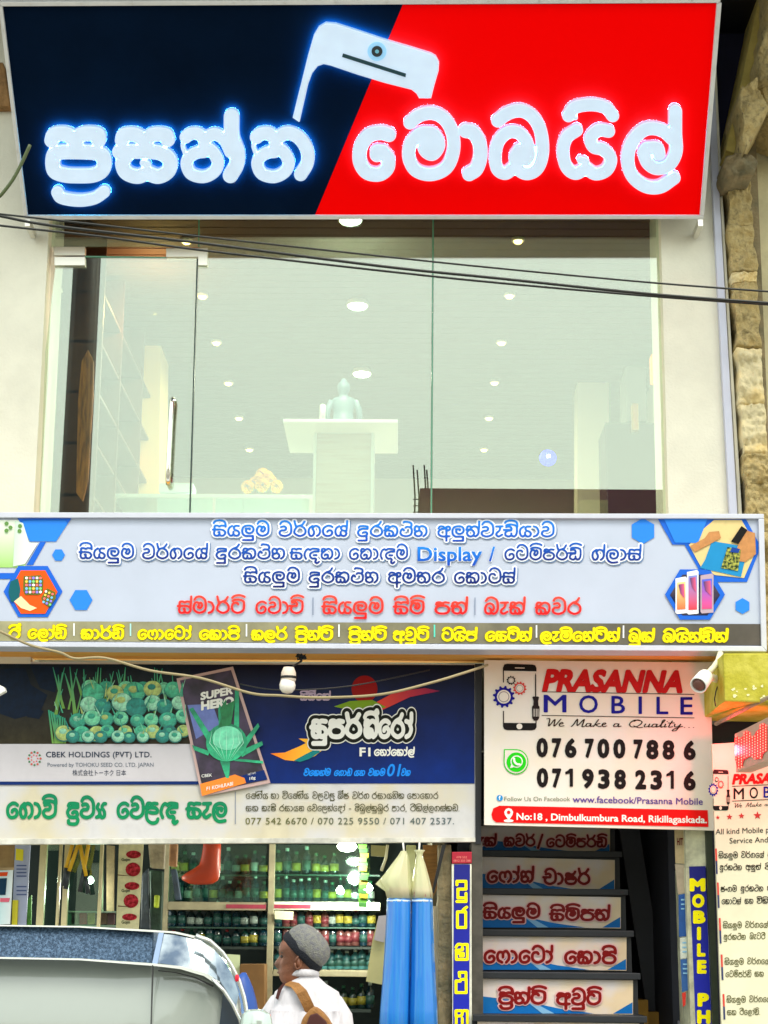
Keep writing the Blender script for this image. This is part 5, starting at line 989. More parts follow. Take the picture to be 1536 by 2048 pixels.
prism('stringer', [(1236, 1640), (1275, 1640), (1345, 2060), (1300, 2060)], YP(11.75), -0.05, 0, M('stringer_paint', '272a34', 0.5, var=.3), stair)
rail = thing('handrail', at(1350, 2045, 11.2), 'thin orange brown handrail running up beside the stairs', 'handrail')
RM = M('orange_rail', 'a8700c', 0.4, var=.3, vs=10)
tube('rail_bar', [at(1285, 1640, 12.6), at(1305, 1760, 12.1), at(1326, 1880, 11.6), at(1336, 1930, 11.4)], 0.012, RM, rail); tube('rail_bar', [at(1336, 1930, 11.4), at(1350, 2000, 11.15), at(1362, 2075, 10.9)], 0.008, M('rail_steel', '6c6a70', .4), rail)
q = prism('stair_plinth', [(1272, 2000), (1296, 2000), (1298, 2090), (1276, 2090)], YP(11.5), -0.4, 0, M('amber_skirting', 'a87c18', 0.6, var=.3)); struct(q)
q = prism('stair_plinth', [(1296.5, 2024), (1345, 2024), (1350, 2090), (1298.5, 2090)], YP(11.6), -0.4, 0, M('amber_skirting', 'a87c18')); struct(q)

# ================================================================== pillars beside the stairs
q = pbox('shutter_post', 944, 1684, 966, 2200, 10.5, 0.35, M('grey_shutter_channel', '4a463e', 0.6, var=.5, vs=12)); struct(q, 'grey steel shutter channel beside the stairs')
vs_ = thing('vertical_sign', at(924, 2060, 10.48), 'narrow blue vertical sign with yellow Sinhala letters on the left of the stairs', 'sign')
VP_ = YP(10.48)
prism('sign_strip', [(903.5, 1728), (943, 1728), (944, 2120), (905, 2120)], VP_, -0.03, 0, M('scuffed_white_strip', 'e4e4d2', .6, var=.35, vs=8), vs_)
vbl = M('royal_blue_film', '0a22c8', 0.4, col2='060e7c', axis=2, var=.1)
printed('blue_strip', [(908, 1728.5), (940, 1728.5), (938, 2120), (906, 2120)], VP_, .002, vbl, vs_)
pl_ = prism('red_plate', [(904, 1704), (943.5, 1703.5), (943.5, 1726.5), (904, 1727)], VP_, -0.03, 0.006, M('crimson_plate', 'a81230', .4), vs_, 0.002)
ltext('lettering', '078 532', 913, 934, 1716.5, 4, VP_, .009, inkm('pink_ink', 'f0a8a0'), pl_); ltext('lettering', '0812 350 388', 907, 941, 1723.5, 4.2, VP_, .009, inkm('pink_ink', 'f0a8a0'), pl_)
SQ = ["1095,560 1095,525c 1188,525c 1188,605c 1105,605c 1105,695c 1160,695c|1188,650 1188,732c 1095,732", "1195,790 1165,812 1150,838|1180,838c 1100,838c 1100,998c 1185,998c 1185,838c", "1085,1200 1105,1172 1140,1172 1150,1180 1165,1172 1202,1172c 1202,1325c|1085,1232 1150,1225 1150,1205|1088,1232 1088,1325c 1202,1325c|1088,1262 1160,1262c 1160,1290c 1130,1290c",
      "1122,1500 1118,1458c 1188,1458c 1188,1530c|1085,1545 1085,1665c 1190,1665c 1190,1530c 1140,1530 1128,1548|1085,1545 1128,1548", "1085,1905 1085,1850c 1140,1850 1150,1860 1160,1850 1202,1850c 1202,2010|1085,1905 1140,1900 1150,1870|1088,1905 1088,2040c 1160,2040|1150,1930 1150,2000"]
for s in SQ:
    st = parse(s); st = [[Vector((700 + p.x / 5.12, 1660 + p.y / 5.12)) for p in q_] for q_ in st]
    vv, ff = cellfill(*field(st, 2.9, .8), .8); P = [VP_.cast(x, y, .005) for x, y in vv]; orient('lettering', P, ff, VP_, inkm('bright_yellow_ink', 'fff400', em='fff400', es=.06), vs_)
cp = thing('concrete_post', at(890, 2050, 10.55), 'rough stained concrete post left of the blue vertical sign', 'post')
rough('post_shaft', [(876, 1690), (903, 1690), (905, 2150), (877, 2150)], YP(10.55), -0.4, 0, concrete, cp, 77, 0.02, 26)
# right pillar with posters and MOBILE PH...
q = pbox('corner_post', 1371, 1655, 1412, 1735, 10.5, 0.4, M('stained_white_paint', 'd8d8b8', .8, var=.5, vs=9)); struct(q)
mp_ = thing('poster_pillar', at(1400, 2060, 10.5), 'white pillar with a blue strip of stacked yellow capital letters', 'pillar')
MPp = YP(10.5)
prism('pillar_shaft', [(1371, 1735.5), (1411, 1735.5), (1427, 2120), (1384, 2120)], MPp, -0.4, 0, M('stained_white_paint', 'd8d8b8'), mp_)
printed('blue_strip', [(1378, 1733), (1411, 1732), (1425, 2110), (1394, 2110)], MPp, .003, vbl, mp_)
for ch, xa, xb, yb, cp_ in (('M', 1379, 1411, 1780.5, 24), ('O', 1384, 1409, 1813, 25), ('B', 1386, 1411, 1845, 24), ('I', 1394, 1402, 1878, 24), ('L', 1394, 1411, 1911, 24), ('E', 1394, 1413, 1945, 25), ('P', 1395, 1418, 2011, 25), ('H', 1394, 1421, 2045, 25)): ltext('lettering', ch, xa, xb, yb, cp_, MPp, .006, inkm('bright_yellow_ink', 'fff400'), mp_, bold=.07)
pillb = prism('side_panel', [(1411.5, 1660), (1424, 1660), (1440, 2120), (1428, 2120)], YP(10.46), -0.3, 0, M('green_black_channel', '25301f', .5, var=.4, vs=14), mp_)
for P, c, nm in (([(1349, 1660), (1370, 1660), (1372, 1728), (1351, 1726)], 'cbb68a', 'beige'), ([(1350, 1728), (1372, 1730), (1376, 1786), (1356, 1788)], 'b8a890', 'grey'), ([(1357, 1790), (1371, 1787), (1377, 1872), (1358, 1874)], '1553a0', 'blue'), ([(1360, 1876), (1376, 1874), (1377, 1915), (1361, 1918)], 'dfe6da', 'white'), ([(1361, 1919), (1377, 1917), (1378, 1980), (1364, 1984)], '2c62a8', 'small blue'), ([(1364, 1986), (1372, 1984), (1371, 2010), (1366, 2014)], 'e03020', 'red')):
    o = prism('poster', P, YP(10.56), -0.004, 0, M('poster_' + c, c, .5, var=.3, vs=14)); tag(o, f'narrow {nm} poster pasted at the left of the poster pillar', 'poster')
    if nm in ('blue', 'small blue', 'white'):
        for k_ in range(3): printed('print_line', [(P[0][0] + 5, P[0][1] + 8 + k_ * 9), (P[1][0] - 2, P[0][1] + 8 + k_ * 9), (P[1][0] - 2, P[0][1] + 11 + k_ * 9), (P[0][0] + 5, P[0][1] + 11 + k_ * 9)], YP(10.56), .002, inkm('pale_print', 'a8d0e8'), o)
ltext('lettering', 'HIT', 1354, 1366, 1690, 14, YP(10.56), .004, inkm('brown_red_ink', '8a3430'), o, bold=.03)

# ================================================================== right hanging board, LED sign, yellow beam, lamp holder
RP = YP(10.15)
rbd = thing('service_list_board', at(1520, 2060, 10.15), 'cream board at the right edge listing phone services in Sinhala', 'sign')
bcm = M('cream_board_film', 'e2dec0', .5, var=.12, vs=3)
prism('board_panel', [(1424, 1488), (1700, 1470), (1700, 2140), (1446, 2140)], RP, -0.03, 0, bcm, rbd, .002)
pm_keep = pm; pm = bcm
phone_logo(RP, lambda x: 1424 + (x - 160) * .152, lambda y: 1539 + (y - 115) * .2 - (0), rbd, L0)
pm = pm_keep
ltext('lettering', 'PRASANNA', 1464, 1600, 1568, 20, RP, L0, rdk, rbd, bold=.055, slope=-.03, shear=.2)
for y in (1572, 1601.5): printed('rule_print', [(1464, y), (1620, y - 7), (1620, y - 5.6), (1464, y + 1.4)], RP, L0, bk, rbd)
for ch, a, b in (('M', 1467, 1488), ('O', 1499, 1516), ('B', 1527, 1541)): ltext('lettering', ch, a, b, 1598 - (a - 1467) * .05, 22, RP, L0, ind if ch == 'B' else bk, rbd, bold=.012)
script(rbd, RP, 1467, 1537, 1616, 9, L0, bk, n=7, slope=-.05)
def star(x, y, r): return [(x + (r if i % 2 == 0 else r * .42) * math.sin(math.pi * i / 5), y - (r if i % 2 == 0 else r * .42) * math.cos(math.pi * i / 5)) for i in range(10)]
for x, y, r in ((1435.6, 1635, 4.5), (1459, 1634, 6.5), (1483, 1632, 6.5), (1515, 1631, 8.5)): printed('star_print', star(x, y, r), RP, L0, inkm('star_red', 'b81c18'), rbd)
gk = inkm('graphite_ink', '4a4640')
ltext('lettering', 'All kind Mobile phone', 1431, 1570, 1669, 11, RP, L0, gk, rbd, slope=-.04, bold=.004); ltext('lettering', 'Service And Sales', 1459, 1572, 1687, 11, RP, L0, gk, rbd, slope=-.03, bold=.004)
oli = inkm('dark_olive_ink', '35341a'); oli2 = inkm('light_olive_ink', '7a7a50')
for i, (y, l1, l2) in enumerate(((1697, (VAR, ), None), (1765, None, None), (1836, None, None), (1909, None, None), (1988, None, None))):
    x = 1430 + i * 3.8
    printed('bar_print', [(x, y), (x + 3.6, y), (x + 4.6, y + 25), (x + 1, y + 25)], RP, L0, inkm('bar_red', 'd03428'), rbd); printed('bar_print', [(x + 1, y + 25), (x + 4.6, y + 25), (x + 5.6, y + 51), (x + 2, y + 51)], RP, L0, inkm('bar_navy', '28305e'), rbd)
LN = [(1717, [(SIY, 1437, 1476), (VAR, 1482, 1528), (DUR, 1535, 1580)], oli), (1741, [(DUR, 1439, 1484), ("a lu t+H", 1491, 1522), ("v aa", 1529, 1550)], oli),
      (1784, [("j o g m", 1441, 1474), (DUR, 1481, 1527), ("h", 1534, 1544)], oli), (1809, [("e k aa T s+H", 1443, 1482), ("s h", 1489, 1507), ("v+i k+i", 1513, 1537)], oli),
      (1857, [(SIY, 1446, 1484), (VAR, 1490, 1536)], oli2), (1880, [(DUR, 1447, 1492), ("b ae T r+i", 1499, 1531)], oli2),
      (1930, [(SIY, 1449, 1488), (VAR, 1494, 1539)], oli2), (1955, [("e T m+C p rh D+C", 1451, 1503), ("s h", 1509, 1528)], oli2),
      (2006, [(SIY, 1453, 1492), (VAR, 1498, 1542)], oli2), (2031, [("s h", 1454, 1473), ("r+i e l aah D+C .", 1479, 1521)], oli2)]
for yb, ws, ik in LN:
    for tk, a, b in ws: stext('lettering', tk, a, b, yb - (a - 1437) * .02, 10.5, RP, L0, ik, rbd, .75)
# LED sign
A_, B_ = at(1467, 1500, 9.95), at(1535, 1470, 9.45)
LP = Plane(A_, (B_ - A_).cross(Vector((0, 0, 1))))
if LP.n.dot(CAMP - A_) < 0: LP.n = -LP.n
led = thing('led_sign', A_, 'small box sign of bright red light dots jutting out at the right edge', 'sign')
prism('sign_case', [(1469, 1468), (1536, 1434), (1560, 1425), (1560, 1512), (1536, 1520), (1472, 1545)], LP, -0.09, 0, M('led_case', 'b89a86', .4, var=.2), led, .004)
dotm = M('led_dots', 'ff3a30', em='ff6a58', es=6); glow = M('led_lens', 'c01818', .4, em='ff0808', es=.22)
blob = [(1469, 1476), (1474, 1472), (1480, 1478), (1487, 1470), (1487, 1465), (1493, 1461), (1499, 1464), (1502, 1476), (1508, 1471), (1512, 1463), (1519, 1458), (1519, 1450), (1528, 1446), (1533, 1452), (1534, 1500), (1526, 1508), (1524, 1517), (1511, 1519), (1502, 1512), (1488, 1520), (1484, 1533), (1475, 1537), (1470, 1520)]
printed('led_lens', blob, LP, .003, glow, led)
def inside(x, y, P):
    c = False
    for i in range(len(P)):
        (ax, ay), (bx_, by) = P[i - 1], P[i]
        if (ay > y) != (by > y) and x < ax + (y - ay) / (by - ay) * (bx_ - ax): c = not c
    return c
V = []; F = []
for i in range(12):
    for j in range(18):
        x = 1472 + i * 5.4; y = 1482 + j * 5.4 - i * 2.5 - 30
        if inside(x, y, blob):
            c = LP.cast(x, y, .007); b = len(V); u = (B_ - A_).normalized() * .005; w = Vector((0, 0, .005)); V += [c - u, c + w, c + u, c - w]; F.append((b, b + 1, b + 2, b + 3))
o = orient('led_dots', V, F, LP, dotm, led); o['kind'] = 'stuff'
l = bpy.data.lights.new('led_light', 'POINT'); l.energy = 5; l.color = (1, .05, .08); l.shadow_soft_size = .03; lo = bpy.data.objects.new('led_light', l); COL.objects.link(lo); lo.location = at(1462, 1500, 9.95)
# yellow painted beam end
yb_ = prism('painted_beam', [(1447, 1306), (1700, 1306), (1700, 1408), (1450, 1403)], YP(9.75), -0.85, 0, yell, None, .01); tag(yb_, 'lime yellow painted beam end above the red light-dot sign, flaking at its lower edge', 'beam')
random.seed(12)
for i in range(12):
    x = 1485 + random.uniform(-18, 45); y = 1385 + random.uniform(-14, 14); r = random.uniform(2, 5)
    printed('paint_flake', [(x + r * random.uniform(.5, 1.3) * math.cos(a), y + r * .7 * random.uniform(.5, 1.3) * math.sin(a)) for a in (0, 1, 2, 3, 4, 5)], YP(9.75), .002, inkm('flaked_plaster', 'f0ecb8', var=.3), yb_)
br = tube('metal_strut', [at(1432, 1448, 10.3), at(1470, 1428, 10.0), at(1536, 1395, 9.7), at(1560, 1384, 9.6)], .012, M('grimy_strut', 'a89880', .6, var=.4, vs=30)); tag(br, 'thin grimy metal strut running up under the yellow beam', 'strut')
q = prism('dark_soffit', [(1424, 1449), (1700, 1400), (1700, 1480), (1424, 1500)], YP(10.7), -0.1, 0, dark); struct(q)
# lamp holder
wht = M('white_plastic', 'f0f0ea', .35); grn_ = M('green_tape', '14803c', .5)
lh = thing('lamp_holder', at(1440, 1357, 10.0), 'white angled lamp holder without a bulb, wrapped in green tape, beside the yellow beam', 'lamp')
axis = (at(1384, 1388, 9.7) - at(1412, 1352, 9.85)).normalized(); MR = axis.to_track_quat('Z', 'Y').to_matrix()
lathe('socket_cup', [(.034, 0), (.042, .012), (.046, .03), (.049, .13), (.043, .131), (.038, .06)], at(1413, 1350, 9.85), wht, lh, 20, MR)
lathe('socket_core', [(.036, .08), (.036, .126), (.022, .135), (.002, .136)], at(1413, 1350, 9.85), M('brown_socket', '6a4238', .5), lh, 14, MR)
tube('swivel_arm', [at(1410, 1354, 9.86), at(1418, 1350, 9.9), at(1428, 1357, 9.96), at(1437, 1358, 10.0)], [.02, .022, .02, .026], wht, lh, 12)
lathe('wall_rosette', [(.034, 0), (.036, .012), (.02, .022)], at(1441, 1357, 10.0), wht, lh, 18, Matrix.Rotation(R(-90), 3, 'Y'))
tube('tape_wrap', [at(1410, 1352, 9.83), at(1418, 1345, 9.83)], .022, grn_, lh, 12)
tube('conduit', [at(1441, 1306, 10.02), at(1436, 1322, 9.98), at(1427, 1335, 9.92), at(1417, 1345, 9.86)], .017, M('cream_conduit', 'e0dcc4', .5), lh, 12)
tube('loose_wire', [at(1436, 1370, 9.98), at(1432, 1382, 9.95), at(1429, 1398, 9.95), at(1431, 1412, 9.98)], .004, black, lh, 6)
jb = pbox('junction_box', 1417, 1377, 1437, 1412, 10.38, .04, M('off_white_box', 'd9cdc0', .6, var=.3), None, .004); tag(jb, 'small off white junction box at the right edge of the cream phone shop sign', 'box')
# hanging bulb holder in front of the seed shop sign
hb_ = thing('hanging_bulb', at(577, 1340, 9.95), 'round white bulb in a pale holder hanging before the seed shop sign', 'lamp')
lathe('holder', [(.03, .05), (.042, .02), (.044, -.02), (.034, -.045)], at(577, 1352, 9.95), M('beige_holder', 'd8c8b8', .5), hb_, 18)
lathe('bulb', [(.026, .03), (.04, .015), (.047, -.012), (.044, -.035), (.028, -.055), (.002, -.062)], at(575, 1366, 9.95), M('bulb_glass_white', 'f4ece4', .2, spec=.8), hb_, 20)
lathe('holder_ring', [(.045, .01), (.046, -.004)], at(577, 1356, 9.95), black, hb_, 18)
tube('flex', [at(577, 1341, 9.95), at(590, 1330, 10.02), at(603, 1322, 10.12), at(600, 1312, 10.2)], .006, black, hb_, 6)
kn = thing('wire_tangle', at(602, 1320, 10.1), 'small dark tangle of wire stuck on the ochre slab edge', 'wire')
random.seed(4)
for i in range(4): tube('wire_loop', [at(602 + random.uniform(-12, 12), 1312 + random.uniform(-5, 8), 10.15) for _ in range(5)], .006, black, kn, 5)
# cables
def cable(pts, r, m, label, d=None):
    P = []
    for i in range(len(pts) - 1):
        p0 = pts[max(i - 1, 0)]; p1 = pts[i]; p2 = pts[i + 1]; p3 = pts[min(i + 2, len(pts) - 1)]
        for k in range(6):
            t = k / 6; P.append(0.5 * ((2 * p1) + (p2 - p0) * t + (2 * p0 - 5 * p1 + 4 * p2 - p3) * t * t + (3 * p1 - p0 - 3 * p2 + p3) * t ** 3))
    P.append(pts[-1]); o = tube('cable', P, r, m, None, 7); return tag(o, label, 'cable', None)
cb = M('olive_cable', '5a5a3c', .5); 
cable([at(x, y, Y) for x, y, Y in ((-60, 1240, 9.7), (0, 1263, 9.75), (60, 1290, 9.8), (120, 1305, 9.84), (150, 1317, 9.86), (210, 1316, 9.88), (300, 1341, 9.9), (400, 1356, 9.92), (500, 1386, 9.92), (560, 1391, 9.92), (640, 1395, 9.92), (760, 1389, 9.93), (860, 1366, 9.97), (930, 1345, 10.05), (975, 1330, 10.2))], .008, M('beige_cable', '9a8c68', .5), 'beige cable drooping across the light board corner and the seed shop sign')
cable([at(x, y, Y) for x, y, Y in ((480, 1368, 10.1), (560, 1380, 10.0), (700, 1372, 10.1), (860, 1340, 10.3))], .004, black, 'thin black cable sagging behind the beige one in front of the seed shop sign')
ck = M('black_cable', '10140f', .45)
for i, (P, r, lab) in enumerate((
    ([(-80, 418), (0, 428), (200, 450), (400, 473), (768, 513), (1000, 537), (1300, 565), (1536, 583), (1640, 591)], .0035, 'thinnest and topmost of the overhead cables crossing the shop window'),
    ([(-80, 418), (0, 432), (110, 452), (400, 486), (768, 533), (1000, 557), (1300, 588), (1536, 606), (1640, 614)], .0052, 'thick black overhead cable, middle one of three across the shop window'),
    ([(-80, 440), (0, 451), (200, 473), (400, 500), (768, 542), (1000, 566), (1300, 592), (1536, 609), (1640, 616)], .0042, 'lowest of the overhead cables crossing the shop window'),
    )): cable([at(x, y, 5.6 + .1 * i) for x, y in P], r, ck, lab)
cable([at(x, y, 6.2) for x, y in ((-60, 430), (-10, 400), (12, 378), (34, 345), (60, 290))], .007, M('moss_cable', '3c4a1c', .5), 'short mossy green cable end rising at the left edge beside the sign')

# ================================================================== seed shop interior
wd = M('shop_dark_wall', '1c2a2a', .8, var=.3)
q = box('shop_wall', -4, 0.28, 13.4, 13.5, 0, 3.4, wd); struct(q); q = box('shop_wall', 0.2, 0.28, 10.95, 13.4, 0, 3.4, M('shop_side_wall', '6a6450', .8, var=.3)); struct(q)
q = box('shop_floor', -4, 0.19, 10.6, 13.39, 0.0, 0.06, M('shop_floor_tile', '8a8478', .5, var=.2)); struct(q)
frm = M('shelf_cream_paint', '9c9276', .6, var=.3, vs=12)
sh2 = thing('bottle_shelves', at(540, 2040, 12.4), 'cream framed glass fronted shelves full of bottles inside the seed shop', 'shelves')
pbox('post', 533, 1688, 545.5, 2150, 12.35, .06, frm, sh2, .003); pbox('post', 322, 1688, 331, 2150, 12.35, .06, frm, sh2, .003)
pbox('shelf_board', 331.5, 1804, 532.5, 1820, 12.36, .5, frm, sh2, .003); pbox('shelf_board', 546, 1804, 760, 1820, 12.36, .5, M('shelf_bright_edge', 'e0e4cc', .5, var=.2), sh2, .003)
pbox('shelf_board', 331.5, 1749, 532.5, 1752, 12.5, .36, M('green_glass_shelf', '2c4c40', .3), sh2); pbox('shelf_board', 546, 1749, 760, 1752, 12.5, .36, M('green_glass_shelf', '2c4c40'), sh2)
pbox('shelf_board', 331.5, 1854, 532.5, 1857, 12.5, .36, M('green_glass_shelf', '2c4c40'), sh2); pbox('shelf_board', 546, 1854, 760, 1857, 12.5, .36, M('green_glass_shelf', '2c4c40'), sh2)
pbox('shelf_board', 331.5, 1893, 532.5, 1898, 12.4, .46, M('dark_shelf_edge', '1a2622', .5), sh2); pbox('shelf_board', 546, 1893, 760, 1898, 12.45, .4, M('dark_shelf_edge', '1a2622'), sh2)
pbox('shelf_board', 546, 1940, 742, 1953, 12.36, .5, frm, sh2, .003); pbox('shelf_board', 546, 2018, 742, 2024, 12.4, .46, M('dark_shelf_edge', '1a2622'), sh2)
pbox('price_strip', 452, 1809, 532, 1817, 12.352, .006, M('crimson_strip', '9a2a44', .5, var=.3, vs=30), sh2); pbox('price_strip', 546, 1809, 622, 1817, 12.352, .006, M('crimson_strip', '9a2a44'), sh2)
gl1 = Mglass('shelf_glass', (0.78, 0.95, 0.88), 0.05, (0.8, 1, 0.9), .05)
pbox('sliding_glass', 332, 1690, 532, 1803.5, 12.37, .006, gl1, sh2); pbox('sliding_glass', 546.5, 1690, 740, 1803.5, 12.37, .006, gl1, sh2)
def mkbottle(nm, glass, label, cap, r, h):
    """bottle standing on its base at the origin"""
    r *= 1.22; h *= 1.22; prof = [(r * .9, 0), (r, h * .03), (r, h * .62), (r * .75, h * .72), (r * .36, h * .8), (r * .34, h * .9)]
    v, f = lathe_geo(prof, 10); v2, f2 = lathe_geo([(r * 1.02, h * .16), (r * 1.02, h * .5)], 10); v3, f3 = lathe_geo([(r * .42, h * .88), (r * .42, h), (r * .3, h * 1.01)], 10)
    V, F = join((v, f), (v2, f2), (v3, f3)); fm = [0] * len(f) + [1] * len(f2) + [2] * len(f3)
    return mesh(nm, V, F, [glass, label, cap], fm, True)
bg = M('green_bottle_glass', '122e2a', .12, spec=.8); bt = M('teal_bottle_glass', '0e2c38', .12, spec=.8); bd = M('dark_bottle_glass', '0c2024', .15, spec=.8); br_ = M('rosy_bottle', '5a3632', .2, spec=.7); bw_ = M('pale_teal_bottle', '3c7478', .3)
ly = M('label_yellow', '9a9034', .5, var=.3, vs=60); lw_ = M('label_white', '8c9a90', .5, var=.3, vs=60); lt = M('label_teal', '24504a', .5, var=.3, vs=60); lr = M('label_red', '6a2a30', .5, var=.3, vs=60)
cw = M('cap_white', 'a8b8b0', .4); cg_ = M('cap_green', '1c5a3c', .4); cr_ = M('cap_red', '8a2020', .4)
KIND = {'gy': ('dark green bottle with a yellow label', mkbottle('green_bottle', bg, ly, cg_, .026, .125)), 'gt': ('green glass bottle with a teal label', mkbottle('teal_bottle', bt, lt, cw, .026, .14)),
        'gw': ('dark bottle with a pale label', mkbottle('dark_bottle', bd, lw_, cg_, .024, .12)), 'rr': ('rosy brown bottle', mkbottle('rosy_bottle', br_, lr, cr_, .026, .13)), 'pw': ('pale teal bottle with a white cap', mkbottle('pale_bottle', bw_, lt, cw, .027, .115)), 'gd': ('blackish teal bottle', mkbottle('blackish_bottle', bd, lt, cr_, .024, .11))}
ROWS = [(1749, 352, 526, 9, ['gy', 'gw', 'gy', 'gy', 'gt'], 'upper back tier, left bay'), (1803, 360, 526, 9, ['gt', 'gy', 'gt', 'gw'], 'upper front tier, left bay'),
        (1749, 556, 668, 6, ['gy', 'gt', 'gy'], 'upper back tier, right bay'), (1803, 556, 742, 10, ['gy', 'gy', 'gt', 'gw', 'gt'], 'upper front tier, right bay'),
        (1854, 345, 526, 9, ['gt', 'gd', 'gw', 'gt'], 'second shelf, left bay'), (1892, 345, 526, 9, ['gd', 'gt', 'gy', 'gd'], 'third shelf, left bay'),
        (1854, 556, 742, 10, ['gt', 'gw', 'gt', 'gd', 'rr', 'rr', 'gy', 'rr', 'gy', 'rr'], 'second shelf, right bay'), (1892, 556, 742, 10, ['gt', 'gd', 'gt', 'rr', 'rr', 'rr', 'rr', 'rr', 'rr', 'rr'], 'third shelf, right bay'),
        (1939, 556, 740, 10, ['pw'], 'fourth shelf, right bay'), (2017, 650, 740, 5, ['gt', 'gy', 'gy'], 'lowest shelf, right bay')]
random.seed(8)
for (y, x0, x1, n, ks, where) in ROWS:
    n = int(n * 1.3)
    for i in range(n):
        k = ks[(i * 7 + i // 3) % len(ks)]; c = at(x0 + (x1 - x0) * i / (n - 1) + random.uniform(-1.5, 1.5), y, 12.56)
        o = bpy.data.objects.new('bottle', KIND[k][1]); COL.objects.link(o); o.location = c; ORG[o.name] = c; s_ = random.uniform(.8, 1.15); o.scale = (1, 1, s_)
        tag(o, f'{KIND[k][0]} on the {where}', 'bottle', f'alike bottles ({KIND[k][0]}) on the {where}')
    # a few larger ones behind are left out: only the fronts show
def card(name, pts, Y, m, label, cat, th=.02, bev=0):
    o = prism(name, pts, YP(Y), -th, 0, m, None, bev); return tag(o, label, cat)
card('cardboard_box', [(480, 1928), (529, 1928), (529, 2030), (480, 2030)], 12.1, M('brown_card', '8a6238', .8, var=.3), 'brown cardboard carton standing between the van nose and the shelf post', 'carton', .25, .004)
card('price_card', [(549, 1821), (587, 1823), (586, 1840), (550, 1838)], 12.3, M('pale_card', 'dcd8b0', .6, var=.2, vs=60), 'small pale price card hanging under the first shelf', 'card', .004)
card('paper_sheet', [(452, 1908), (480, 1910), (479, 1960), (454, 1960)], 12.2, M('pale_green_card', 'cfd8b0', .6, var=.2), 'pale green tipped paper sheet behind the van nose', 'paper', .01)
# orange rubber boot
bo = thing('rubber_boot', at(405, 1690, 11.2), 'orange rubber boot hanging on its own inside the seed shop', 'boot')
om = M('orange_rubber', 'b8380a', .4, var=.2, vs=8); P2 = [(407, 1680, 18), (406, 1700, 18), (405, 1718, 18.5), (403, 1733, 20), (398, 1745, 23), (393, 1753, 25), (389, 1760, 24), (386, 1765, 20)]
rings = []
for x, y, r in P2:
    c = at(x + 10, y, 11.2); rings.append(c)
vs1, fs1 = ell_loft([(0, 0, 0, 1, 1)] * 2, 16)
V = []; F = []; prof = [(1680, 408, 442, .05), (1700, 405, 442, .05), (1718, 402, 441, .052), (1730, 398, 441, .055), (1738, 386, 441, .055), (1746, 372, 440, .055), (1753, 363, 439, .052), (1760, 364, 436, .048), (1767, 378, 426, .04), (1769, 388, 415, .02)]
for y, xa, xb, ry in prof:
    a = at(xa, y, 11.2); b = at(xb, y, 11.2); cx_ = (a.x + b.x) / 2; rx = (b.x - a.x) / 2
    for k in range(16):
        an = 2 * math.pi * k / 16; V.append((cx_ + rx * math.cos(an), 11.2 + ry * math.sin(an), a.z))
for i in range(len(prof) - 1):
    for k in range(16): F.append((i * 16 + k, i * 16 + (k + 1) % 16, (i + 1) * 16 + (k + 1) % 16, (i + 1) * 16 + k))
F.append(tuple(range(15, -1, -1))); F.append(tuple(range((len(prof) - 1) * 16, len(prof) * 16)))
obj('boot_shell', V, F, om, bo, smooth=True, fix=True)
# cabinet posts, loppers, posters at the left
alf = M('cream_aluminium', 'c8bc90', .45, var=.2, vs=10)
cbn = thing('display_cabinet', at(100, 2040, 10.8), 'glass cabinet with cream aluminium posts at the left of the seed shop', 'cabinet')
for a, b in ((68, 82), (107, 112), (118, 129), (190, 196)): pbox('cabinet_post', a, 1684, b, 2150, 10.8, .04, alf, cbn, .003)
pbox('cabinet_glass', 82.5, 1684, 106.5, 2150, 10.82, .006, Mglass('cab_glass', (.75, .92, .85), .12, (.9, 1, .92)), cbn); pbox('cabinet_glass', 129.5, 1684, 189.5, 2150, 10.82, .006, Mglass('cab_glass', (0, 0, 0), 0, (0, 0, 0)), cbn)
for y in (1822, 1850): pbox('cabinet_shelf', 130, y, 232, y + 3, 11.0, .4, M('grey_glass_shelf', '8aa090', .3), cbn)
for i, (x, c) in enumerate(((150, '9aa890'), (166, 'b03a40'), (182, 'c8c060'), (205, '8a6a5a'), (222, '7c5660'), (142, '3c7c58'))):
    card('seed_packet', [(x - 7, 1826), (x + 7, 1826), (x + 7, 1848), (x - 7, 1849)], 11.1, M('pk_' + c, c, .5, var=.4, vs=40), f"seed packet coloured {['sage', 'crimson', 'straw', 'brown', 'plum', 'green'][i]} on the cabinet shelf", 'packet', .02)
for i, (x, w, c) in enumerate(((213, 16, '8c7c5c'), (198, 10, '3c4c34'))): card('hanging_strip', [(x, 1690), (x + w, 1692), (x + w - 2, 1852), (x, 1850)], 11.3, M('st_' + c, c, .6, var=.4, vs=20), f"{['brownish', 'dark green'][i]} strip of packets hanging by the tomato strip", 'packets', .02)
lm = M('yellow_handle', 'd8a80c', .4, var=.15); bl_ = M('dark_blade', '1c2428', .4)
for i, (a, b, c, d, e, f_) in enumerate(((146, 1684, 132, 1735, 128, 1772), (158, 1684, 138, 1742, 131, 1778), (160, 1690, 172, 1752, 176, 1788), (178, 1684, 168, 1738, 160, 1784))):
    t = thing('lopper', at(a, b, 10.74), f"{['leftmost', 'second from left', 'third from left', 'rightmost'][i]} of the four hanging yellow tool handles before the cabinet", 'tool', 'yellow handled tools hanging before the cabinet')
    tube('handle', [at(a, b, 10.74), at((a + c) / 2, (b + d) / 2, 10.73), at(c, d, 10.74)], .012, lm, t, 8); tube('blade', [at(c, d, 10.74), at(e, f_, 10.74)], [.011, .016], bl_, t, 8)
ts = thing('tomato_strip', at(258, 1860, 11.0), 'hanging strip of cream packets printed with red vegetables', 'packets')
prism('packet_strip', [(238, 1686), (287, 1686), (277, 1860), (232, 1856)], YP(11.0), -.01, 0, M('cream_packet', 'd8d0a4', .5, var=.25, vs=20), ts)
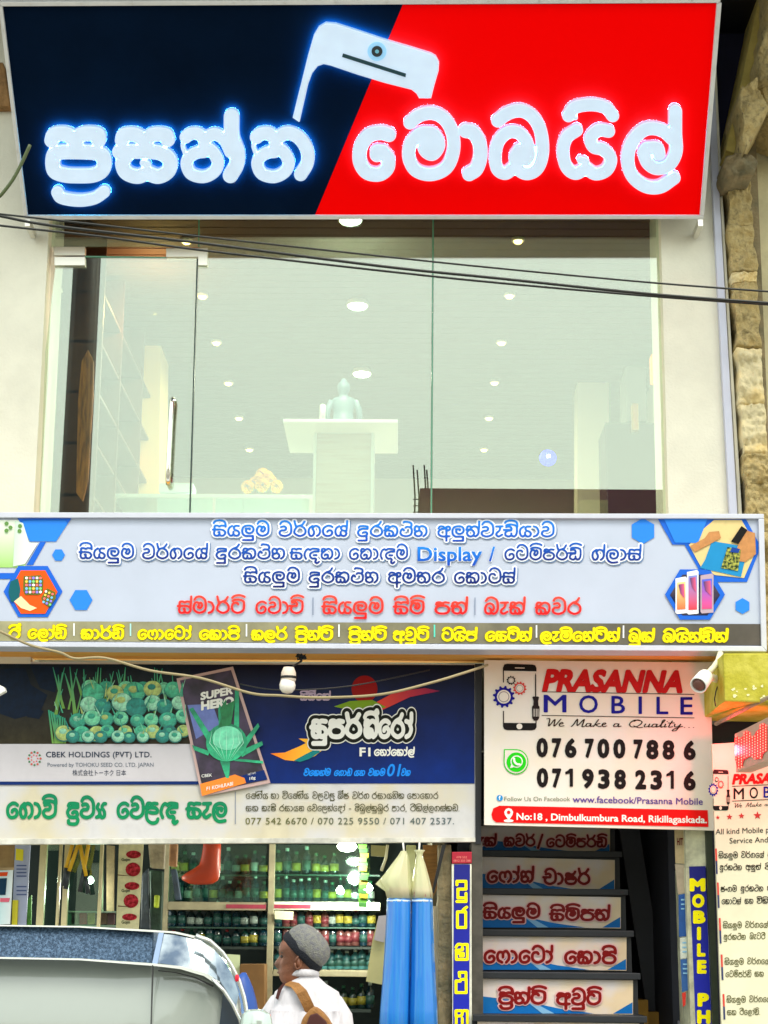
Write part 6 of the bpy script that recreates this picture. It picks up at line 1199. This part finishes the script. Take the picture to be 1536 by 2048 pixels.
for (x, y, w, h) in ((267, 1709, 15, 8), (266, 1739, 15, 14), (264, 1772, 15, 8), (262, 1802, 15, 14), (259, 1834, 15, 7)):
    printed('red_print', disc(x, y, w, 16, h), YP(11.0), .003, M('tomato_print', 'a8182c', .5, var=.4, vs=50, col2='c83040'), ts)
for y in (1722, 1784, 1847): ltext('lettering', 'Gojm', 243, 260, y, 6, YP(11.0), .003, inkm('dark_green_ink', '2c4420'), ts, bold=.02)
for y in (1749, 1811): printed('brown_print', [(236, y), (266, y + 3), (236, y + 2)], YP(11.0), .003, inkm('brown_print', '7a3020'), ts)
card('brown_box', [(-30, 1690), (29, 1690), (28, 1735), (-30, 1736)], 10.9, M('tan_card', '9a7c50', .8, var=.35, vs=10), 'tan cardboard box at the far left edge over the cyan poster', 'box', .3, .004)
cpz = card('cyan_poster', [(-30, 1742), (26, 1740), (20, 1848), (-30, 1850)], 10.85, M('cyan_poster', '8ad8e0', .4, col2='e8f0f4', axis=0, var=.1), 'cyan and white poster with a dark panel at the far left edge', 'poster', .01)
printed('dark_panel', [(-20, 1758), (14, 1756), (11, 1790), (-20, 1790)], YP(10.85), .003, inkm('petrol_print', '0c5470'), cpz); printed('orange_stripe', [(-20, 1745), (16, 1744), (14, 1752), (-20, 1753)], YP(10.85), .003, inkm('orange_red_print', 'e06a30'), cpz); printed('pink_patch', [(0, 1796), (20, 1796), (18, 1804), (0, 1804)], YP(10.85), .003, inkm('pink_print', 'e8889c'), cpz)
bp_ = card('blue_grey_poster', [(30, 1688), (61, 1686), (52, 1850), (24, 1850)], 10.9, M('lilac_poster', 'a8b0d0', .5, var=.15, vs=8), 'pale lilac poster with a yellow sticker beside the cabinet post', 'poster', .01)
printed('yellow_sticker', [(32, 1697), (47, 1699), (46, 1722), (31, 1720)], YP(10.9), .003, inkm('sticker_yellow', 'e4d820'), bp_)
for y in (1730, 1737, 1744, 1751, 1772, 1780, 1788): printed('print_line', [(33, y), (53, y), (53, y + 2.4), (33, y + 2.4)], YP(10.9), .003, inkm('slate_print', '6a78a8'), bp_)
card('corn_print', [(25, 1800), (36, 1800), (34, 1850), (23, 1850)], 10.88, M('corn_yellow', 'd8cc20', .5, var=.3), 'yellow green long packet in front of the lilac poster', 'packet', .02, .004)
card('green_leaves', [(55, 1800), (63, 1790), (62, 1850), (54, 1850)], 10.95, M('leaf_green_card', '4c8c30', .6, var=.4, vs=30), 'narrow green packet between the lilac poster and the first cabinet post', 'packet', .02)
for i, (P, c, Y, lab) in enumerate((([(283, 1750), (296, 1736), (300, 1860), (280, 1860)], '14202c', 11.5, 'dark bundle of hose hanging right of the tomato strip'), ([(298, 1740), (326, 1742), (322, 1862), (302, 1860)], '2f4a3c', 11.6, 'green plastic sheet bundle hanging before the shelf post'), ([(296, 1688), (330, 1688), (328, 1738), (300, 1736)], 'a89a84', 11.4, 'greyish packets hanging at the top before the shelves'), ([(339, 1686), (355, 1686), (353, 1734), (337, 1732)], 'a87850', 11.3, 'light brown wooden tool handle block hanging near the boot'), ([(341, 1738), (352, 1738), (362, 1800), (350, 1800)], '44546c', 11.5, 'blue grey umbrella hanging under the wooden block'), ([(308, 1790), (318, 1790), (316, 1816), (307, 1815)], 'a8b820', 11.5, 'yellow green sprayer part hanging among the dark hoses'))):
    card(('hose_bundle', 'sheet_bundle', 'packet_bundle', 'wooden_block', 'umbrella', 'sprayer_part')[i], P, Y, M('hg_' + c, c, .5, var=.5, vs=14, bump=.3), lab, ('hose', 'sheet', 'packets', 'wood', 'umbrella', 'sprayer')[i], .06, .01)
# green garland of packets, lit bulbs
gd = thing('packet_garland', at(727, 1812, 11.6), 'hanging garland of green and yellow sachets before the bulbs', 'garland')
random.seed(21)
for i in range(14):
    x = 727 + random.uniform(-3, 3); y = 1688 + i * 9; prism('sachet', [(x - 9, y), (x + 9, y + random.uniform(-2, 2)), (x + 8, y + 10), (x - 8, y + 9)], YP(11.6 + random.uniform(-.03, .03)), -.01, 0, M('sachet_%d' % (i % 3), ('4c8a1c', '2c6a24', 'a89a20')[i % 3], .4, var=.5, vs=40), gd, .002)
lampm = M('cool_bulb', 'ffffff', em='f4ffe8', es=18)
for i, (x, y, rw_, rh, Y, lab) in enumerate(((694, 1693, 20, 11, 11.4, 'brightest flat white lamp just under the seed shop sign'), (706, 1757, 11, 11, 12.2, 'round lit bulb left of the garland'), (736, 1776, 10, 8, 12.2, 'lit lamp right of the garland'), (680, 1781, 8, 7, 12.25, 'smallest lit lamp, left of the round bulb'), (181, 1761, 7, 7, 11.4, 'small lit bulb behind the yellow tool handles'))):
    c = at(x, y, Y); t = thing('shop_lamp', c, lab, 'lamp', 'lit lamps inside the seed shop'); r = rw_ / 3500 * Y; h = rh / 3500 * Y
    lathe('bulb', [(.001, -h), (r * .7, -h * .7), (r, 0), (r * .7, h * .7), (.001, h)], c, lampm, t, 16); lathe('lamp_cap', [(r * .5, h * .72), (r * .5, h * 1.3)], c, wht, t, 12)
    l = bpy.data.lights.new('lamp_light', 'POINT'); l.energy = (20, 11, 8, 6, 9)[i]; l.color = (.95, 1, .85); l.shadow_soft_size = .01; lo = bpy.data.objects.new('lamp_light', l); COL.objects.link(lo); lo.location = c + Vector((0, -.12, -h - .06))
# blue net rolls in clear bags
netm = M('blue_shade_net', '2488dc', .38, var=.22, vs=6, stretch=(16, 16, .5), col2='1672d0', coat=.6); bagm = bpy.data.materials.new('clear_bag'); bagm.use_nodes = True
bn = bagm.node_tree; bn.nodes.clear(); t1 = bn.nodes.new('ShaderNodeBsdfTransparent'); t1.inputs[0].default_value = (.95, .98, .85, 1); t2 = bn.nodes.new('ShaderNodeBsdfPrincipled'); t2.inputs['Base Color'].default_value = (.78, .78, .5, 1); t2.inputs['Roughness'].default_value = .25
t3 = bn.nodes.new('ShaderNodeMixShader'); t3.inputs[0].default_value = .62; to = bn.nodes.new('ShaderNodeOutputMaterial'); bn.links.new(t1.outputs[0], t3.inputs[1]); bn.links.new(t2.outputs[0], t3.inputs[2]); bn.links.new(t3.outputs[0], to.inputs[0])
def hangloft(name, prof, Y, depth, m, parent, n=40, pleat=.0, seed=0, top=True):
    V = []; F = []
    for r_i, (y, xa, xb) in enumerate(prof):
        a = at(xa, y, Y); b = at(xb, y, Y); cx_ = (a.x + b.x) / 2; rx = (b.x - a.x) / 2; ry = min(depth, rx * 1.1)
        for k in range(n):
            an = 2 * math.pi * k / n; w = 1 + pleat * math.sin(an * 9 + seed + r_i * .12) + pleat * .6 * math.sin(an * 17 + seed * 2 - r_i * .3)
            V.append((cx_ + rx * math.cos(an) * w, Y + ry * math.sin(an) * w, a.z))
    for i in range(len(prof) - 1):
        for k in range(n): F.append((i * n + k, i * n + (k + 1) % n, (i + 1) * n + (k + 1) % n, (i + 1) * n + k))
    F.append(tuple(range(n - 1, -1, -1))); F.append(tuple(range((len(prof) - 1) * n, len(prof) * n)))
    return obj(name, V, F, m, parent, smooth=True, fix=True)
for i, (lab, body, bag, wb) in enumerate((('left of two blue net rolls hanging in clear bags, its bag flared to the left', [(1795, 775, 821), (1805, 774, 822), (1850, 772, 822), (1900, 769, 821), (1960, 765, 820), (2020, 760, 819), (2120, 755, 818)], [(1702, 802, 812), (1712, 796, 816), (1730, 782, 818), (1750, 768, 820), (1762, 760, 821), (1775, 768, 822), (1797, 774, 823)], 0), ('right of two blue net rolls hanging in clear bags, with a knotted neck', [(1795, 824, 864), (1805, 824, 865), (1850, 823, 866), (1900, 822, 868), (1960, 821, 871), (2020, 819, 874), (2120, 817, 877)], [(1700, 829, 850), (1706, 832, 846), (1712, 833, 845), (1730, 830, 851), (1760, 826, 859), (1780, 824, 864), (1797, 823, 865)], 1))):
    t = thing('net_roll', at((body[0][1] + body[0][2]) / 2, 1700, 10.3), lab, 'net roll', 'blue net rolls in clear bags'); Y = 10.3
    hangloft('net_body', body, Y, .09, netm, t, 48, .025, i * 2); hangloft('clear_bag', bag, Y, .09, bagm, t, 36, .05, i + 1)
    hangloft('pink_header', [(1775, body[0][1] + 3, body[0][2] - 3), (1784, body[0][1] + 1, body[0][2] - 1), (1794, body[0][1], body[0][2])], Y, .085, M('pink_card', 'd09aa0', .5, var=.5, vs=30, col2='8c4040'), t, 30, .03)
    hangloft('white_band', [(1800, body[0][1] - 1, body[0][2] + 1), (1804, body[0][1] - 1, body[0][2] + 1)], Y, .092, M('white_band', 'cfe4fa', .4), t, 30, .01)
    if i == 0: prism('bag_flap', [(800, 1708), (776, 1740), (751, 1768), (772, 1784), (786, 1770), (800, 1735)], YP(10.28), -.01, 0, bagm, t)
    tube('hanging_string', [at(808 + 30 * i, 1705, Y), at(806 + 33 * i, 1685, Y)], .006, wht, t, 6)
pp = card('pale_pole', [(812, 1690), (832, 1690), (830, 1790), (814, 1790)], 10.62, M('pale_green_pole', 'c8c88c', .5, var=.3, vs=10), 'pale green pole standing behind the two net bags', 'pole', .05, .008)
card('hanging_paper', [(757, 1833), (772, 1832), (770, 1882), (768, 1970), (732, 1963), (745, 1880)], 10.7, M('olive_paper', 'b8b078', .7, var=.15), 'olive paper bag hanging left of the net rolls', 'paper bag', .02)
card('grey_sheet', [(757, 1832), (776, 1830), (768, 1885), (748, 1880)], 10.66, M('grey_sheet', 'a8a0a0', .6, var=.2), 'greyish sheet over the top of the olive paper bag', 'paper', .01)
card('wooden_board', [(846, 1690), (878, 1690), (878, 1770), (864, 1800), (848, 1780)], 10.8, M('tan_plank', '9a6c34', .7, var=.4, vs=8, stretch=(1, 1, 8)), 'tan plank leaning behind the right net roll', 'plank', .04)
card('dark_strap', [(884, 1690), (892, 1690), (868, 1788), (864, 1782)], 10.5, black, 'dark diagonal strap beside the concrete post', 'strap', .01)
card('white_card', [(742, 1690), (772, 1692), (772, 1714), (742, 1712)], 10.9, M('khaki_card', '9a9460', .6, var=.2), 'khaki card under the sign left of the net bags', 'card', .01)
card('cream_board', [(866, 1812), (875, 1812), (878, 2120), (876, 2120)], 10.7, M('cream_strip', 'c8b898', .7, var=.2), 'cream strip standing between the right net roll and the post', 'board', .05)
tube_o = tube('twine', [at(775, 1690, 10.6), at(772, 1715, 10.6), at(763, 1742, 10.6)], .009, M('cream_cord', 'cfc8a0', .6)); tag(tube_o, 'cream cord with a yellow tip hanging left of the net bags', 'cord')
# things around the opening at the extreme left
pl = card('lamp_end', [(-10, 1366), (8, 1374), (11, 1382), (-10, 1394)], 9.9, wht, 'tip of a white lamp holder poking in at the left edge', 'lamp', .05, .006)

# ================================================================== white van
van = thing('van', (-2.3, 6.6, 0), 'white van with a wet dark side band and rounded nose passing before the seed shop', 'van')
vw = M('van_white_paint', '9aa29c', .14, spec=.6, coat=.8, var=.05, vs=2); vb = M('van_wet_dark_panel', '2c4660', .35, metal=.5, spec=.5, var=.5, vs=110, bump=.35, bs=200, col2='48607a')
vch = M('van_silver_trim', 'd8dcd8', .2, metal=.85)
YV = 5.9
def vz(px, py): return at(px, py, YV).z
def vx(px): return at(px, 1900, YV).x
# side profile (roof line in plan of the picture): stations from rear to nose
SN = [(-2200, 1845), (-900, 1848), (-300, 1850), (0, 1851), (120, 1853), (240, 1857), (320, 1862), (360, 1868), (400, 1880), (430, 1897), (452, 1920), (468, 1945), (480, 1975), (488, 2005), (494, 2048), (502, 2120), (530, 2190), (620, 2240), (690, 2290), (720, 2400)]
def vsec(ztop, ybot=0.35, wmid=1.5, inset=0.0):
    """half-round shouldered cross-section, near side to far side: (y offset, z)"""
    P = []; h = ztop - ybot; s = .13 if h > .6 else .2 * h
    for t in np.linspace(0, 1, 5): P.append((0 + inset + .02 * (1 - t), ybot + (h - .33) * t))
    kk = wmid / 1.5; P += [(inset + .02, ztop - .24), (inset + .045 * kk, ztop - .165), (inset + .075 * kk, ztop - .10), (inset + .13 * kk, ztop - .045), (inset + .24 * kk, ztop - .012), (inset + .45 * kk, ztop)]
    Q = [(wmid - y, z) for y, z in reversed(P)]
    return P + Q
secs = []
for px, py in SN:
    zt_ = vz(px, py); zt_ = max(zt_, .55); q_ = min(1, max(0, (px - 240) / 190)); secs.append((at(px, min(py, 2000), YV + .28 * q_).x, vsec(zt_, wmid=1.5 - 1.0 * q_)))
V = []; F = []; n = len(secs[0][1])
for X, sc in secs: V += [(X, YV + y, z) for y, z in sc]
fm = []
for i in range(len(secs) - 1):
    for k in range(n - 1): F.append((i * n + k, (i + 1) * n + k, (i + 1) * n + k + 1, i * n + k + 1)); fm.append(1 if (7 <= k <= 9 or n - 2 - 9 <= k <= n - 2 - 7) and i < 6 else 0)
F.append(tuple(range(n))); fm.append(0); F.append(tuple(reversed(range((len(secs) - 1) * n, len(secs) * n)))); fm.append(0)
F += [(i * n + n - 1, (i + 1) * n + n - 1, (i + 1) * n, i * n) for i in range(len(secs) - 1)]; fm += [0] * (len(secs) - 1)
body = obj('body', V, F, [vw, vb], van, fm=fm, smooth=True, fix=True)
def vsurf(px, py, o=.0):
    """point just proud of the near side"""
    return at(px, py, YV + .03 - o)
# dark wet band, seams and trims as raised strips that follow the side
def strip(name, top, bot, m, y0, y1, th=.006):
    n = len(top); V = [at(x, y, y0(x)) if callable(y0) else at(x, y, y0) for x, y in top] + [at(x, y, y1) for x, y in bot]
    V2 = [v + Vector((0, .02, 0)) for v in V]; F = [(i, i + 1, n + i + 1, n + i) for i in range(n - 1)]
    return obj(name, V + V2, F + [tuple(2 * n + q for q in reversed(f)) for f in F] + [(i, 2 * n + i, 2 * n + i + 1, i + 1) for i in range(n - 1)] + [(n + i, n + i + 1, 3 * n + i + 1, 3 * n + i) for i in range(n - 1)], m, van, smooth=False)
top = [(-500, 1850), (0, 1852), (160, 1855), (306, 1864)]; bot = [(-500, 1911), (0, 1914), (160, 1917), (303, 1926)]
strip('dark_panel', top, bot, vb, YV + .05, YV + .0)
strip('drip_rail', [(-500, 1911), (0, 1914), (160, 1917), (310, 1927), (360, 1932), (410, 1945), (440, 1964)], [(-500, 1914.5), (0, 1917.5), (160, 1920.5), (310, 1932), (360, 1938), (408, 1952), (436, 1971)], M('van_rail', 'c4c8c2', .3), YV - .012, YV - .014)
strip('roof_lip', [(-500, 1847.5), (0, 1849.5), (160, 1852), (306, 1860), (350, 1863), (390, 1872)], [(-500, 1850.3), (0, 1852.3), (160, 1855), (306, 1864), (350, 1866.5), (388, 1875.5)], M('van_rail', 'f0f4ee'), YV + .03, YV + .028)
strip('body_seam', [(304, 1930), (306, 1930)], [(299.4, 2100), (300.6, 2100)], M('seam_dark', '3a3c3c', .5), YV - .016, YV - .016)
strip('pillar_cover', [(318, 1863), (328, 1863)], [(304, 1928), (315, 1928)], M('silver_blue', 'a8b8d0', .2, metal=.5), YV + .03, YV - .006)
strip('window_seal', [(316, 1940.5), (350, 1944), (390, 1954), (426, 1971)], [(316, 1942.3), (350, 1946), (390, 1956.5), (425, 1974)], black, YV - .018, YV - .018)
# windscreen pillar trim and the mirrored front quarter
qt = [(329, 1864), (372, 1872), (404, 1883), (430, 1901), (451, 1925), (466, 1952), (477, 1985)]
qb = [(316, 1926), (350, 1931), (385, 1938), (413, 1952), (436, 1972), (455, 1998), (468, 2030)]
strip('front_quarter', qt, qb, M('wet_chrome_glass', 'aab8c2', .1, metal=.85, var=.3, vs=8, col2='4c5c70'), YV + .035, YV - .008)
pa = [at(x, y, YV - .03) for x, y in ((392, 1871), (420, 1882), (445, 1905), (462, 1930), (478, 1962), (488, 1995), (494, 2030), (498, 2075))]
tube('windscreen_edge', pa, .007, vch, van, 8)
pa = [at(x, y, YV - .045) for x, y in ((425, 1957), (448, 1982), (466, 2010), (480, 2040), (488, 2090))]
tube('quarter_trim', pa, .006, vch, van, 8)
strip('shadowed_glass', [(446, 1985), (462, 1998), (478, 2036)], [(432, 2110), (450, 2110), (474, 2110)], M('dark_window_glass', '1c2c3c', .06, spec=.9), YV - .025, YV - .025)
lathe('marker_light', [(.001, -.012), (.006, -.008), (.007, 0), (.006, .008), (.001, .012)], at(474, 1956, YV - .05), M('marker_red', 'b81030', em='ff1030', es=.2), van, 10)
mi = obj('wing_mirror', *lathe_geo([(.001, -.09), (.045, -.085), (.06, -.05), (.062, .0), (.055, .035), (.03, .05), (.001, .052)], 16, at(512, 2052, YV - .12), Matrix.Diagonal((.85, .6, 1))), M('mirror_shell', 'b8c4bc', .12, metal=.5), van, smooth=True, fix=True)
tube('mirror_arm', [at(490, 2070, YV - .02), at(505, 2072, YV - .1)], .012, vch, mi, 8)
for x, nm in ((-.85, 'w'), (-3.6, 'w')):
    wv, wf = lathe_geo([(.18, -.09), (.29, -.1), (.3, 0), (.29, .1), (.18, .1)], 24, (x - .5, YV + .1, .3 - .12), Matrix.Rotation(R(90), 3, 'X')); w_ = obj('wheel', wv, wf, black, van, smooth=True, fix=True)
bt_ = hangloft('sack', [(1945, 484, 492), (1958, 470, 499), (1975, 468, 506), (2000, 462, 513), (2030, 460, 518), (2140, 458, 522)], 8.0, .15, M('blue_sack', '1a4a9c', .5, var=.15), None, 20, .02); tag(bt_, 'rounded blue plastic sack standing just behind the van nose', 'sack')

# ================================================================== the man in the woollen cap
YM = 8.6
U = YM / 3500.0
px0 = at(600, 1990, YM).x; zt_ = at(600, 1862, YM).z
man = thing('person', (px0, YM, 0), 'man in a grey knitted cap and white shirt with a tan backpack, looking left', 'person')
skin_ = M('brown_skin', '6c4028', .5, var=.25, vs=14, col2='84523a', bump=.15, bs=80)
hx = at(600, 1920, YM).x; hz = at(600, 1920, YM).z     # head centre
# head local: +f forward (to the left in the picture, turned a little away), u up
fd = Vector((-.995, .07, .0)).normalized(); sdv = Vector((-.07, -.995, 0)).normalized()   # side towards the camera
hc = Vector((hx - .01, YM, hz)); V = []; F = []; NA = 40
prof = [(-.125, .030, -.050, .050), (-.112, .062, -.056, .056), (-.098, .078, -.062, .062), (-.082, .086, -.068, .066), (-.066, .085, -.075, .069), (-.058, .088, -.079, .070), (-.048, .085, -.083, .071), (-.036, .084, -.087, .072), (-.022, .086, -.091, .073), (-.008, .087, -.094, .075), (.006, .085, -.097, .076), (.018, .083, -.099, .077), (.032, .089, -.1, .078), (.046, .092, -.1, .078), (.062, .09, -.098, .077), (.08, .083, -.092, .072), (.098, .068, -.08, .062), (.112, .044, -.058, .045), (.12, .012, -.02, .015)]
nose = {-.048: .004, -.036: .020, -.022: .030, -.008: .022, .006: .012, .018: .006}; lips = {-.066: .004, -.058: .008, -.048: .003}
for z, f_, b_, w in prof:
    for k in range(NA):
        a = 2 * math.pi * k / NA; ca, sa = math.cos(a), math.sin(a)
        ff = (f_ if ca > 0 else -b_) * abs(ca) ** .9 * (1 if ca > 0 else -1); ss_ = w * (abs(sa) ** .85) * (1 if sa > 0 else -1)
        an = min(a, 2 * math.pi - a)
        ff += nose.get(z, 0) * math.exp(-(an / .19) ** 2) + lips.get(z, 0) * math.exp(-(an / .42) ** 2)
        if z in (.018, .006): ff -= .012 * math.exp(-((an - .42) / .16) ** 2)
        if z in (.032,): ff += .004 * math.exp(-((an - .4) / .25) ** 2)
        if z in (-.022, -.036): ff += .004 * math.exp(-((an - .75) / .2) ** 2)
        V.append(hc + fd * ff + sdv * ss_ + Vector((0, 0, z)))
for i in range(len(prof) - 1):
    for k in range(NA): F.append((i * NA + k, i * NA + (k + 1) % NA, (i + 1) * NA + (k + 1) % NA, (i + 1) * NA + k))
F.append(tuple(range(NA - 1, -1, -1))); F.append(tuple(range((len(prof) - 1) * NA, len(prof) * NA)))
head = (V, F)
def ear(side):
    c = hc + sdv * side * .072 + fd * -.012 + Vector((0, 0, -.012)); pts = []
    for k in range(11):
        a = 2 * math.pi * k / 10; pts.append(c + fd * (.014 * math.cos(a) - .004 * math.sin(a)) + Vector((0, 0, .03 * math.sin(a))) + sdv * side * (.008 + .005 * math.cos(a)))
    g1 = tube_geo(pts, .006, 6); g2 = lathe_geo([(.012, -.02), (.014, 0), (.011, .022)], 8, c); return [g1, g2]
neck = tube_geo([hc + fd * -.03 + Vector((0, 0, -.06)), hc + fd * -.04 + Vector((0, 0, -.12)), hc + fd * -.05 + Vector((.01, 0, -.16))], [.052, .054, .07], 18)
# trunk, arms and legs as one skin
zsh = hz - .185; cxm = px0 + .03
body_ = ell_loft([(cxm, YM, .98, .15, .1), (cxm, YM, 1.1, .145, .1), (cxm, YM, 1.25, .165, .11), (cxm, YM, zsh - .05, .15, .11), (cxm, YM, zsh + .03, .12, .08), (cxm - .01, YM, zsh + .08, .07, .06)], 20)
def limb(pts, rr): return tube_geo(pts, rr, 12)
armL = limb([(cxm - .12, YM, zsh - .02), (cxm - .16, YM - .02, zsh - .12), (cxm - .2, YM - .03, zsh - .3), (cxm - .24, YM + .08, zsh - .46), (cxm - .28, YM + .2, zsh - .52)], [.055, .05, .042, .034, .026])
armR = limb([(cxm + .12, YM, zsh - .02), (cxm + .165, YM, zsh - .14), (cxm + .22, YM, zsh - .3), (cxm + .23, YM + .04, zsh - .44), (cxm + .22, YM + .08, zsh - .57)], [.055, .05, .042, .034, .026])
legs_ = [limb([(cxm + s * .08, YM, .98), (cxm + s * .09, YM, .7), (cxm + s * .09, YM + .01, .5), (cxm + s * .095, YM + .01, .3), (cxm + s * .1, YM, .08)], [.09, .078, .058, .052, .04]) for s in (-1, 1)]
def hand(c, dr_, sgn):
    out = [tube_geo([c, c + dr_ * .045, c + dr_ * .09], [.026, .036, .032], 10)]; up_ = Vector((0, 1, 0)); side_ = dr_.cross(up_).normalized()
    for i, L_ in enumerate((.065, .075, .07, .055)):
        o_ = up_ * ((i - 1.5) * .018); s0 = c + dr_ * .085 + o_; out.append(tube_geo([s0, s0 + dr_ * L_ * .5 + side_ * .006 * sgn, s0 + dr_ * L_ * .85 + side_ * .02 * sgn], [.009, .008, .007], 6))
    s0 = c + dr_ * .03 + up_ * -.028; out.append(tube_geo([s0, s0 + dr_ * .03 + up_ * -.018, s0 + dr_ * .06 + up_ * -.016], [.011, .010, .008], 6)); return out
feet = [tube_geo([(cxm + s * .1, YM + .06, .05), (cxm + s * .1, YM - .02, .06), (cxm + s * .11, YM - .16, .035)], [.04, .045, .03], 10) for s in (-1, 1)]
V, F = join(head, neck, body_, armL, armR, *legs_, *ear(1), *ear(-1), *hand(Vector((cxm - .28, YM + .2, zsh - .52)), Vector((-.4, .6, -.5)).normalized(), 1), *hand(Vector((cxm + .22, YM + .08, zsh - .57)), Vector((0, .2, -1)).normalized(), -1))
obj('body', V, F, skin_, man, smooth=True, fix=True)
ey = M('eye_dark', '120c0a', .2, spec=.8)
for s in (1, -1): obj('eye', *lathe_geo([(.001, -.008), (.008, -.005), (.010, 0), (.008, .005), (.001, .008)], 10, hc + fd * .072 + sdv * s * .032 + Vector((0, 0, .016))), ey, man, smooth=True)
tube('eyebrow', [hc + fd * .088 + sdv * .016 + Vector((0, 0, .034)), hc + fd * .082 + sdv * .036 + Vector((0, 0, .038)), hc + fd * .066 + sdv * .056 + Vector((0, 0, .032))], .0035, ey, man, 6)
tube('lips', [hc + fd * .093 + Vector((0, 0, -.058)), hc + fd * .088 + sdv * .016 + Vector((0, 0, -.059)), hc + fd * .076 + sdv * .032 + Vector((0, 0, -.061))], [.006, .005, .002], M('lip_brown', '5a2e26', .5), man, 6)
# cap: dark turned-up band running from the brow to the nape, grey crown pulled back
def dome(c, ax, r0, prof_, n, rx=1.0, ry=1.0, side=Vector((0, 1, 0)), wr=0, seed=0):
    ax = ax.normalized(); u = side - ax * side.dot(ax); u.normalize(); v = ax.cross(u); V = []; F = []
    for i, (r, h) in enumerate(prof_):
        for k in range(n):
            a = 2 * math.pi * k / n; w = 1 + wr * mnoise.noise(Vector((math.cos(a) * 2, math.sin(a) * 2, i * .5 + seed)))
            V.append(c + u * (math.cos(a) * r * rx * w) + v * (math.sin(a) * r * ry * w) + ax * h)
    for i in range(len(prof_) - 1):
        for k in range(n): F.append((i * n + k, i * n + (k + 1) % n, (i + 1) * n + (k + 1) % n, (i + 1) * n + k))
    F.append(tuple(range(n - 1, -1, -1))); F.append(tuple(range((len(prof_) - 1) * n, len(prof_) * n))); return V, F
ax = Vector((.7, -.03, .70)); wool = M('grey_wool', '8f8f88', .95, var=.35, vs=60, bump=.6, bs=160, col2='6e6e74'); woold = M('navy_wool', '10141f', .95, bump=.5, bs=160)
c0 = hc + Vector((-.004, 0, .012))
V, F = dome(c0, ax, 1, [(.106, .012), (.115, .022), (.117, .046), (.112, .054)], 36, .80, 1.04); cap = obj('cap_band', V, F, woold, man, smooth=True, fix=True)
V, F = dome(c0, ax, 1, [(.104, .036), (.115, .06), (.115, .085), (.106, .112), (.086, .136), (.05, .152), (.01, .157)], 36, .86, 1.0, wr=.08); obj('cap_crown', V, F, wool, man, smooth=True, fix=True)
# white shirt
shm_ = M('white_cotton_shirt', 'cdcad0', .85, var=.2, vs=6, bump=.5, bs=9, stretch=(3, 3, .8))
rg = [(cxm, YM, .92, .18, .14), (cxm, YM, 1.05, .175, .14), (cxm, YM, 1.2, .175, .145), (cxm, YM, 1.32, .178, .148), (cxm, YM, zsh - .07, .178, .142), (cxm, YM, zsh - .01, .165, .128), (cxm - .005, YM, zsh + .04, .15, .11), (cxm - .012, YM, zsh + .075, .105, .092), (cxm - .018, YM, zsh + .105, .076, .076), (cxm - .02, YM, zsh + .135, .07, .07)]
sb_ = ell_loft(rg, 36)
sv = []
for v in sb_[0]:
    v = Vector(v); d_ = Vector((v.x - cxm, v.y - YM, 0)); k_ = mnoise.noise(Vector((v.x * 9, v.y * 9, v.z * 3))) * .022; sv.append(v + (d_.normalized() * k_ if d_.length > .001 else d_))
slv = [limb([(cxm + s * .02, YM, zsh + .012), (cxm + s * .075, YM, zsh - .004), (cxm + s * .12, YM, zsh - .03), (cxm + s * .152, YM, zsh - .08), (cxm + s * .172, YM - .01, zsh - .2), (cxm + s * .19, YM - .01, zsh - .34)], [.05, .062, .068, .07, .066, .068]) for s in (-1, 1)]
V, F = join((sv, sb_[1]), *slv); obj('shirt', V, F, shm_, man, smooth=True, fix=True)
obj('shirt_collar', *lathe_geo([(.072, 0), (.082, .006), (.076, .03), (.07, .034)], 24, (cxm - .02, YM, zsh + .11)), shm_, man, smooth=True, fix=True)
tg = M('dark_trousers', '26282e', .8, var=.2)
V, F = join(ell_loft([(cxm, YM, .8, .19, .13), (cxm, YM, .9, .195, .135), (cxm, YM, 1.0, .18, .125)], 24), *[limb([(cxm + s * .09, YM, .86), (cxm + s * .1, YM, .5), (cxm + s * .1, YM, .1)], [.1, .085, .075]) for s in (-1, 1)]); obj('trousers', V, F, tg, man, smooth=True, fix=True)
V, F = join(*feet); obj('shoes', V, F, black, man, smooth=True, fix=True)
# backpack: one strap over the shoulder, bag low on the back
tan = M('tan_canvas', '9a6a34', .75, var=.3, vs=20, bump=.3, bs=120); brn = M('maroon_canvas', '4a1c18', .7, var=.3)
bpk = thing('backpack', at(625, 2060, YM - .2), 'tan canvas backpack with a dark flap on the back of the man in the cap', 'backpack')
SPl = [(573, 1966), (590, 1970), (603, 1984), (612, 2002), (621, 2022), (632, 2045)]
V = []; F = []
for i, (x, y) in enumerate(SPl):
    yy = YM - .13 - .03 * math.sin(i / 5 * math.pi) + (.07 if i == 0 else .02 if i == 1 else 0)
    for s in (-1, 1): V.append(at(x + s * (10 if i > 1 else 8), y - s * 4, yy))
    for s in (-1, 1): V.append(at(x + s * (10 if i > 1 else 8), y - s * 4, yy + .012))
for i in range(len(SPl) - 1):
    a = i * 4; b = a + 4; F += [(a, a + 1, b + 1, b), (a + 2, b + 2, b + 3, a + 3), (a, b, b + 2, a + 2), (a + 1, a + 3, b + 3, b + 1)]
obj('shoulder_strap', V, F, tan, bpk, fix=True)
prism('strap_edge', [(551, 1996), (556, 1978), (566, 1966), (572, 1965), (563, 1980), (556, 2000)], YP(YM - .1), -.01, 0, brn, bpk)
prism('bag_body', [(606, 2034), (626, 2012), (640, 2020), (655, 2036), (668, 2060), (676, 2180), (600, 2180), (600, 2050)], YP(YM - .17), -.02, .12, tan, bpk, .02)
prism('bag_flap', [(620, 2030), (634, 2026), (652, 2042), (660, 2062), (664, 2120), (612, 2120), (612, 2050)], YP(YM - .17), .12, .135, brn, bpk, .006)
